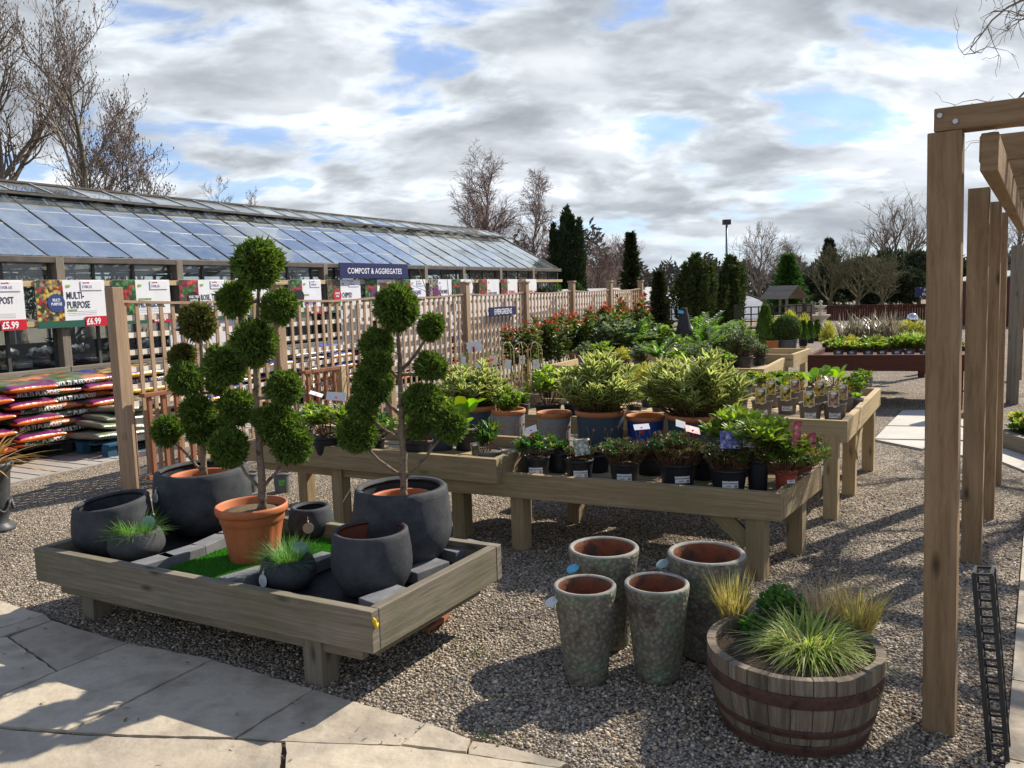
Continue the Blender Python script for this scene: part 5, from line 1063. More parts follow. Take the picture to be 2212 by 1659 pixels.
def fol(kind, v=0):
    key = (kind, v)
    if key in _km: return _km[key]
    s = 100+v*17+sum(map(ord, kind)) % 97
    if kind == 'rhodo': g, ms = shoots(s, 24, .26, .17, 8, .085, .028, [mRH, mRHL, mSTM], young=.6, low=.45), [mRH, mRHL, mSTM]
    elif kind == 'rhododark': g, ms = shoots(s, 30, .20, .17, 8, .06, .026, [mRHD, mRH, mSTM], young=.35, low=.5), [mRHD, mRH, mSTM]
    elif kind == 'rhodothin': g, ms = shoots(s, 16, .20, .11, 9, .07, .020, [mRHD, mRH, mSTM], young=.4, up=.7), [mRHD, mRH, mSTM]
    elif kind == 'varieg': g, ms = shoots(s, 74, .36, .22, 10, .088, .022, [mVG, mVC, mSTM], VLEAF, tiers=(1., .85, .68, .5, .34), low=.30, up=.55), [mVG, mVC, mSTM]
    elif kind == 'dwarf': g, ms = shoots(s, 120, .14, .14, 9, .022, .012, [mDW, mROSE, mSTM], SMALL, tiers=(1., .85, .7), young=.3, stem=.0012, low=.5), [mDW, mRHD, mSTM]
    elif kind == 'azalea': g, ms = shoots(s, 60, .18, .13, 9, .035, .013, [mRH, mROSE, mSTM], LEAF, tiers=(1., .8), young=.35, stem=.0012), [mRH, mROSE, mSTM]
    elif kind == 'rose': g, ms = shoots(s, 11, .17, .08, 5, .03, .02, [mROSE, mROSE, mSTM], ROUND, tiers=(1., .75), stem=.0022), [mROSE, mROSE, mSTM]
    elif kind == 'small': g, ms = shoots(s, 60, .30, .17, 10, .034, .018, [mGRN, mRH, mSTM], SMALL, tiers=(1., .8, .6, .4), young=.3), [mGRN, mRH, mSTM]
    elif kind == 'leafy': g, ms = shoots(s, 26, .24, .18, 8, .06, .04, [mHRB, mRH, mSTM], ROUND, tiers=(1., .7, .45), young=.3), [mHRB, mRH, mSTM]
    elif kind == 'herb': g, ms = shoots(s, 40, .10, .10, 8, .03, .022, [mHRB, mYEL, mSTM], ROUND, tiers=(1., .7), young=.15, stem=.001), [mHRB, mYEL, mSTM]
    elif kind == 'photinia':
        g = Geo(); r = np.random.default_rng(s); ms = [mPH, mPHR, mSTM]
        for _ in range(7):
            t = np.array([r.normal()*.13, r.normal()*.13, r.uniform(.8, 1.05)]); g.tube([t*[.1, .1, 0], t*[.7, .7, .5], t], [.006, .004, .002], 5, m=2, cap=False)
            for f in np.linspace(.5, 1, 13):
                k = 6; a = r.random(k)*6.3; el = r.uniform(0, 1., k); D = np.stack([np.cos(a)*np.cos(el), np.sin(a)*np.cos(el), np.sin(el)], -1); red = f > .97 or (f > .88 and r.random() < .12)
                g.leaves(t*[f**.5*.9+.1, f**.5*.9+.1, f]+D*.01, D*[.8, .8, 1.6] if red else D, UPV+r.normal(size=(k, 3))*.5, (.09 if not red else .06), .034 if not red else .017, LEAF, 1 if red else 0)
    elif kind == 'fern':
        g = Geo(); r = np.random.default_rng(s); ms = [mFER, mGRN, mSTM]
        for q in range(22):
            a = r.random()*6.3; sp = r.uniform(.2, .9); Ln = r.uniform(.28, .48); ts = np.linspace(0, 1, 12); C = np.stack([np.cos(a)*np.sin(sp)*Ln*ts, np.sin(a)*np.sin(sp)*Ln*ts, Ln*np.cos(sp)*ts+.05-.12*ts**2], -1); g.tube(C, .0018, 3, m=2, cap=False)
            d = np.gradient(C, axis=0); d /= np.linalg.norm(d, axis=1)[:, None]; sd = np.cross(d, UPV)
            for s_ in (-1, 1): g.leaves(C[2:], sd[2:]*s_+d[2:]*.5, np.tile(UPV, (10, 1))+r.normal(size=(10, 3))*.2, .09*(1-ts[2:]*.6), .026, LEAF, int(r.random() < .3))
    elif kind == 'gold':
        g = Geo(); r = np.random.default_rng(s); ms = [mYEL, mHRB, mSTM]; n = 900; d = r.normal(size=(n, 3)); d /= np.linalg.norm(d, axis=1)[:, None]; d[:, 2] = abs(d[:, 2])
        g.leaves(d*r.uniform(.3, 1, (n, 1))*[.15, .15, .26], d+UPV*.6+r.normal(size=(n, 3))*.5, r.normal(size=(n, 3)), .055, .012, SMALL, 0)
    elif kind == 'conifer':
        g = Geo(); r = np.random.default_rng(s); ms = [mBOX, mCYP, mSTM]; n = 1700; t = r.random(n)**.8; a = r.random(n)*6.3; rr = .12*(1-t)**.75*(.75+.3*r.random(n))+.01; B = np.stack([rr*np.cos(a), rr*np.sin(a), t*.5], -1)
        g.leaves(B, np.stack([np.cos(a), np.sin(a), .9+0*a], -1)+r.normal(size=(n, 3))*.4, r.normal(size=(n, 3)), .045, .013, SMALL, 0); g.lathe([(.09, .0), (.085, .1), (.05, .3), (.001, .46)], 10, m=1)
    elif kind == 'boxball':
        g = Geo(); r = np.random.default_rng(s); ms = [mBOX, mCYPD, mSTM]; n = 2600; d = r.normal(size=(n, 3)); d /= np.linalg.norm(d, axis=1)[:, None]
        g.leaves(d*.92+[0, 0, .8], d+r.normal(size=(n, 3))*.7, r.normal(size=(n, 3)), .13, .07, SMALL, 0); an = np.linspace(-1.57, 1.57, 9); g.lathe([(max(.001, .9*math.cos(q)), .9*math.sin(q)+.8) for q in an], 14, m=1)
    elif kind == 'phormium':
        g = Geo(); ms = [mPHM]; blades(g, 46, .05, .62, .028, .55, .28, 0, seg=8)
    elif kind == 'sedgey':
        g = Geo(); ms = [mSED]; blades(g, 240, .04, .22, .005, 1.0, .4, 0)
    elif kind == 'bergenia':
        g = Geo(); r = np.random.default_rng(s); ms = [mBRG, mSTM]
        for q in range(9):
            a = r.random()*6.3; sp = r.uniform(.15, .9); l = r.uniform(.07, .15); p = np.array([math.cos(a)*math.sin(sp), math.sin(a)*math.sin(sp), math.cos(sp)])*l; g.tube([[0, 0, 0], p*.6+[0, 0, .01], p], .0025, 5, m=1, cap=False)
            D = np.array([[math.cos(a)*.8, math.sin(a)*.8, r.uniform(.2, 1.3)]]); g.leaves(p[None], D, np.array([[-math.cos(a)*.6, -math.sin(a)*.6, .8]])+r.normal(size=(1, 3))*.3, r.uniform(.09, .14), r.uniform(.08, .11), ROUND, 0)
    elif kind == 'cane':
        g = Geo(); r = np.random.default_rng(s); ms = [mCANE, mPHR, mHRB]
        for ang in (0, 1.57):
            t = np.linspace(0, math.pi, 15); c, q = math.cos(ang), math.sin(ang); x = .085*np.cos(t); g.tube([[-.085*c, -.085*q, 0]]+[[xx*c, xx*q, .42+.11*math.sin(tt)] for xx, tt in zip(x[::-1], t[::-1])]+[[.085*c, .085*q, 0]], .0035, 5)
        n = 40; B = np.stack([r.normal(size=n)*.06, r.normal(size=n)*.06, r.random(n)*.45], -1); g.leaves(B, rdir(n), rdir(n), .035, .02, SMALL, 2); g.leaves(B[:9]+.01, rdir(9), rdir(9), .03, .03, ROUND, 1)
    elif kind == 'twigs':
        g = Geo(); r = np.random.default_rng(s); ms = [mSTM]
        for q in range(7):
            a = r.random()*6.3; t = np.array([math.cos(a)*.14, math.sin(a)*.14, r.uniform(.45, .75)]); P = np.array([t*[f, f, f] for f in np.linspace(0, 1, 6)])+r.normal(size=(6, 3))*.014; P[0] = 0; g.tube(P, np.linspace(.004, .0015, 6), 5)
            for f in (2, 3, 4): e = P[f]+np.array([r.normal()*.08, r.normal()*.08, .12]); g.tube([P[f], (P[f]+e)/2+r.normal(size=3)*.01, e], .0014, 4)
    _km[key] = (g.mesh(kind+'_foliage', ms)); return _km[key]
def npot(root, r, h, m, taper=.8, lip=True, n=28, sl=True):
    g = Geo(); pr = [(.001, 0), (r*taper, 0), (r*(taper+.02), .004), (r*.94, h*.84), (r*.945, h*.86), (r*.99, h*.87), (r, h), (r*.96, h+.001), (r*.93, h*.93), (r*.9, h*.85)]
    g.lathe(pr, n); g.build('pot', m, root)
    if sl: soil(root, r*.92, h*.90)
def facing(c): return unit(np.array([-c[0], -c[1], 0]))
def plabel(root, c, r, h, lines, w=.055, hh=.036, ang=0., zc=.5, m=None, sz=.011, taper=.8):
    d = facing(c); d = np.array([d[0]*math.cos(ang)-d[1]*math.sin(ang), d[0]*math.sin(ang)+d[1]*math.cos(ang), 0]); x = np.cross(UPV, d); rr = r*(taper+(1-taper)*zc*.9)+.002
    def bend(me, ox):
        a = np.zeros(len(me.vertices)*3); me.vertices.foreach_get('co', a); a = a.reshape(-1, 3); xx = np.clip(a[:, 0]+ox, -rr*.95, rr*.95); a[:, 2] -= rr-np.sqrt(rr*rr-xx*xx); me.vertices.foreach_set('co', a.ravel()); me.update(); return me
    o = Geo(); k = 10; xs = np.linspace(-w/2, w/2, k+1); V = [(x_, y_, z_) for x_ in xs for y_, z_ in ((-hh/2, -.001), (hh/2, -.001), (hh/2, .0006), (-hh/2, .0006))]
    o.add(V, [(a*4+q, a*4+(q+1) % 4, a*4+4+(q+1) % 4, a*4+4+q) for a in range(k) for q in range(4)]+[(0, 3, 2, 1), (k*4, k*4+1, k*4+2, k*4+3)])
    ob = o.build('label', m or mLAB, root); bend(ob.data, 0); ob.location = (d*rr+UPV*h*zc).tolist(); up = unit(UPV+d*-.14*(1-taper)/.2); frame(ob, x, up, unit(np.cross(x, up)))
    n = len(lines)
    for i, t in enumerate(lines):
        ox = 0 if i < n-1 or n == 1 else -w*.12
        inst('lettering', bend(text_mesh(t, sz if i < 1 or n < 3 else sz*.72, mBLT, .0003, .85, .0002, 'CENTER').copy(), ox), ob, (ox, hh*.5-(i+1)*hh/(n+.35)+.001, .0014))
    g = Geo()
    for k in range(8): g.box((w*.27+k*w*.024, -hh*.30, .0014), (w*(.008+.008*(k % 3 == 0)), hh*.26, .0006))
    q = g.build('barcode', mBLT, ob); bend(q.data, 0)
def card(root, p, x, up, w, h, m, thick=.0015, frame_=None, name='picture_card'):
    x = unit(x); nrm = unit(np.cross(x, up)); up = np.cross(nrm, x); g = Geo(); g.box((0, 0, 0), (w, h, thick)); o = g.build(name, frame_ or m, root); o.location = list(p); frame(o, x, up, nrm)
    if frame_:
        g = Geo(); g.box((0, -h*.01, thick*.5+.0006), (w*.88, h*.88, .0012)); g.build('picture', m, o)
        g = Geo(); g.tube([(0, h*.33, thick*.5+.0012), (0, h*.33, thick*.5+.002)], h*.09, 18); q = g.build('title_oval', mLAB, o); q.scale = (2.2, 1, 1)
    return o
def potted(x, yb, zf, yr, hw, kind, label, cat='potted plant', pm=None, group=None, sc=None, v=0, taper=.8, name='potted_plant', top=None, fscale=1., extra=None):
    c, r = place(x, yb, zf, hw, taper); h = max(.05, rimz(c, yr)-zf); root = thing(name, c, label, cat, group); npot(root, r, h, pm or mPOTB, taper)
    me = fol(kind, v); zs = max(q.co[2] for q in me.vertices) if (kind, v) not in _hh else _hh[(kind, v)]; _hh[(kind, v)] = zs
    s = fscale if top is None else max(.2, (rimz(c, top)-zf-h*.9)/zs)
    inst('foliage', me, root, (0, 0, h*.9), (0, 0, rng.random()*6), (s*fscale if top is None else s*(sc or 1), s*fscale if top is None else s*(sc or 1), s))
    return root, c, r, h
_hh = {}
def clipcard(P, p, x, up, w, h, m, clip=True):
    if len(p) == 2: b_ = np.array(P.location); p = DD(p[0], p[1], b_[1]-.08)-b_
    card(P, p, x, up, w, h, m, name='swing_card')
    if clip: g = Geo(); g.tube([np.array(p)+[0, -.004, 0], np.array(p)+[.004, -.004, -.025], np.array(p)+[.008, 0, -.05]], [.006, .0045, .003], 8); g.build('clip', mCLIP, P)
ZB = .422
DWL = ['DWARF', 'RHODODENDRON', '£19.99']
gF = 'small black pots along the front rail'
row = [(1160, 1034, 985, 30, 'rhododark', .0, 'dark green dwarf rhododendron in a black pot, leftmost labelled pot on the front rail', -.1, 925, 1.1), (1252, 1041, 991, 32, 'dwarf', .15, 'dwarf rhododendron with a pale picture card lying on its leaves', .1, 955, 1.0),
 (1350, 1049, 997, 34, 'dwarf', -.05, 'bronze dwarf rhododendron in a black pot below the bright blue glazed pot', -.05, 945, 1.1), (1464, 1056, 998, 41, 'dwarf', .3, 'broad bronze dwarf rhododendron with a pink tag on red clip', .3, 925, 1.0), (1574, 1065, 1010, 41, 'dwarf', .1, 'bronze dwarf rhododendron under the blue flower picture card', .1, 950, 1.1)]
RP = []
for x, yb, yr, hw, kd, a, lab, la, top, sc in row:
    t = potted(x, yb, ZB, yr, hw, kd, lab, 'potted shrub', mPOTB, gF, v=len(RP) % 3, top=top, sc=sc, name='potted_rhododendron'); RP.append(t); plabel(t[0], t[1], t[2], t[3], DWL, w=.085, hh=.052, ang=la, zc=.45, sz=.0155)
t = potted(1053, 1024, ZB, 971, 34, 'rhodothin', 'narrow leaved rhododendron in a grey pot with a cream picture card, at the left end', 'potted shrub', mGPT, None, top=898, name='potted_rhododendron'); plF = t
card(t[0], facing(t[1])*t[2]*.8+np.array([-.07, 0, t[3]+.02]), (.95, .1, .1), (-.3, 0, 1), .055, .085, pB, frame_=mat('cream card', (.6, .55, .4), rough=.5))
for x, yb, yr, hw, kd, lab, top, v in ((1210, 1022, 975, 30, 'rhododark', 'dark rhododendron in the second row, right of the leftmost labelled pot', 945, 1), (1290, 1022, 980, 30, 'dwarf', 'bronze dwarf shrub in the second row before the largest slate blue pot', 958, 0), (1405, 1028, 985, 32, 'dwarf', 'bronze dwarf shrub in the second row before the bright blue pot', 955, 2), (1520, 1038, 992, 32, 'dwarf', 'bronze dwarf shrub in the second row before the right slate blue pot', 958, 1)):
    potted(x, yb, ZB, yr, hw, kd, lab, 'potted shrub', mPOTB, 'black pots in the second row', v=v, top=top, sc=1.1, name='potted_rhododendron')
t = potted(1637, 1062, ZB, 989, 24, 'rhodo', 'leafy green rhododendron in a tall black pot near the right end rail', 'potted shrub', mPOTB, None, top=880, sc=1.2, v=1, name='potted_rhododendron')
t = potted(1600, 1030, ZB, 985, 26, 'rhodo', 'bright green rhododendron behind the blue flower card', 'potted shrub', mPOTB, None, top=868, sc=1.1, v=0, name='potted_rhododendron')
mPNK = photo('pink flower print', [(.6, .1, .15), (.65, .25, .28), (.5, .03, .06)], 40); mBLF = photo('blue flower print', [(.15, .18, .55), (.25, .3, .7), (.1, .12, .4), (.5, .5, .75)], 60); mPALE = photo('pale flower print', [(.5, .55, .5), (.6, .6, .45), (.25, .35, .25)], 50); mYFL = photo('yellow rose print', [(.65, .45, .05), (.7, .55, .12), (.03, .08, .03), (.6, .35, .05)], 42); mPKR = photo('peach rose print', [(.55, .3, .18), (.6, .4, .25), (.2, .12, .12), (.35, .2, .2)], 42); mRDR = photo('red rose print', [(.5, .05, .06), (.6, .2, .2), (.1, .1, .05)], 42)
for i, (x, yb, yr, hw, top) in enumerate(((1698, 1066, 1013, 25, 925), (1733, 1043, 1003, 20, 935))):
    t = potted(x, yb, ZB, yr, hw, 'azalea', ['azalea in a brick red pot at the right front corner of the bench', 'azalea in a brick red pot tucked against the right end rail'][i], 'potted shrub', mPOTR, 'azaleas in red pots', v=i, top=top, sc=1.25, name='potted_azalea'); plabel(t[0], t[1], t[2], t[3], ['AZALEA', '£6.99'], .045, .035, ang=.5, zc=.5)
    for k, (qx, qy) in enumerate(((1713, 968), (1722, 930)) if i == 0 else ((1755, 955),)): clipcard(t[0], (qx, qy), (1, .1, .1-.2*k), (.1*k, 0, 1), .045, .11, mPNK, False)
# swing cards on red clips
clipcard(RP[0][0], (1147, 928), (1, -.2, .35), (.2, .5, .6), .07, .05, mLAB); clipcard(RP[1][0], (1256, 966), (1, 0, .15), (.25, .3, 1), .09, .095, mPALE, False); card(RP[1][0], (0.02, -.05, RP[1][3]+.125), (1, .1, .05), (.1, 1, .2), .08, .03, mat('cream card top', (.6, .5, .3), rough=.5), name='swing_card')
clipcard(RP[3][0], (1496, 928), (1, .2, -.3), (-.2, .6, .6), .09, .05, mPNK); clipcard(RP[3][0], (1470, 916), (1, .2, -.35), (.1, .5, .6), .06, .045, mLAB, False); clipcard(RP[4][0], (1578, 950), (1, 0, -.05), (-.1, .2, 1), .115, .095, mBLF, False); clipcard(RP[4][0], (1619, 948), (1, .1, -.05), (-.05, .2, 1), .075, .09, mPALE, False)
clipcard(RP[2][0], (1386, 922), (1, 0, .05), (-.05, .8, .45), .09, .05, mLAB)
# glazed terracotta rimmed pots
def gl(name, a, b_): return mat(name, a, b_, 60, .55, .8, 240, bdist=.002)
mGBL = gl('slate blue glaze', (.035, .06, .085), (.06, .09, .12)); mGBR = gl('bright blue glaze', (.015, .05, .26), (.03, .09, .36)); mGGR = gl('speckled grey glaze', (.20, .20, .20), (.32, .32, .31))
def glazed(x, yb, yr, hw, m, label, kind=None, top=None, sc=1., v=0):
    c, r = place(x, yb, ZB, hw, .86); h = rimz(c, yr)-ZB; root = thing('glazed_pot', c, label, 'glazed pot', 'glazed pots with terracotta rims'); g = Geo()
    g.lathe([(.001, 0), (r*.80, 0), (r*.83, .01), (r*.90, h*.5), (r*.93, h*.88)], 44); g.build('body', m, root)
    g = Geo(); g.lathe([(r*.92, h*.87), (r*.97, h*.885), (r, h*.93), (r*.995, h*.97), (r*.95, h), (r*.88, h*.985), (r*.84, h*.9), (r*.83, h*.75)], 44); g.build('rim', mORP, root); soil(root, r*.84, h*.86)
    d = facing(c)
    for a in (-.45, .35, 1.0):   # leaf stalk motif in relief
        g = Geo()
        for pts in ([(0, .1), (.0, .3), (-.05, .5), (-.16, .68)], [(0, .3), (.08, .48), (.16, .62)]):
            q = []
            for u, w_ in pts: an = a+u; dd_ = np.array([d[0]*math.cos(an)-d[1]*math.sin(an), d[0]*math.sin(an)+d[1]*math.cos(an), 0]); q.append(dd_*(r*(.83+.10*w_)+.001)+UPV*h*w_)
            g.tube(q, .0028, 5); 
        g.tube([q[-1]-d*.002, q[-1]+d*.004], .009, 10); g.build('relief', mORP, root)
    if kind:
        me = fol(kind, v); zs = max(k.co[2] for k in me.vertices); s = (rimz(c, top)-ZB-h*.88)/zs; inst('foliage', me, root, (0, 0, h*.88), (0, 0, rng.random()*6), (s*sc, s*sc, s))
    return root, c, r, h
glazed(1027, 965, 874, 49, mGBL, 'slate blue glazed pot of cream-edged rhododendron at the left end', 'varieg', 772, 1.35, 0)
glazed(1101, 973, 883, 38, mGGR, 'speckled grey glazed pot, the left one of two, a green shrub above', 'leafy', 830, .8); glazed(1199, 980, 889, 39, mGGR, 'speckled grey glazed pot, right of the other grey one')
gc = glazed(1298, 990, 884, 55, mGBL, 'slate blue glazed pot of cream-edged rhododendron in the middle', 'varieg', 752, 1.18, 1); glazed(1395, 986, 896, 43, mGBR, 'bright blue glazed pot between two slate blue ones')
ge = glazed(1500, 996, 893, 61, mGBL, 'slate blue glazed pot of cream-edged rhododendron, right one', 'varieg', 745, 1.25, 2)
card(ge[0], (.02, -.02, .46), (1, .2, .25), (-.2, .1, 1), .10, .075, mLAB, name='swing_card'); card(ge[0], (.03, -.04, .415), (1, .2, .1), (-.1, .1, 1), .085, .07, mPKR, name='swing_card')
# ---- mid bench
for x, yb, yr, hw, kd, top, lab, m, v in ((712, 985, 940, 38, 'rhodo', 862, 'broad rhododendron with white tags on the brown bench, left of the rightmost clipped tree', mPOTB, 2), (800, 985, 945, 36, 'rhododark', 880, 'dark rhododendron mostly behind the clipped tree balls', mPOTB, 0), (905, 1000, 950, 34, 'rhodo', 868, 'rhododendron behind the stem of the rightmost clipped tree', mPOTB, 1), (950, 975, 905, 36, 'rhodo', 850, 'rhododendron in a navy pot right of the clipped tree', mGBL, 0), (1010, 975, 925, 30, 'bergenia', 850, 'broad leaved plant with pale upright leaves beside the first slate pot', mPOTB, 0), (650, 965, 925, 30, 'rhododark', 880, 'dark rhododendron at the left end of the brown bench', mPOTB, 1)):
    t = potted(x, yb, .50, yr, hw, kd, lab, 'potted shrub', m, 'shrubs on the brown bench', v=v, top=top, sc=1.25 if kd != 'bergenia' else .9, name='potted_shrub')
    if x == 712: clipcard(t[0], (683, 851), (1, 0, -.35), (.1, .8, .4), .09, .04, mLAB); clipcard(t[0], (726, 856), (1, 0, -.1), (.1, .5, .9), .13, .06, mLAB)
for i, (x, yb, lab) in enumerate(((655, 900, 'bare twiggy shrub behind the clipped tree, left'), (700, 905, 'bare twiggy shrub behind the brown bench, middle'), (738, 905, 'bare twiggy shrub behind the brown bench, right'))):
    potted(x, yb+85, .0, yb+45, 22, 'twigs', lab, 'potted shrub', mPOTB, 'bare shrubs behind the bench', v=i, top=755, name='bare_shrub')
# ---- bench behind
for x, yb, yr, hw, kd, top, lab, m, v, sc in ((1185, 905, 872, 30, 'rhodo', 782, 'bright green rhododendron behind the right grey pot', mPOTB, 1, .95), (1120, 900, 872, 26, 'leafy', 838, 'leafy shrub behind the left grey pot', mPOTB, 1, 1.1), (1245, 905, 870, 28, 'rhodo', 815, 'rhododendron left of the middle slate pot foliage', mPOTB, 2, 1.1), (1370, 898, 865, 26, 'leafy', 840, 'low leafy shrub between the two big variegated shrubs', mPOTB, 0, 1.2),
  (1400, 898, 858, 21, 'rose', 838, 'rose in a taupe pot with peach card, alone left of the others', mPOTG, 0, 1.), (1060, 895, 866, 26, 'rhodo', 820, 'rhododendron behind the left slate pot', mPOTB, 0, 1.1), (1330, 880, 850, 26, 'gold', 790, 'golden feathery shrub behind the middle slate pot', mPOTB, 0, 1.), (1385, 872, 845, 26, 'gold', 785, 'golden feathery shrub right of its twin', mPOTB, 1, 1.)):
    t = potted(x, yb, .452, yr, hw, kd, lab, 'potted shrub', m, 'shrubs on the bench behind the glazed pots', v=v, top=top, sc=sc, name='potted_shrub')
    if x == 1400: plabel(t[0], t[1], t[2], t[3], ['ROSE', '£7.99'], .05, .04, sz=.016); card(t[0], facing(t[1])*t[2]*.7+np.array([0, 0, t[3]+.05]), (1, 0, 0), (0, 0, 1), .065, .09, mPKR, frame_=mat('card border', (.62, .60, .50), rough=.5))
mCB = mat('card border', (.62, .60, .50), rough=.5)
for i, x in enumerate((1002, 1035, 1068, 1098, 1128, 1158)):
    t = potted(x, 866+(i % 2)*14, .452, 838+(i % 2)*12, 17, 'cane', ['climber on a bamboo hoop, first from the left', 'climber on a bamboo hoop with a large pale tag', 'climber on a bamboo hoop, third from the left', 'climber on a bamboo hoop, fourth from the left', 'climber on a bamboo hoop with red flowers, next to last', 'climber on a bamboo hoop, nearest the photinias'][i], 'climber', mPOTG, 'climbers on bamboo hoops', v=i % 2, top=738, sc=1., name='climber')
    card(t[0], (0.01, -.07, .42), (1, .1, .15*(i % 3-1)), (.1, 0, 1), .06, .09, mLAB, name='swing_card')
    if i == 1: card(t[0], (-.02, -.12, .60), (1, .1, .15), (-.15, .1, 1), .14, .10, mLAB, name='swing_card'); g = Geo(); g.tube([(-.03, -.13, .60), (-.025, -.13, .55)], .010, 8); g.build('clip', mCLIP, t[0])
# ---- photinias on the ground
plh = ['at the left end of the row', 'second from the left', 'third from the left', 'fourth from the left', 'fifth from the left', 'sixth from the left', 'seventh from the left', 'eighth from the left', 'ninth from the left', 'tenth from the left', 'eleventh from the left', 'at the right end of the row']
for i in range(12):
    x = 1128+i*23+rng.normal()*4; yb = 868-i*4.2+(i % 2)*5
    potted(x, yb, 0, yb-22, 14, 'photinia', 'red tipped photinia on stakes, '+plh[i], 'shrub', mPOTB, 'photinias in a row before the trellis', v=i % 3, top=698-i*5-(i % 3)*5, sc=1.15, name='photinia')
t = potted(985, 845, 0, 815, 18, 'twigs', 'tall bare sapling rising above the trellis right of the rightmost tree', 'sapling', mPOTB, top=575, sc=1.4, v=2, name='sapling')
t = potted(1045, 850, 0, 822, 16, 'twigs', 'thin bare sapling in front of the EVERGREENS sign', 'sapling', mPOTB, top=640, sc=.5, v=1, name='sapling')
# ---- rose bench
ZR = .602
rs = [(1750, 911, 870, 25, mYFL, 'rose in a taupe pot with yellow card, second from the right corner', 1), (1803, 912, 870, 25, mPKR, 'rose in a taupe pot with peach card, at the right front corner', 1), (1646, 905, 864, 23, mYFL, 'rose in a taupe pot with deep yellow card, partly behind the rhododendrons', 1), (1700, 895, 858, 22, mYFL, 'rose in a taupe pot with small yellow roses card, between two others', 1),
      (1595, 895, 860, 21, mRDR, 'rose in a taupe pot with a red card', 1), (1668, 880, 846, 20, mYFL, 'rose in the second row behind the deep yellow card', 0), (1773, 885, 848, 21, mYFL, 'rose in the second row behind the two corner pots', 0), (1822, 890, 856, 20, mPKR, 'rose in the second row beside the end rail', 0), (1720, 872, 842, 20, mPKR, 'rose in the second row, in the middle', 0)]
for i, (x, yb, yr, hw, pm, lab, fr) in enumerate(rs):
    t = potted(x, yb, ZR, yr, hw, 'rose', lab, 'rose', mPOTG, 'potted roses', v=i % 3, top=yr-36, sc=.95, name='potted_rose')
    if fr: plabel(t[0], t[1], t[2], t[3], ['ROSE', '£7.99'], .074, .048, sz=.024, zc=.42); g = Geo(); g.box((0, 0, 0), (.022, .012, .002)); o = g.build('size_tab', mLAB, t[0]); o.location = (facing(t[1])*(t[2]+.001)+UPV*t[3]*.88).tolist(); o.rotation_euler = (R(90), 0, 0)
    card(t[0], facing(t[1])*t[2]*1.0+np.array([-.01, 0, t[3]+.040]), (1, -.05, rng.normal()*.04), (rng.normal()*.03, .05, 1), .076, .108, pm, frame_=mCB)
for i, (x, yb, top, kd, lab, sc) in enumerate(((1690, 868, 812, 'bergenia', 'bergenia with a wide reddish leaf, left of three', 1.), (1755, 862, 795, 'bergenia', 'bergenia with upright round leaf, middle of three', .9), (1800, 858, 788, 'bergenia', 'bergenia with the tallest round green leaf', .9), (1845, 868, 800, 'leafy', 'leafy green perennial by the end rail', .8), (1862, 852, 795, 'leafy', 'leafy green perennial behind its neighbour at the end rail', .8), (1850, 885, 845, 'bergenia', 'low bergenia leaning over the end rail', 1.), (1610, 858, 812, 'herb', 'feathery green perennial at the left of the rose bench', 1.), (1650, 850, 805, 'herb', 'feathery green perennial behind the yellow rose card', 1.1), (1720, 845, 800, 'herb', 'feathery green perennial behind the bergenias', 1.1), (1870, 838, 800, 'herb', 'small leafy perennial at the far right corner of the rose bench', 1.))):
    potted(x, yb, ZR, yb-24, 15, kd, lab, 'perennial', mGPT, 'perennials on the rose bench', v=i % 3, top=top, sc=sc*1.1, name='potted_perennial')
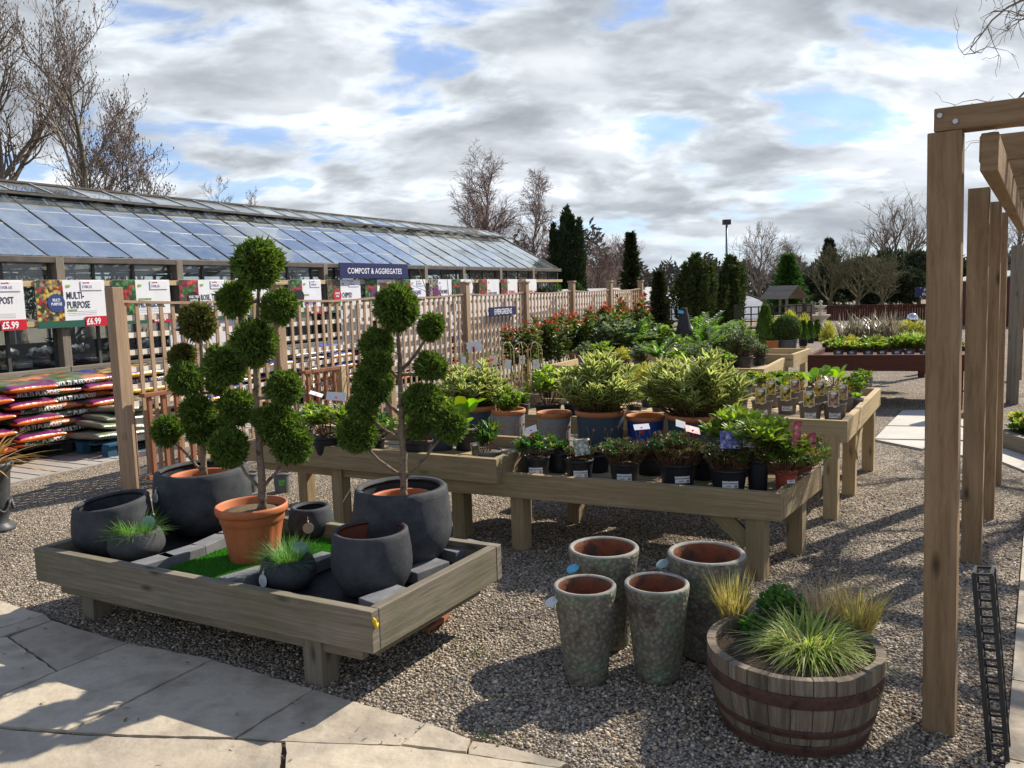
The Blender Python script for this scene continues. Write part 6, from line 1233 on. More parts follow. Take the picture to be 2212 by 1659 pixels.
for i, (x, yb, kd, top, lab, sc, zf) in enumerate(((1370, 902, 'rhodo', 845, 'rhododendron at the front left of the rose bench', 1., ZR), (1425, 905, 'leafy', 852, 'leafy shrub in the gap before the variegated pots, rose bench', 1., ZR), (1480, 907, 'rhodo', 850, 'rhododendron behind the right slate pot, rose bench', 1., ZR), (1540, 909, 'leafy', 850, 'leafy shrub before the red rose card', 1., ZR), (1400, 880, 'rhododark', 830, 'dark rhododendron between the slate pots, rose bench', 1.1, ZR), (1560, 885, 'leafy', 820, 'leafy shrub right of the red rose card', 1.1, ZR), (1520, 880, 'rhodo', 815, 'rhododendron seen through the right variegated shrub', 1.1, ZR), (1475, 872, 'rhododark', 815, 'dark shrub behind the right variegated shrub', 1.2, ZR), (1440, 862, 'leafy', 800, 'leafy shrub between the two variegated shrubs', 1.1, ZR), (1400, 848, 'gold', 778, 'pale golden shrub behind the gap of the variegated shrubs', 1., ZR), (1540, 855, 'herb', 805, 'feathery perennial behind the right variegated shrub', 1.3, ZR), (1580, 848, 'small', 790, 'grey leaved shrub on the back of the rose bench', 1., ZR), (1480, 842, 'herb', 795, 'feathery perennial on the back of the rose bench', 1.3, ZR), (1630, 838, 'herb', 800, 'feathery perennial near the pale bench front', 1.2, ZR), (1680, 838, 'herb', 798, 'feathery perennial behind the red rose cards', 1.2, ZR),
  (1520, 820, 'small', 735, 'grey shrub on the pale bench behind the roses', 1., .58), (1470, 815, 'leafy', 750, 'glossy shrub on the pale bench, left', 1.1, .58), (1425, 810, 'fern', 730, 'ferny shrub on the pale bench, left', 1., .58), (1560, 812, 'leafy', 752, 'low glossy shrub on the pale bench, middle', 1.1, .58), (1385, 805, 'small', 735, 'grey shrub at the left end of the pale bench', 1.1, .58), (1345, 800, 'gold', 745, 'yellow feathery shrub at the left end of the pale bench', 1.1, .58),
  (1490, 792, 'leafy', 725, 'broad leaved shrub before the dark cone', 1., .58), (1300, 800, 'rhodo', 735, 'green rhododendron before the photinias, right', 1.1, .58), (1265, 798, 'small', 735, 'grey shrub before the photinias', 1.1, .58), (1620, 775, 'small', 735, 'silvery shrub behind the blue pot', 1.1, .62), (1585, 772, 'leafy', 730, 'glossy shrub behind the grey leaved one, back bench', 1.1, .62))):
    potted(x, yb, zf, yb-26, 17, kd, lab, 'potted shrub', mGPT if i % 2 else mPOTB, 'stock filling the middle benches', v=i % 3, top=top, sc=sc*1.2, name='potted_shrub')
# ---- benches beyond
g_ = 'shrubs on the far benches'
for i, (x, yb, zf, yr, hw, kd, top, sc, m, lab) in enumerate(((1600, 799, .58, 768, 26, 'small', 695, 1.0, mPOTB, 'dark small leaved shrub in a black pot with white label, before the box ball'), (1700, 760, .62, 733, 22, 'boxball', 697, 1., mGPT, 'clipped box ball in a wide grey pot'), (1668, 762, .62, 735, 14, 'leafy', 722, 1., mORP, 'small shrub in a terracotta pot left of the box ball'),
  (1652, 760, .62, 740, 14, 'conifer', 655, 1.0, mPOTB, 'dark cone shaped conifer behind the terracotta pot'), (1735, 748, .62, 733, 10, 'conifer', 690, 1.1, mPOTB, 'small upright conifer right of the box ball'), (1750, 742, .62, 730, 9, 'conifer', 690, 1.1, mPOTB, 'second small upright conifer right of the box ball'), (1765, 738, .62, 727, 9, 'conifer', 688, 1.1, mPOTB, 'third small upright conifer near the fountain'), (1708, 738, .62, 725, 10, 'gold', 665, .6, mPOTB, 'yellow topped shrub behind the box ball'), (1738, 736, .62, 725, 9, 'gold', 672, .6, mPOTB, 'yellow topped shrub left of the fountain'),
  (1676, 740, .62, 727, 10, 'gold', 680, .5, mPOTB, 'yellow shrub behind the dark cone'), (1789, 755, .60, 738, 14, 'gold', 690, .7, mPOTB, 'golden conifer in a black pot below the fountain'), (1560, 800, .58, 775, 20, 'small', 715, 1., mPOTB, 'grey leaved shrub behind the tilted white card'), (1525, 800, .58, 775, 20, 'fern', 690, 1., mPOTB, 'fern leaved shrub with spreading fronds'), (1640, 790, .58, 772, 14, 'small', 735, 1., mPOTB, 'low grey shrub beside the blue pot'))):
    potted(x, yb, zf, yr, hw, kd, lab, 'potted shrub', m, g_, v=i % 3, top=top, sc=sc, name='potted_shrub')
p = G(1648, 785, .58); tb = thing('blue_pot', p, 'small blue pot lying tilted on the pale bench', 'pot'); npot(tb, .065, .13, mGBR); tb.rotation_euler = (R(20), R(-42), 0); tb.location[2] += .05
# rear left bench with ferns and mahonias
z9 = .5; FR9 = G(1540, 790, z9); FL9 = G(1300, 784, z9); T9, *_ = table('plant_bench', 'low timber bench under ferny shrubs and the dark cone', 'plant bench', [FR9, FL9, FR9+AD*1.2], z9, .13, .44, mWT, [(*(FR9[:2]+[-.1, .1]), .09), (*(FL9[:2]+[.1, .1]), .09)])
for i, (x, yb, kd, top, sc, m, lab) in enumerate(((1362, 788, 'fern', 685, .9, mORP, 'ferny shrub in a small terracotta pot'), (1330, 785, 'small', 675, 1.1, mPOTB, 'grey leaved shrub before the last trellis panel'), (1400, 782, 'fern', 690, 1.1, mPOTB, 'arching ferny shrub left of the dark cone'), (1435, 786, 'leafy', 700, 1.3, mPOTB, 'glossy leafed shrub left of the dark cone'), (1300, 786, 'small', 690, 1.1, mPOTB, 'silvery shrub among the photinias'), (1510, 778, 'fern', 672, 1.2, mPOTB, 'light green ferny shrub right of the dark cone'), (1455, 774, 'leafy', 720, 1.1, mPOTB, 'low leafy shrub at the foot of the dark cone'), (1545, 770, 'fern', 676, 1.2, mPOTB, 'large fern leaved shrub beyond the tilted card'), (1585, 765, 'leafy', 690, 1.2, mPOTB, 'leafy shrub beyond the grey leaved one'), (1385, 765, 'leafy', 700, 1.2, mPOTB, 'leafy shrub at the back of the ferny bench'))):
    potted(x, yb, .442, yb-20, 12, kd, lab, 'potted shrub', m, 'ferny shrubs before the yews', v=i % 3, top=top, sc=sc*1.2, name='potted_shrub')
c = G(1478, 782, .442); hc = rimz(c, 665)-.442; rt = thing('rope_cone', c, 'tall dark woven cone standing among the shrubs', 'garden ornament'); g = Geo(); k = 34
g.lathe([(max(.03, .16*(1-(i/k)**1.6*.72))*(1+.03*(i % 2)), hc*i/k) for i in range(k+1)]+[(.001, hc)], 24); g.build('cone', mat('dark rope', (.02, .022, .03), (.05, .05, .06), 60, .9), rt); card(rt, (-.06, -.08, hc*.93), (1, 0, -.2), (0, .5, 1), .08, .05, mBTG, name='tag')
# ---- red bench row
px8 = [1811, 1840, 1875, 1905, 1937, 1964, 1998, 2030, 2062]
for i, x in enumerate(px8):
    t = potted(x, 767, .602, 755, 12, 'herb' if i < 4 else 'leafy', 'small green perennial on the red bench, '+['first from the left', 'second from the left', 'third from the left', 'fourth from the left', 'fifth from the left', 'sixth from the left', 'seventh, beside the pergola post', 'eighth, behind the pergola post', 'last before the gap in the posts'][i], 'perennial', mGPT, 'small pots along the red bench', v=i % 3, top=735 if i < 4 else 722, sc=1.3 if i < 4 else .9, name='potted_perennial'); plabel(t[0], t[1], t[2], t[3], ['£5.99'], .045, .03, sz=.012, zc=.55)
for i in range(12):
    x = 1800+i*19; potted(x, 758-(i % 2)*3, .602, 748-(i % 2)*3, 9, ['herb', 'leafy', 'gold'][i % 3], 'low green back row plant of the red bench, '+plh[i].replace(' of the row', '').replace(' in the row', ''), 'perennial', mGPT, 'back rows on the red bench', v=i % 3, top=728-(i % 3)*4, sc=1.4, name='potted_perennial')
for i, (x, top) in enumerate(((1822, 672), (1850, 668), (1880, 664), (1905, 660), (1925, 668), (1840, 690))):
    potted(x, 750, .602, 740, 9, 'phormium', 'grey striped phormium with arching sword leaves, '+['leftmost', 'second from the left', 'third from the left', 'fourth from the left', 'rightmost', 'low one in front'][i], 'phormium', mPOTB, 'phormiums on the red bench', v=i % 3, top=top, sc=1.1, name='phormium')
for i, x in enumerate((1945, 1968, 1992)):
    potted(x, 748, .602, 738, 10, 'sedgey', 'pale golden sedge on the red bench, '+['left', 'middle', 'right'][i]+' of three', 'sedge', mPOTB, 'golden sedges', v=0, top=706, sc=1.1, name='sedge'); 
    potted(x-8, 735, .602, 727, 8, 'gold', 'yellow leaved shrub behind the sedges, '+['left', 'middle', 'right'][i]+' of three', 'potted shrub', mPOTB, 'yellow shrubs behind the sedges', v=i % 3, top=690-i*2, sc=.9, name='potted_shrub')
# green rhododendrons continuing inside the big bench
# ---- urn with bronze cordyline at the left edge
c = G(-6, 1145); u = thing('urn', c, 'tall black swagged urn cut by the left edge', 'urn'); h = rimz(c, 1000); g = Geo(); g.lathe([(.001, 0), (.115, 0), (.12, .02), (.09, .04), (.075, .07), (.095, .12), (.10, h*.5), (.115, h*.85), (.14, h*.95), (.14, h), (.12, h), (.10, h*.85)], 32); g.build('body', mat('dull black urn', (.03, .033, .036), (.07, .075, .08), 12, .45), u)
g = Geo(); 
for k in range(6):
    a0 = k*math.pi/3; g.tube([[.112*math.cos(a0+t*math.pi/3), .112*math.sin(a0+t*math.pi/3), h*(.45-.16*math.sin(t*math.pi))] for t in np.linspace(0, 1, 9)], .010, 6)
g.build('swag', mat('dull black swag', (.05, .055, .06), rough=.45), u)
t = thing('cordyline', c+UPV*(h-.02), 'bronze cordyline with long arching straw coloured leaves in the urn', 'cordyline'); g = Geo(); blades(g, 70, .03, .46, .018, 1.35, .42, 0, seg=9); g.build('leaves', mPHB, t)
for k, x in enumerate((540, 600)):
    c = G(x+10*k, 1062); t = thing('nursery_pot', c, ['small grey nursery pot with green label behind the tall tree, left', 'small grey nursery pot with green label behind the tall tree, right'][k], 'pot'); npot(t, .07, .16, mGPT); plabel(t, c, .07, .16, ['PLANT'], .045, .06, m=mat('green label', (.12, .5, .10), rough=.5), zc=.6)
# ---------------------------------------------------------------- trees beyond
mTWG = mat('grey brown twig', (.16, .13, .105), (.28, .235, .19), 3, .85); mTWR = mat('reddish twig', (.17, .10, .09), (.26, .19, .16), 3, .85); mTRK = mat('mossy trunk', (.07, .065, .04), (.16, .14, .10), 6, .9, .6, 30)
mYEW = lm('yew foliage', (.012, .024, .011), (.028, .048, .018), .4, .6, .08, .2); mSPR = lm('spruce foliage', (.018, .028, .012), (.045, .055, .02), .4, .6, .1, .2); mPIN = lm('pine foliage', (.025, .042, .014), (.06, .085, .028), .4, .6, .12, .2); mTHU = lm('thuja foliage', (.022, .065, .015), (.05, .11, .025), .35, .6, .15, .2); mFAR = lm('far conifer foliage', (.018, .03, .018), (.045, .06, .035), .4, .7, .08, .2); mOLV = mat('olive twig', (.10, .095, .05), (.17, .155, .08), 3, .85)
def bare(seed, h, spread, trunk_r, n1=16, n2=9, n3=6, lean=0., up=.5, m=None, twr=.006, droop=0., curl=0., split=.25, name='bare_tree', label='', loc=(0, 0, 0), mt=None, n4=0, cat='tree', group=None, buds=None):
    r = np.random.default_rng(seed); root = thing(name, loc, label, cat, group)
    g = Geo(); k = 12; t = np.linspace(0, 1, k); tr = np.stack([r.normal(size=k).cumsum()*.012*h+lean*t*h, r.normal(size=k).cumsum()*.012*h, t*h*.96], -1); tr -= tr[0]; g.tube(tr, trunk_r*(1-t*.93), 8); g.build('trunk', mt or mTRK, root)
    g2 = Geo()
    def br(p, d, L_, rad, lvl, b=None):
        k = 7 if lvl < 3 else 5; P = [p]; dd_ = d.copy()
        for i in range(k-1):
            dd_ = unit(dd_+r.normal(size=3)*(.085+curl)+np.array([0, 0, (up*.13 if lvl < 3 else up*.08)-droop*(lvl > 1)*.35])); P.append(P[-1]+dd_*L_/(k-1))
        P = np.array(P); g2.tube(P, np.maximum(twr*.55, rad*(1-np.linspace(0, 1, k)*.8)), 5 if lvl == 1 else 3, cap=False)
        if buds is not None and lvl >= 3: buds.append(P[-1])
        n = (n2 if lvl == 1 else n3 if lvl == 2 else n4 if lvl == 3 else 0)
        for q in range(n):
            f = r.uniform(.22, 1)*(k-1); i = min(k-2, int(f)); b_ = P[i]+(P[i+1]-P[i])*(f-i); a = unit(P[i+1]-P[i]); s = unit(np.cross(a, r.normal(size=3))); br(b_, unit(a*.8+s*r.uniform(.4, .9)), L_*r.uniform(.32, .6), max(twr, rad*.45), lvl+1)
    for q in range(n1):
        f = split+(1-split)*((q+r.random())/n1); i = min(10, int(f*11)); p = tr[i]+(tr[i+1]-tr[i])*(f*11-i); a = r.random()*6.3; el = r.uniform(.35, .9)+up*.25
        br(p, np.array([math.cos(a)*math.cos(el), math.sin(a)*math.cos(el), math.sin(el)]), spread*r.uniform(.75, 1.15)*(1.15-.65*f)*(1.1), trunk_r*.45*(1.1-f*.8), 1)
    g2.build('branches', m or mTWG, root); return root
def spot_(x, yt, Y, yb=640): b_ = DD(x, yb, Y); b_[2] = 0; return b_, zat(b_, yt)
bd = []
for i, (x, yt, Y, sp, tr, sd, lab) in enumerate(((62, -110, 19, 2.5, .22, 3, 'tall bare tree with mossy trunk behind the greenhouse, nearer the left edge'), (178, 60, 18.5, 2.3, .15, 9, 'bare budding tree behind the greenhouse, right of the taller one'), (-60, -150, 19.5, 2.4, .2, 5, 'bare tree cut by the left edge behind the greenhouse'), (275, 270, 20, 1.5, .08, 12, 'low spreading bare tree just right of the budding one'))):
    b_, h = spot_(x, yt, Y); buds = []; t = bare(sd, h, sp, tr, 20, 8, 5, m=mTWG, twr=.006, up=1.1, split=.3, label=lab, loc=b_, n4=2, group='bare trees behind the greenhouse', buds=buds)
    B = np.array(buds); g = Geo(); k = len(B); g.leaves(B, rdir(k)*.4+UPV, rdir(k), .07, .03, SMALL); g.build('buds', mTWR, t)
for i, (x, yt, Y, sp, tr, sd, lab) in enumerate(((1062, 366, 33, 2.4, .12, 21, 'pale weeping birch left of the dark yew, the tallest of the pair'), (1160, 392, 33, 1.7, .09, 25, 'slimmer weeping birch beside the dark yew'), (1020, 430, 35, 1.8, .08, 27, 'low birch rising behind the greenhouse end'))):
    b_, h = spot_(x, yt, Y); bare(sd, h, sp*.8, tr, 34, 8, 7, m=mTWR, twr=.006, droop=.3, up=.9, split=.22, label=lab, loc=b_, n4=2, name='birch_tree', group='birches beyond the greenhouse', mt=mTWG)
for i, (x, yt, Y, sp, tr, sd, lab, mm) in enumerate(((1925, 488, 60, 4.2, .3, 31, 'large round bare tree on the skyline right of centre', mTWG), (1640, 522, 55, 2.6, .15, 33, 'bare bushy tree behind the thuja', mTWG), (1850, 560, 42, 2.2, .12, 35, 'olive brown bare shrub before the dark pines, left', mOLV), (1795, 570, 42, 2.0, .12, 36, 'olive brown bare shrub between the tall conifer and the pines', mOLV), (1905, 585, 40, 1.8, .1, 37, 'olive brown bare shrub before the dark pines, right', mOLV), (1330, 545, 36, 1.9, .08, 38, 'thin bare shrub behind the trellis, left of the spruce', mTWR), (1290, 560, 36, 1.6, .08, 39, 'thin bare shrub above the low outbuilding', mTWR), (500, 385, 34, 1.2, .05, 41, 'small bare treetop above the greenhouse ridge, left', mTWG), (570, 420, 34, 1.2, .05, 42, 'small bare treetop above the greenhouse ridge, right', mTWG), (2195, 500, 40, 2.4, .15, 43, 'bare tree behind the red shed at the right edge', mTWG), (1695, 560, 58, 2.6, .15, 44, 'hazy bare tree behind the playhouse', mTWG))):
    b_, h = spot_(x, yt, Y); bare(sd, h, sp*.85, tr, 18, 7, 5, m=mm, twr=.006 if Y < 45 else .010, up=.8, split=.15, label=lab, loc=b_, n4=2, name='bare_tree', group='bare trees on the skyline')
# corkscrew willow hanging in at the top right
b_ = np.array([7.05, 7.8, 0]); bare(51, 6.6, 2.9, .12, 20, 7, 5, m=mTWG, twr=.004, curl=.30, droop=.25, up=.3, split=.5, label='twisted bare willow whose crooked twigs hang in at the top right', loc=b_, n4=2, name='corkscrew_willow')
def crown(name, label, x, yb, yt, hw, Y, m, shape, n, leaf, cat='tree', group=None, seed=1, trunk=True, wl=.3, base=.03, tipm=None):
    r = np.random.default_rng(seed); b_, h = spot_(x, yt, Y); rad = hw*Y/F; root = thing(name, b_, label, cat, group)
    g = Geo(); g.tube([(0, 0, 0), (0, 0, h*.5), (0, 0, h*.92)], [rad*.09, rad*.06, .01], 7); g.build('trunk', mTRK, root)
    g = Geo(); B = []; D = []
    if shape == 'columns':
        k = 24; cs_ = r.normal(size=(k, 2)); cs_ /= np.maximum(1, np.linalg.norm(cs_, axis=1)/1.0)[:, None]; cs_[:6] *= .35; hs = h*(1-.22*np.linalg.norm(cs_, axis=1)*r.uniform(.5, 1.3, k)); q = r.integers(k, size=n); t = r.random(n)**.85
        w_ = rad*.20*np.minimum(1, (1-t)*3.)**.8*r.uniform(.6, 1.1, n); a = r.random(n)*6.3; B = np.stack([cs_[q, 0]*rad*.80*(.55+.45*np.minimum(1, t*3))+w_*np.cos(a), cs_[q, 1]*rad*.8*(.55+.45*np.minimum(1, t*3))+w_*np.sin(a), t*hs[q]], -1); D = np.stack([np.cos(a)*.35, np.sin(a)*.35, np.ones(n)], -1)
    elif shape == 'cone':
        lay = 15; li = r.integers(lay, size=n); nb = 11; bi = r.integers(nb, size=n); off = r.random((lay, nb))*.8; u = r.random(n)**.7; t0 = base+(1-base)*(li/lay)**.95; R0 = rad*(1-t0)**.85*(.55+.75*off[li, bi]); a = bi*6.283/nb+li*1.3+r.normal(size=n)*.16; rr = R0*u
        B = np.stack([rr*np.cos(a), rr*np.sin(a), h*(t0+.05*(1-t0))-rr*.22+r.normal(size=n)*h*.012+u**2*rad*.10], -1); D = np.stack([np.cos(a), np.sin(a), -.1+.7*r.random(n)], -1)
    elif shape == 'spires':
        k = 30; cs_ = r.normal(size=(k, 2))*.5; hs = h*(1.0-.45*np.minimum(1.2, np.linalg.norm(cs_, axis=1))*r.uniform(.6, 1.1, k)); q = r.integers(k, size=n); t = .15+.85*r.random(n)**.7; w_ = rad*.17*np.minimum(1, (1-t)*3)**.7*r.uniform(.3, 1.1, n); a = r.random(n)*6.3
        B = np.stack([cs_[q, 0]*rad*(.35+.65*t)+w_*np.cos(a), cs_[q, 1]*rad*(.35+.65*t)+w_*np.sin(a), t*hs[q]], -1); D = np.stack([np.cos(a), np.sin(a), 1+0*a], -1)
    elif shape == 'clumps':
        k = 34; c_ = r.normal(size=(k, 3)); c_ /= np.linalg.norm(c_, axis=1)[:, None]; c_ = c_*r.uniform(.35, .95, (k, 1))*[rad*.85, rad*.85, h*.40]+[0, 0, h*.56]; sz = rad*r.uniform(.20, .36, k); q = r.integers(k, size=n); d = r.normal(size=(n, 3)); d /= np.linalg.norm(d, axis=1)[:, None]
        B = c_[q]+d*sz[q][:, None]*[1, 1, .75]*r.uniform(.5, 1.05, (n, 1)); D = d+[0, 0, .4]; B[:, 2] = np.minimum(B[:, 2], h)
    D = D+r.normal(size=(n, 3))*.35; g.leaves(B, D, r.normal(size=(n, 3)), leaf*r.uniform(.6, 1.2, n), leaf*wl, SMALL); g.build('crown', m, root); return root
crown('yew_tree', 'dense dark columnar yew beyond the trellis, the darkest tree', 1227, 640, 443, 42, 26, mYEW, 'columns', 16000, .17, seed=2)
crown('spruce_tree', 'dark narrow spruce rising behind the last trellis panels', 1364, 650, 498, 36, 27, mSPR, 'cone', 9000, .16, seed=3)
crown('spruce_tree', 'low dark spruce right of the last trellis post', 1424, 700, 585, 36, 21, mSPR, 'cone', 8000, .13, seed=4)
crown('pine_tree', 'bushy pine with upright candles, left one of the pair by the lamp', 1508, 690, 535, 55, 24, mPIN, 'spires', 13000, .15, seed=5)
crown('pine_tree', 'bushy pine with upright candles, right one below the lamp', 1580, 690, 545, 44, 25, mPIN, 'spires', 12000, .15, seed=6)
crown('thuja_tree', 'fresh green pyramidal thuja behind the wooden playhouse', 1702, 680, 552, 52, 40, mTHU, 'cone', 9000, .26, seed=7)
crown('conifer_tree', 'tall dark conifer right of the thuja', 1790, 680, 515, 34, 46, mFAR, 'cone', 7000, .26, seed=8)
fp = [(1862, 545, 55, 50), (1925, 520, 52, 50), (1985, 535, 50, 48), (1822, 570, 40, 52), (2045, 540, 50, 50), (2110, 545, 50, 50), (2170, 560, 45, 46), (1955, 580, 45, 44), (1745, 590, 34, 55), (1890, 600, 45, 44)]
fl = ['leftmost of the group', 'tallest of the group', 'just left of the pergola post', 'low one at the left', 'behind the nearest pergola post', 'between the pergola posts', 'at the right behind the shed', 'low one before the tallest', 'behind the thuja', 'low one in the middle']
for i, (x, yt, hw, Y) in enumerate(fp): crown('dark_pine', 'dark rounded pine on the far boundary, '+fl[i], x, 680, yt, hw, Y, mFAR, 'clumps', 5200, .34, group='dark pines on the far boundary', seed=20+i)
for i, (x, yt, hw, Y, lab) in enumerate(((1170, 598, 24, 19, 'olive green shrub at the greenhouse corner, left'), (1200, 602, 20, 20, 'rounded green shrub at the foot of the yew'), (1250, 600, 22, 22, 'bright green shrub before the yew'))): crown('shrub', lab, x, 660, yt, hw, Y, mTHU if i else mSPR, 'clumps', 2600, .10, cat='shrub', group='shrubs behind the trellis', seed=50+i)
# far hedge and woods that close the horizon
def woods():
    g = Geo(); r = np.random.default_rng(77); n = 60000; a = R(-75)+R(150)*r.random(n); base_h = lambda a: 3.6+1.6*np.sin(a*9+1)+.9*np.sin(a*23)+.6*np.sin(a*51+2); d = 72+22*r.random(n); t = r.random(n)**.7; B = np.stack([d*np.sin(a), d*np.cos(a), t*base_h(a)*(1+.25*np.sin(a*140)*t)], -1)
    g.leaves(B, rdir(n)+UPV*.6, rdir(n), .7, .25, SMALL); o = g.build('far_woods', mat('far wood', (.06, .065, .05), (.13, .125, .105), .15, .9, island=.3, c3=(.09, .085, .065)), kind='stuff', label='far winter woodland closing the horizon', cat='woodland')
woods()
# ---------------------------------------------------------------- structures beyond
def onground(x, y): p = G(x, y); return p
# polytunnel
c = DD(1552, 690, 38.); c[2] = 0; t = thing('polytunnel', c, 'white polythene tunnel glinting behind the pines', 'polytunnel'); Rr = 112*38./F; g = Geo(); an = np.linspace(0, math.pi, 19); hh = zat(c, 632); L_ = 14
V = []
for k in range(8):
    for a in an: V.append((Rr*math.cos(a)*(1+.004*(k % 2)), k*L_/7, hh*math.sin(a)**.75*(1-.012*(k % 2))))
i = np.arange(7)[:, None]*19; j = np.arange(18)[None]; g.add(V, np.stack([i+j, i+j+1, i+20+j, i+19+j], -1).reshape(-1, 4), smooth=True); g.add([(Rr*math.cos(a), 0, hh*math.sin(a)**.75) for a in an], [tuple(range(19))]); g.build('cover', mat('polythene', (.68, .70, .74), (.80, .81, .83), 1, .3, spec=.6, transl=.3), t)
g = Geo(); g.tube([(Rr*math.cos(a)*1.01, -.03, hh*math.sin(a)**.75*1.01) for a in an], .04, 6); g.build('hoop', mPAL, t)
# playhouse
p0 = DD(1699, 700, 30.); p0[2] = 0; t = thing('playhouse', p0, 'small raised wooden playhouse with pitched plank roof', 'playhouse', None, math.atan2(.38, .925)); zt = zat(p0, 617); ze_ = zat(p0, 643); zd = zat(p0, 658); w_, d_ = .84, 1.29
for x, y in ((.03, .03), (w_-.03, .03), (.03, d_), (w_-.03, d_)): g = Geo(); g.beam((x, y, 0), (x, y, ze_), .07, .07, up=(0, 1, 0)); g.build('post', mWG, t)
g = Geo(); A0, A1, B0 = np.array([-.08, -.12, ze_-.05]), np.array([w_/2, -.12, zt]), np.array([w_+.08, -.12, ze_-.05])
for a, b_ in ((A0, A1), (B0, A1)):
    nr_ = unit(np.cross(b_-a, (0, 1, 0))); nr_ = nr_ if nr_[2] > 0 else -nr_
    for k in range(7): m_ = a+(b_-a)*(k+.5)/7; g.beam(m_, m_+np.array([0, d_+.24, 0]), np.linalg.norm(b_-a)/7*.94, .02, up=nr_)
g.build('roof', mWG, t)
g = Geo(); g.beam((w_/2, 0, zd-.45), (w_/2, d_, zd-.45), w_, .05); g.build('deck', mWG, t)
g = Geo()
for k in range(13): x = -.08+k*.11; g.beam((x, -.06, .1), (x, -.06, zd), .09, .02, up=(0, 1, 0))
g.build('plank_wall', mWG, t)
# fountain
p0 = DD(1772, 715, 24.); p0[2] = 0; zz = lambda y: zat(p0, y); S = 24/F; t = thing('fountain', p0, 'two tiered pale stone fountain with round finial', 'fountain'); mST = mat('cast stone', (.42, .38, .31), (.55, .50, .42), 8, .85)
g = Geo(); z0, z1, z2_, z3_ = zz(702), zz(688), zz(683), zz(680); g.lathe([(.001, 0), (14*S, 0), (13*S, zz(712)), (7*S, zz(706)), (5*S, zz(697)), (7*S, z1)], 24); g.build('pedestal', mST, t)
g = Geo(); g.lathe([(5*S, zz(692)), (14*S, zz(689)), (19*S, zz(683)), (20*S, zz(680)), (18*S, zz(680)), (12*S, zz(684)), (2*S, zz(685))], 32); g.build('lower_bowl', mST, t)
g = Geo(); g.lathe([(2*S, zz(684)), (5*S, zz(680)), (3*S, zz(676)), (6*S, zz(670)), (4*S, zz(667)), (3*S, zz(666))], 20); g.build('stem', mST, t)
g = Geo(); g.lathe([(3*S, zz(667)), (9*S, zz(665)), (13*S, zz(661)), (13.5*S, zz(660)), (11*S, zz(660)), (2*S, zz(662))], 28); g.build('upper_bowl', mST, t)
g = Geo(); g.lathe([(2*S, zz(662)), (4*S, zz(659)), (2.5*S, zz(656)), (4.5*S, zz(653)), (4*S, zz(650)), (.001, zz(648))], 18); g.build('finial', mST, t)
# lamp post
p0 = DD(1570, 690, 36.); p0[2] = 0; t = thing('floodlight_pole', p0, 'slim floodlight pole behind the right pine', 'lamp post'); zt = zat(p0, 486); g = Geo(); g.tube([(0, 0, 0), (0, 0, zt)], [.07, .045], 10); g.build('pole', mat('galvanised', (.20, .21, .23), rough=.5, metal=.6), t)
g = Geo(); g.box((0, 0, zt+.12), (.34, .22, .22)); g.build('floodlight', mBLK, t, bevel=.02)
# dark lattice fence, boarded fence, shed, outbuilding
def lattice(x0, x1, yb, Y, top, label, name='lattice_fence'):
    a, b_ = DD(x0, yb, Y), DD(x1, yb, Y); a[2] = b_[2] = 0; h = zat(a, top); t = thing(name, a, label, 'fence'); v = b_-a; L_ = np.linalg.norm(v); n = int(L_/.19); g = Geo()
    for k in range(n+1): g.beam(v*k/n+UPV*.3, v*k/n+UPV*h, .03, .03, up=(0, 1, 0))
    for z in np.arange(.4, h+.01, .19): g.beam(UPV*z, v+UPV*z, .02, .03)
    g.build('lattice', mDKW, t)
    for k in range(int(L_/1.83)+1): g = Geo(); q = unit(v)*1.83*k; g.beam(q, q+UPV*(h+.05), .09, .09, up=(0, 1, 0)); g.build('post', mDKW, t)
lattice(1590, 1752, 700, 22, 663, 'dark lattice fence in front of the polytunnel and playhouse'); lattice(1435, 1500, 700, 24, 660, 'dark lattice fence piece left of the pines')
a, b_ = DD(1785, 700, 34), DD(2300, 700, 30); a[2] = b_[2] = 0; h = zat(a, 662); t = thing('board_fence', a, 'long dark red boarded fence on the right before the pines', 'fence'); g = Geo(); v = b_-a; n = 90
for k in range(n): g.box(v*(k+.5)/n+UPV*h/2, (np.linalg.norm(v)/n*.94, .02, h), None)
g.build('boards', mWR, t); g = Geo(); g.beam(UPV*(h+.02), v+UPV*(h+.02), .06, .04); g.build('capping', mWR, t)
p0 = DD(2150, 660, 26); p0[2] = 0; t = thing('shed', p0, 'dark red garden shed with pale roof at the right edge', 'shed'); zt = zat(p0, 588); w_ = 1.8; g = Geo(); g.add([(0, 0, 0), (w_, 0, 0), (w_, 0, zt*.85), (w_/2, 0, zt), (0, 0, zt*.85), (0, 2.4, 0), (w_, 2.4, 0), (w_, 2.4, zt*.85), (w_/2, 2.4, zt), (0, 2.4, zt*.85)], [(0, 1, 2, 3, 4), (9, 8, 7, 6, 5), (0, 4, 9, 5), (1, 6, 7, 2)]); g.build('walls', mWR, t)
g = Geo(); g.beam((w_*.24, -.1, zt*.935), (w_*.24, 2.5, zt*.935), w_*.56, .04, up=(-.3, 0, 1)); g.beam((w_*.76, -.1, zt*.935), (w_*.76, 2.5, zt*.935), w_*.56, .04, up=(.3, 0, 1)); g.build('roof', mat('pale felt', (.4, .4, .4), rough=.8), t)
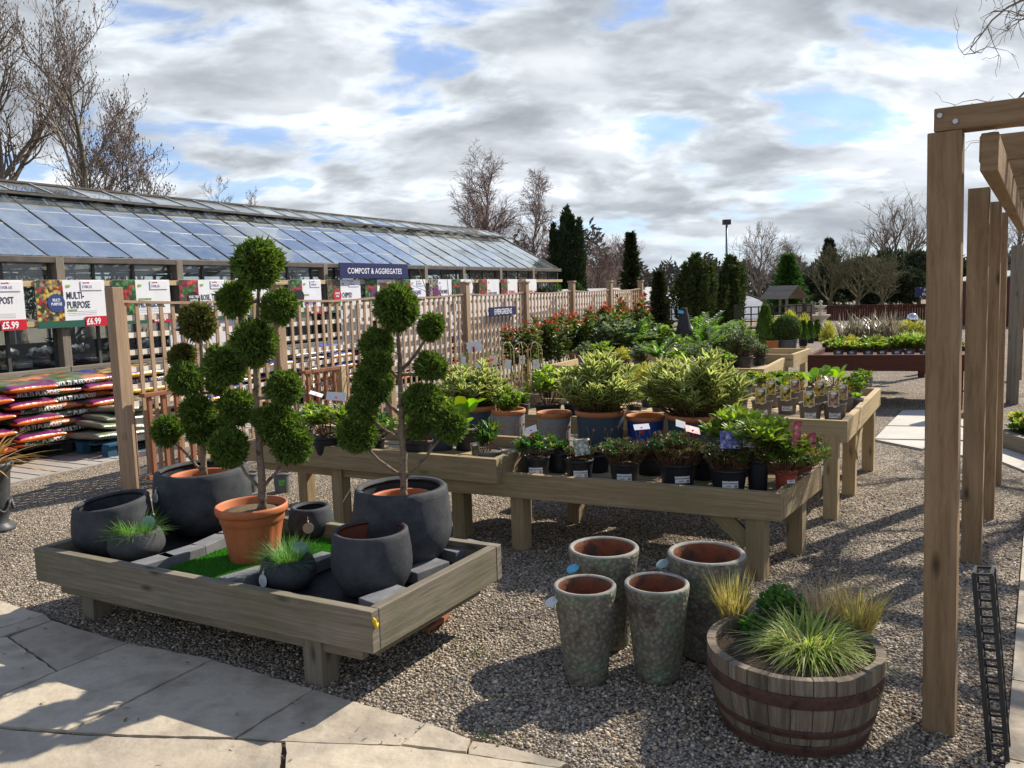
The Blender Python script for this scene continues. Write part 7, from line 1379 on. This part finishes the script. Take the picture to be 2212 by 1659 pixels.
p0 = DD(1255, 640, 48); p0[2] = 0; zt = zat(p0, 582); g0 = thing('outbuilding', p0, 'low pale brick outbuilding seen between the yew and the spruce', 'building'); g = Geo(); g.box((1.4, 2, zt/2), (2.9, 4, zt)); g.build('walls', mat('pale brick', (.34, .28, .20), (.42, .35, .26), 4, .9), g0); g = Geo(); g.box((1.4, 1.9, zt+.05), (3.1, 4.3, .12)); g.build('roof', mat('dull flat roof', (.22, .2, .18), rough=.9), g0)
# kettle barbecue
p0 = DD(1971, 692, 19); p0[2] = 0; t = thing('kettle_barbecue', p0, 'silver domed kettle barbecue behind the golden sedges', 'barbecue'); zb = zat(p0, 690); zt = zat(p0, 676); rr = 12*19/F; g = Geo(); g.lathe([(rr*math.cos(a), zb+(zt-zb)*math.sin(a)) for a in np.linspace(0, 1.55, 9)], 24); g.build('lid', mat('polished steel', (.6, .6, .62), rough=.15, metal=1.), t); g = Geo(); g.lathe([(.01, zb-.12), (rr*.7, zb-.09), (rr, zb-.005)], 24); g.build('bowl', mBLK, t)
for k in range(3): g = Geo(); a = k*2.1; g.tube([(rr*.6*math.cos(a), rr*.6*math.sin(a), zb-.1), (rr*math.cos(a), rr*math.sin(a), 0)], .012, 6); g.build('leg', mBLK, t)
# raised timber bed at the right edge
A_ = G(2158, 965); B_ = G(2290, 1010); z_ = zat(A_, 928); t = thing('raised_bed', A_, 'raised sleeper bed of low greenery between the pergola posts', 'raised bed'); v = B_-A_; dp = np.array([-v[1], v[0], 0])/np.linalg.norm(v)*1.2; 
for a, b_ in ((v*0, v), (dp, v+dp), (v*0, dp), (v, v+dp)): g = Geo(); g.beam(a+UPV*z_/2, b_+UPV*z_/2, .08, z_); g.build('sleeper', mWW, t)
g = Geo(); g.poly([(v*.03+dp*.05)[:2], (v*.97+dp*.05)[:2], (v*.97+dp*.95)[:2], (v*.03+dp*.95)[:2]], z_-.1, z_-.05); g.build('bed_soil', mCOMP, t)
for k in range(8):
    q = A_+v*(.1+.11*k)+dp*(.2+.22*(k % 3)); q[2] = z_-.05; o = thing('bedding_plant', q, ['low green cushion in the raised bed', 'grey heathery cushion in the raised bed'][k % 2]+', '+plh[k].replace('of the row', 'of it'), 'plant', 'cushion plants in the raised bed'); inst('foliage', fol('herb' if k % 2 == 0 else 'small', k % 3), o, (0, 0, 0), (0, 0, k), 2.0 if k % 2 == 0 else .9)
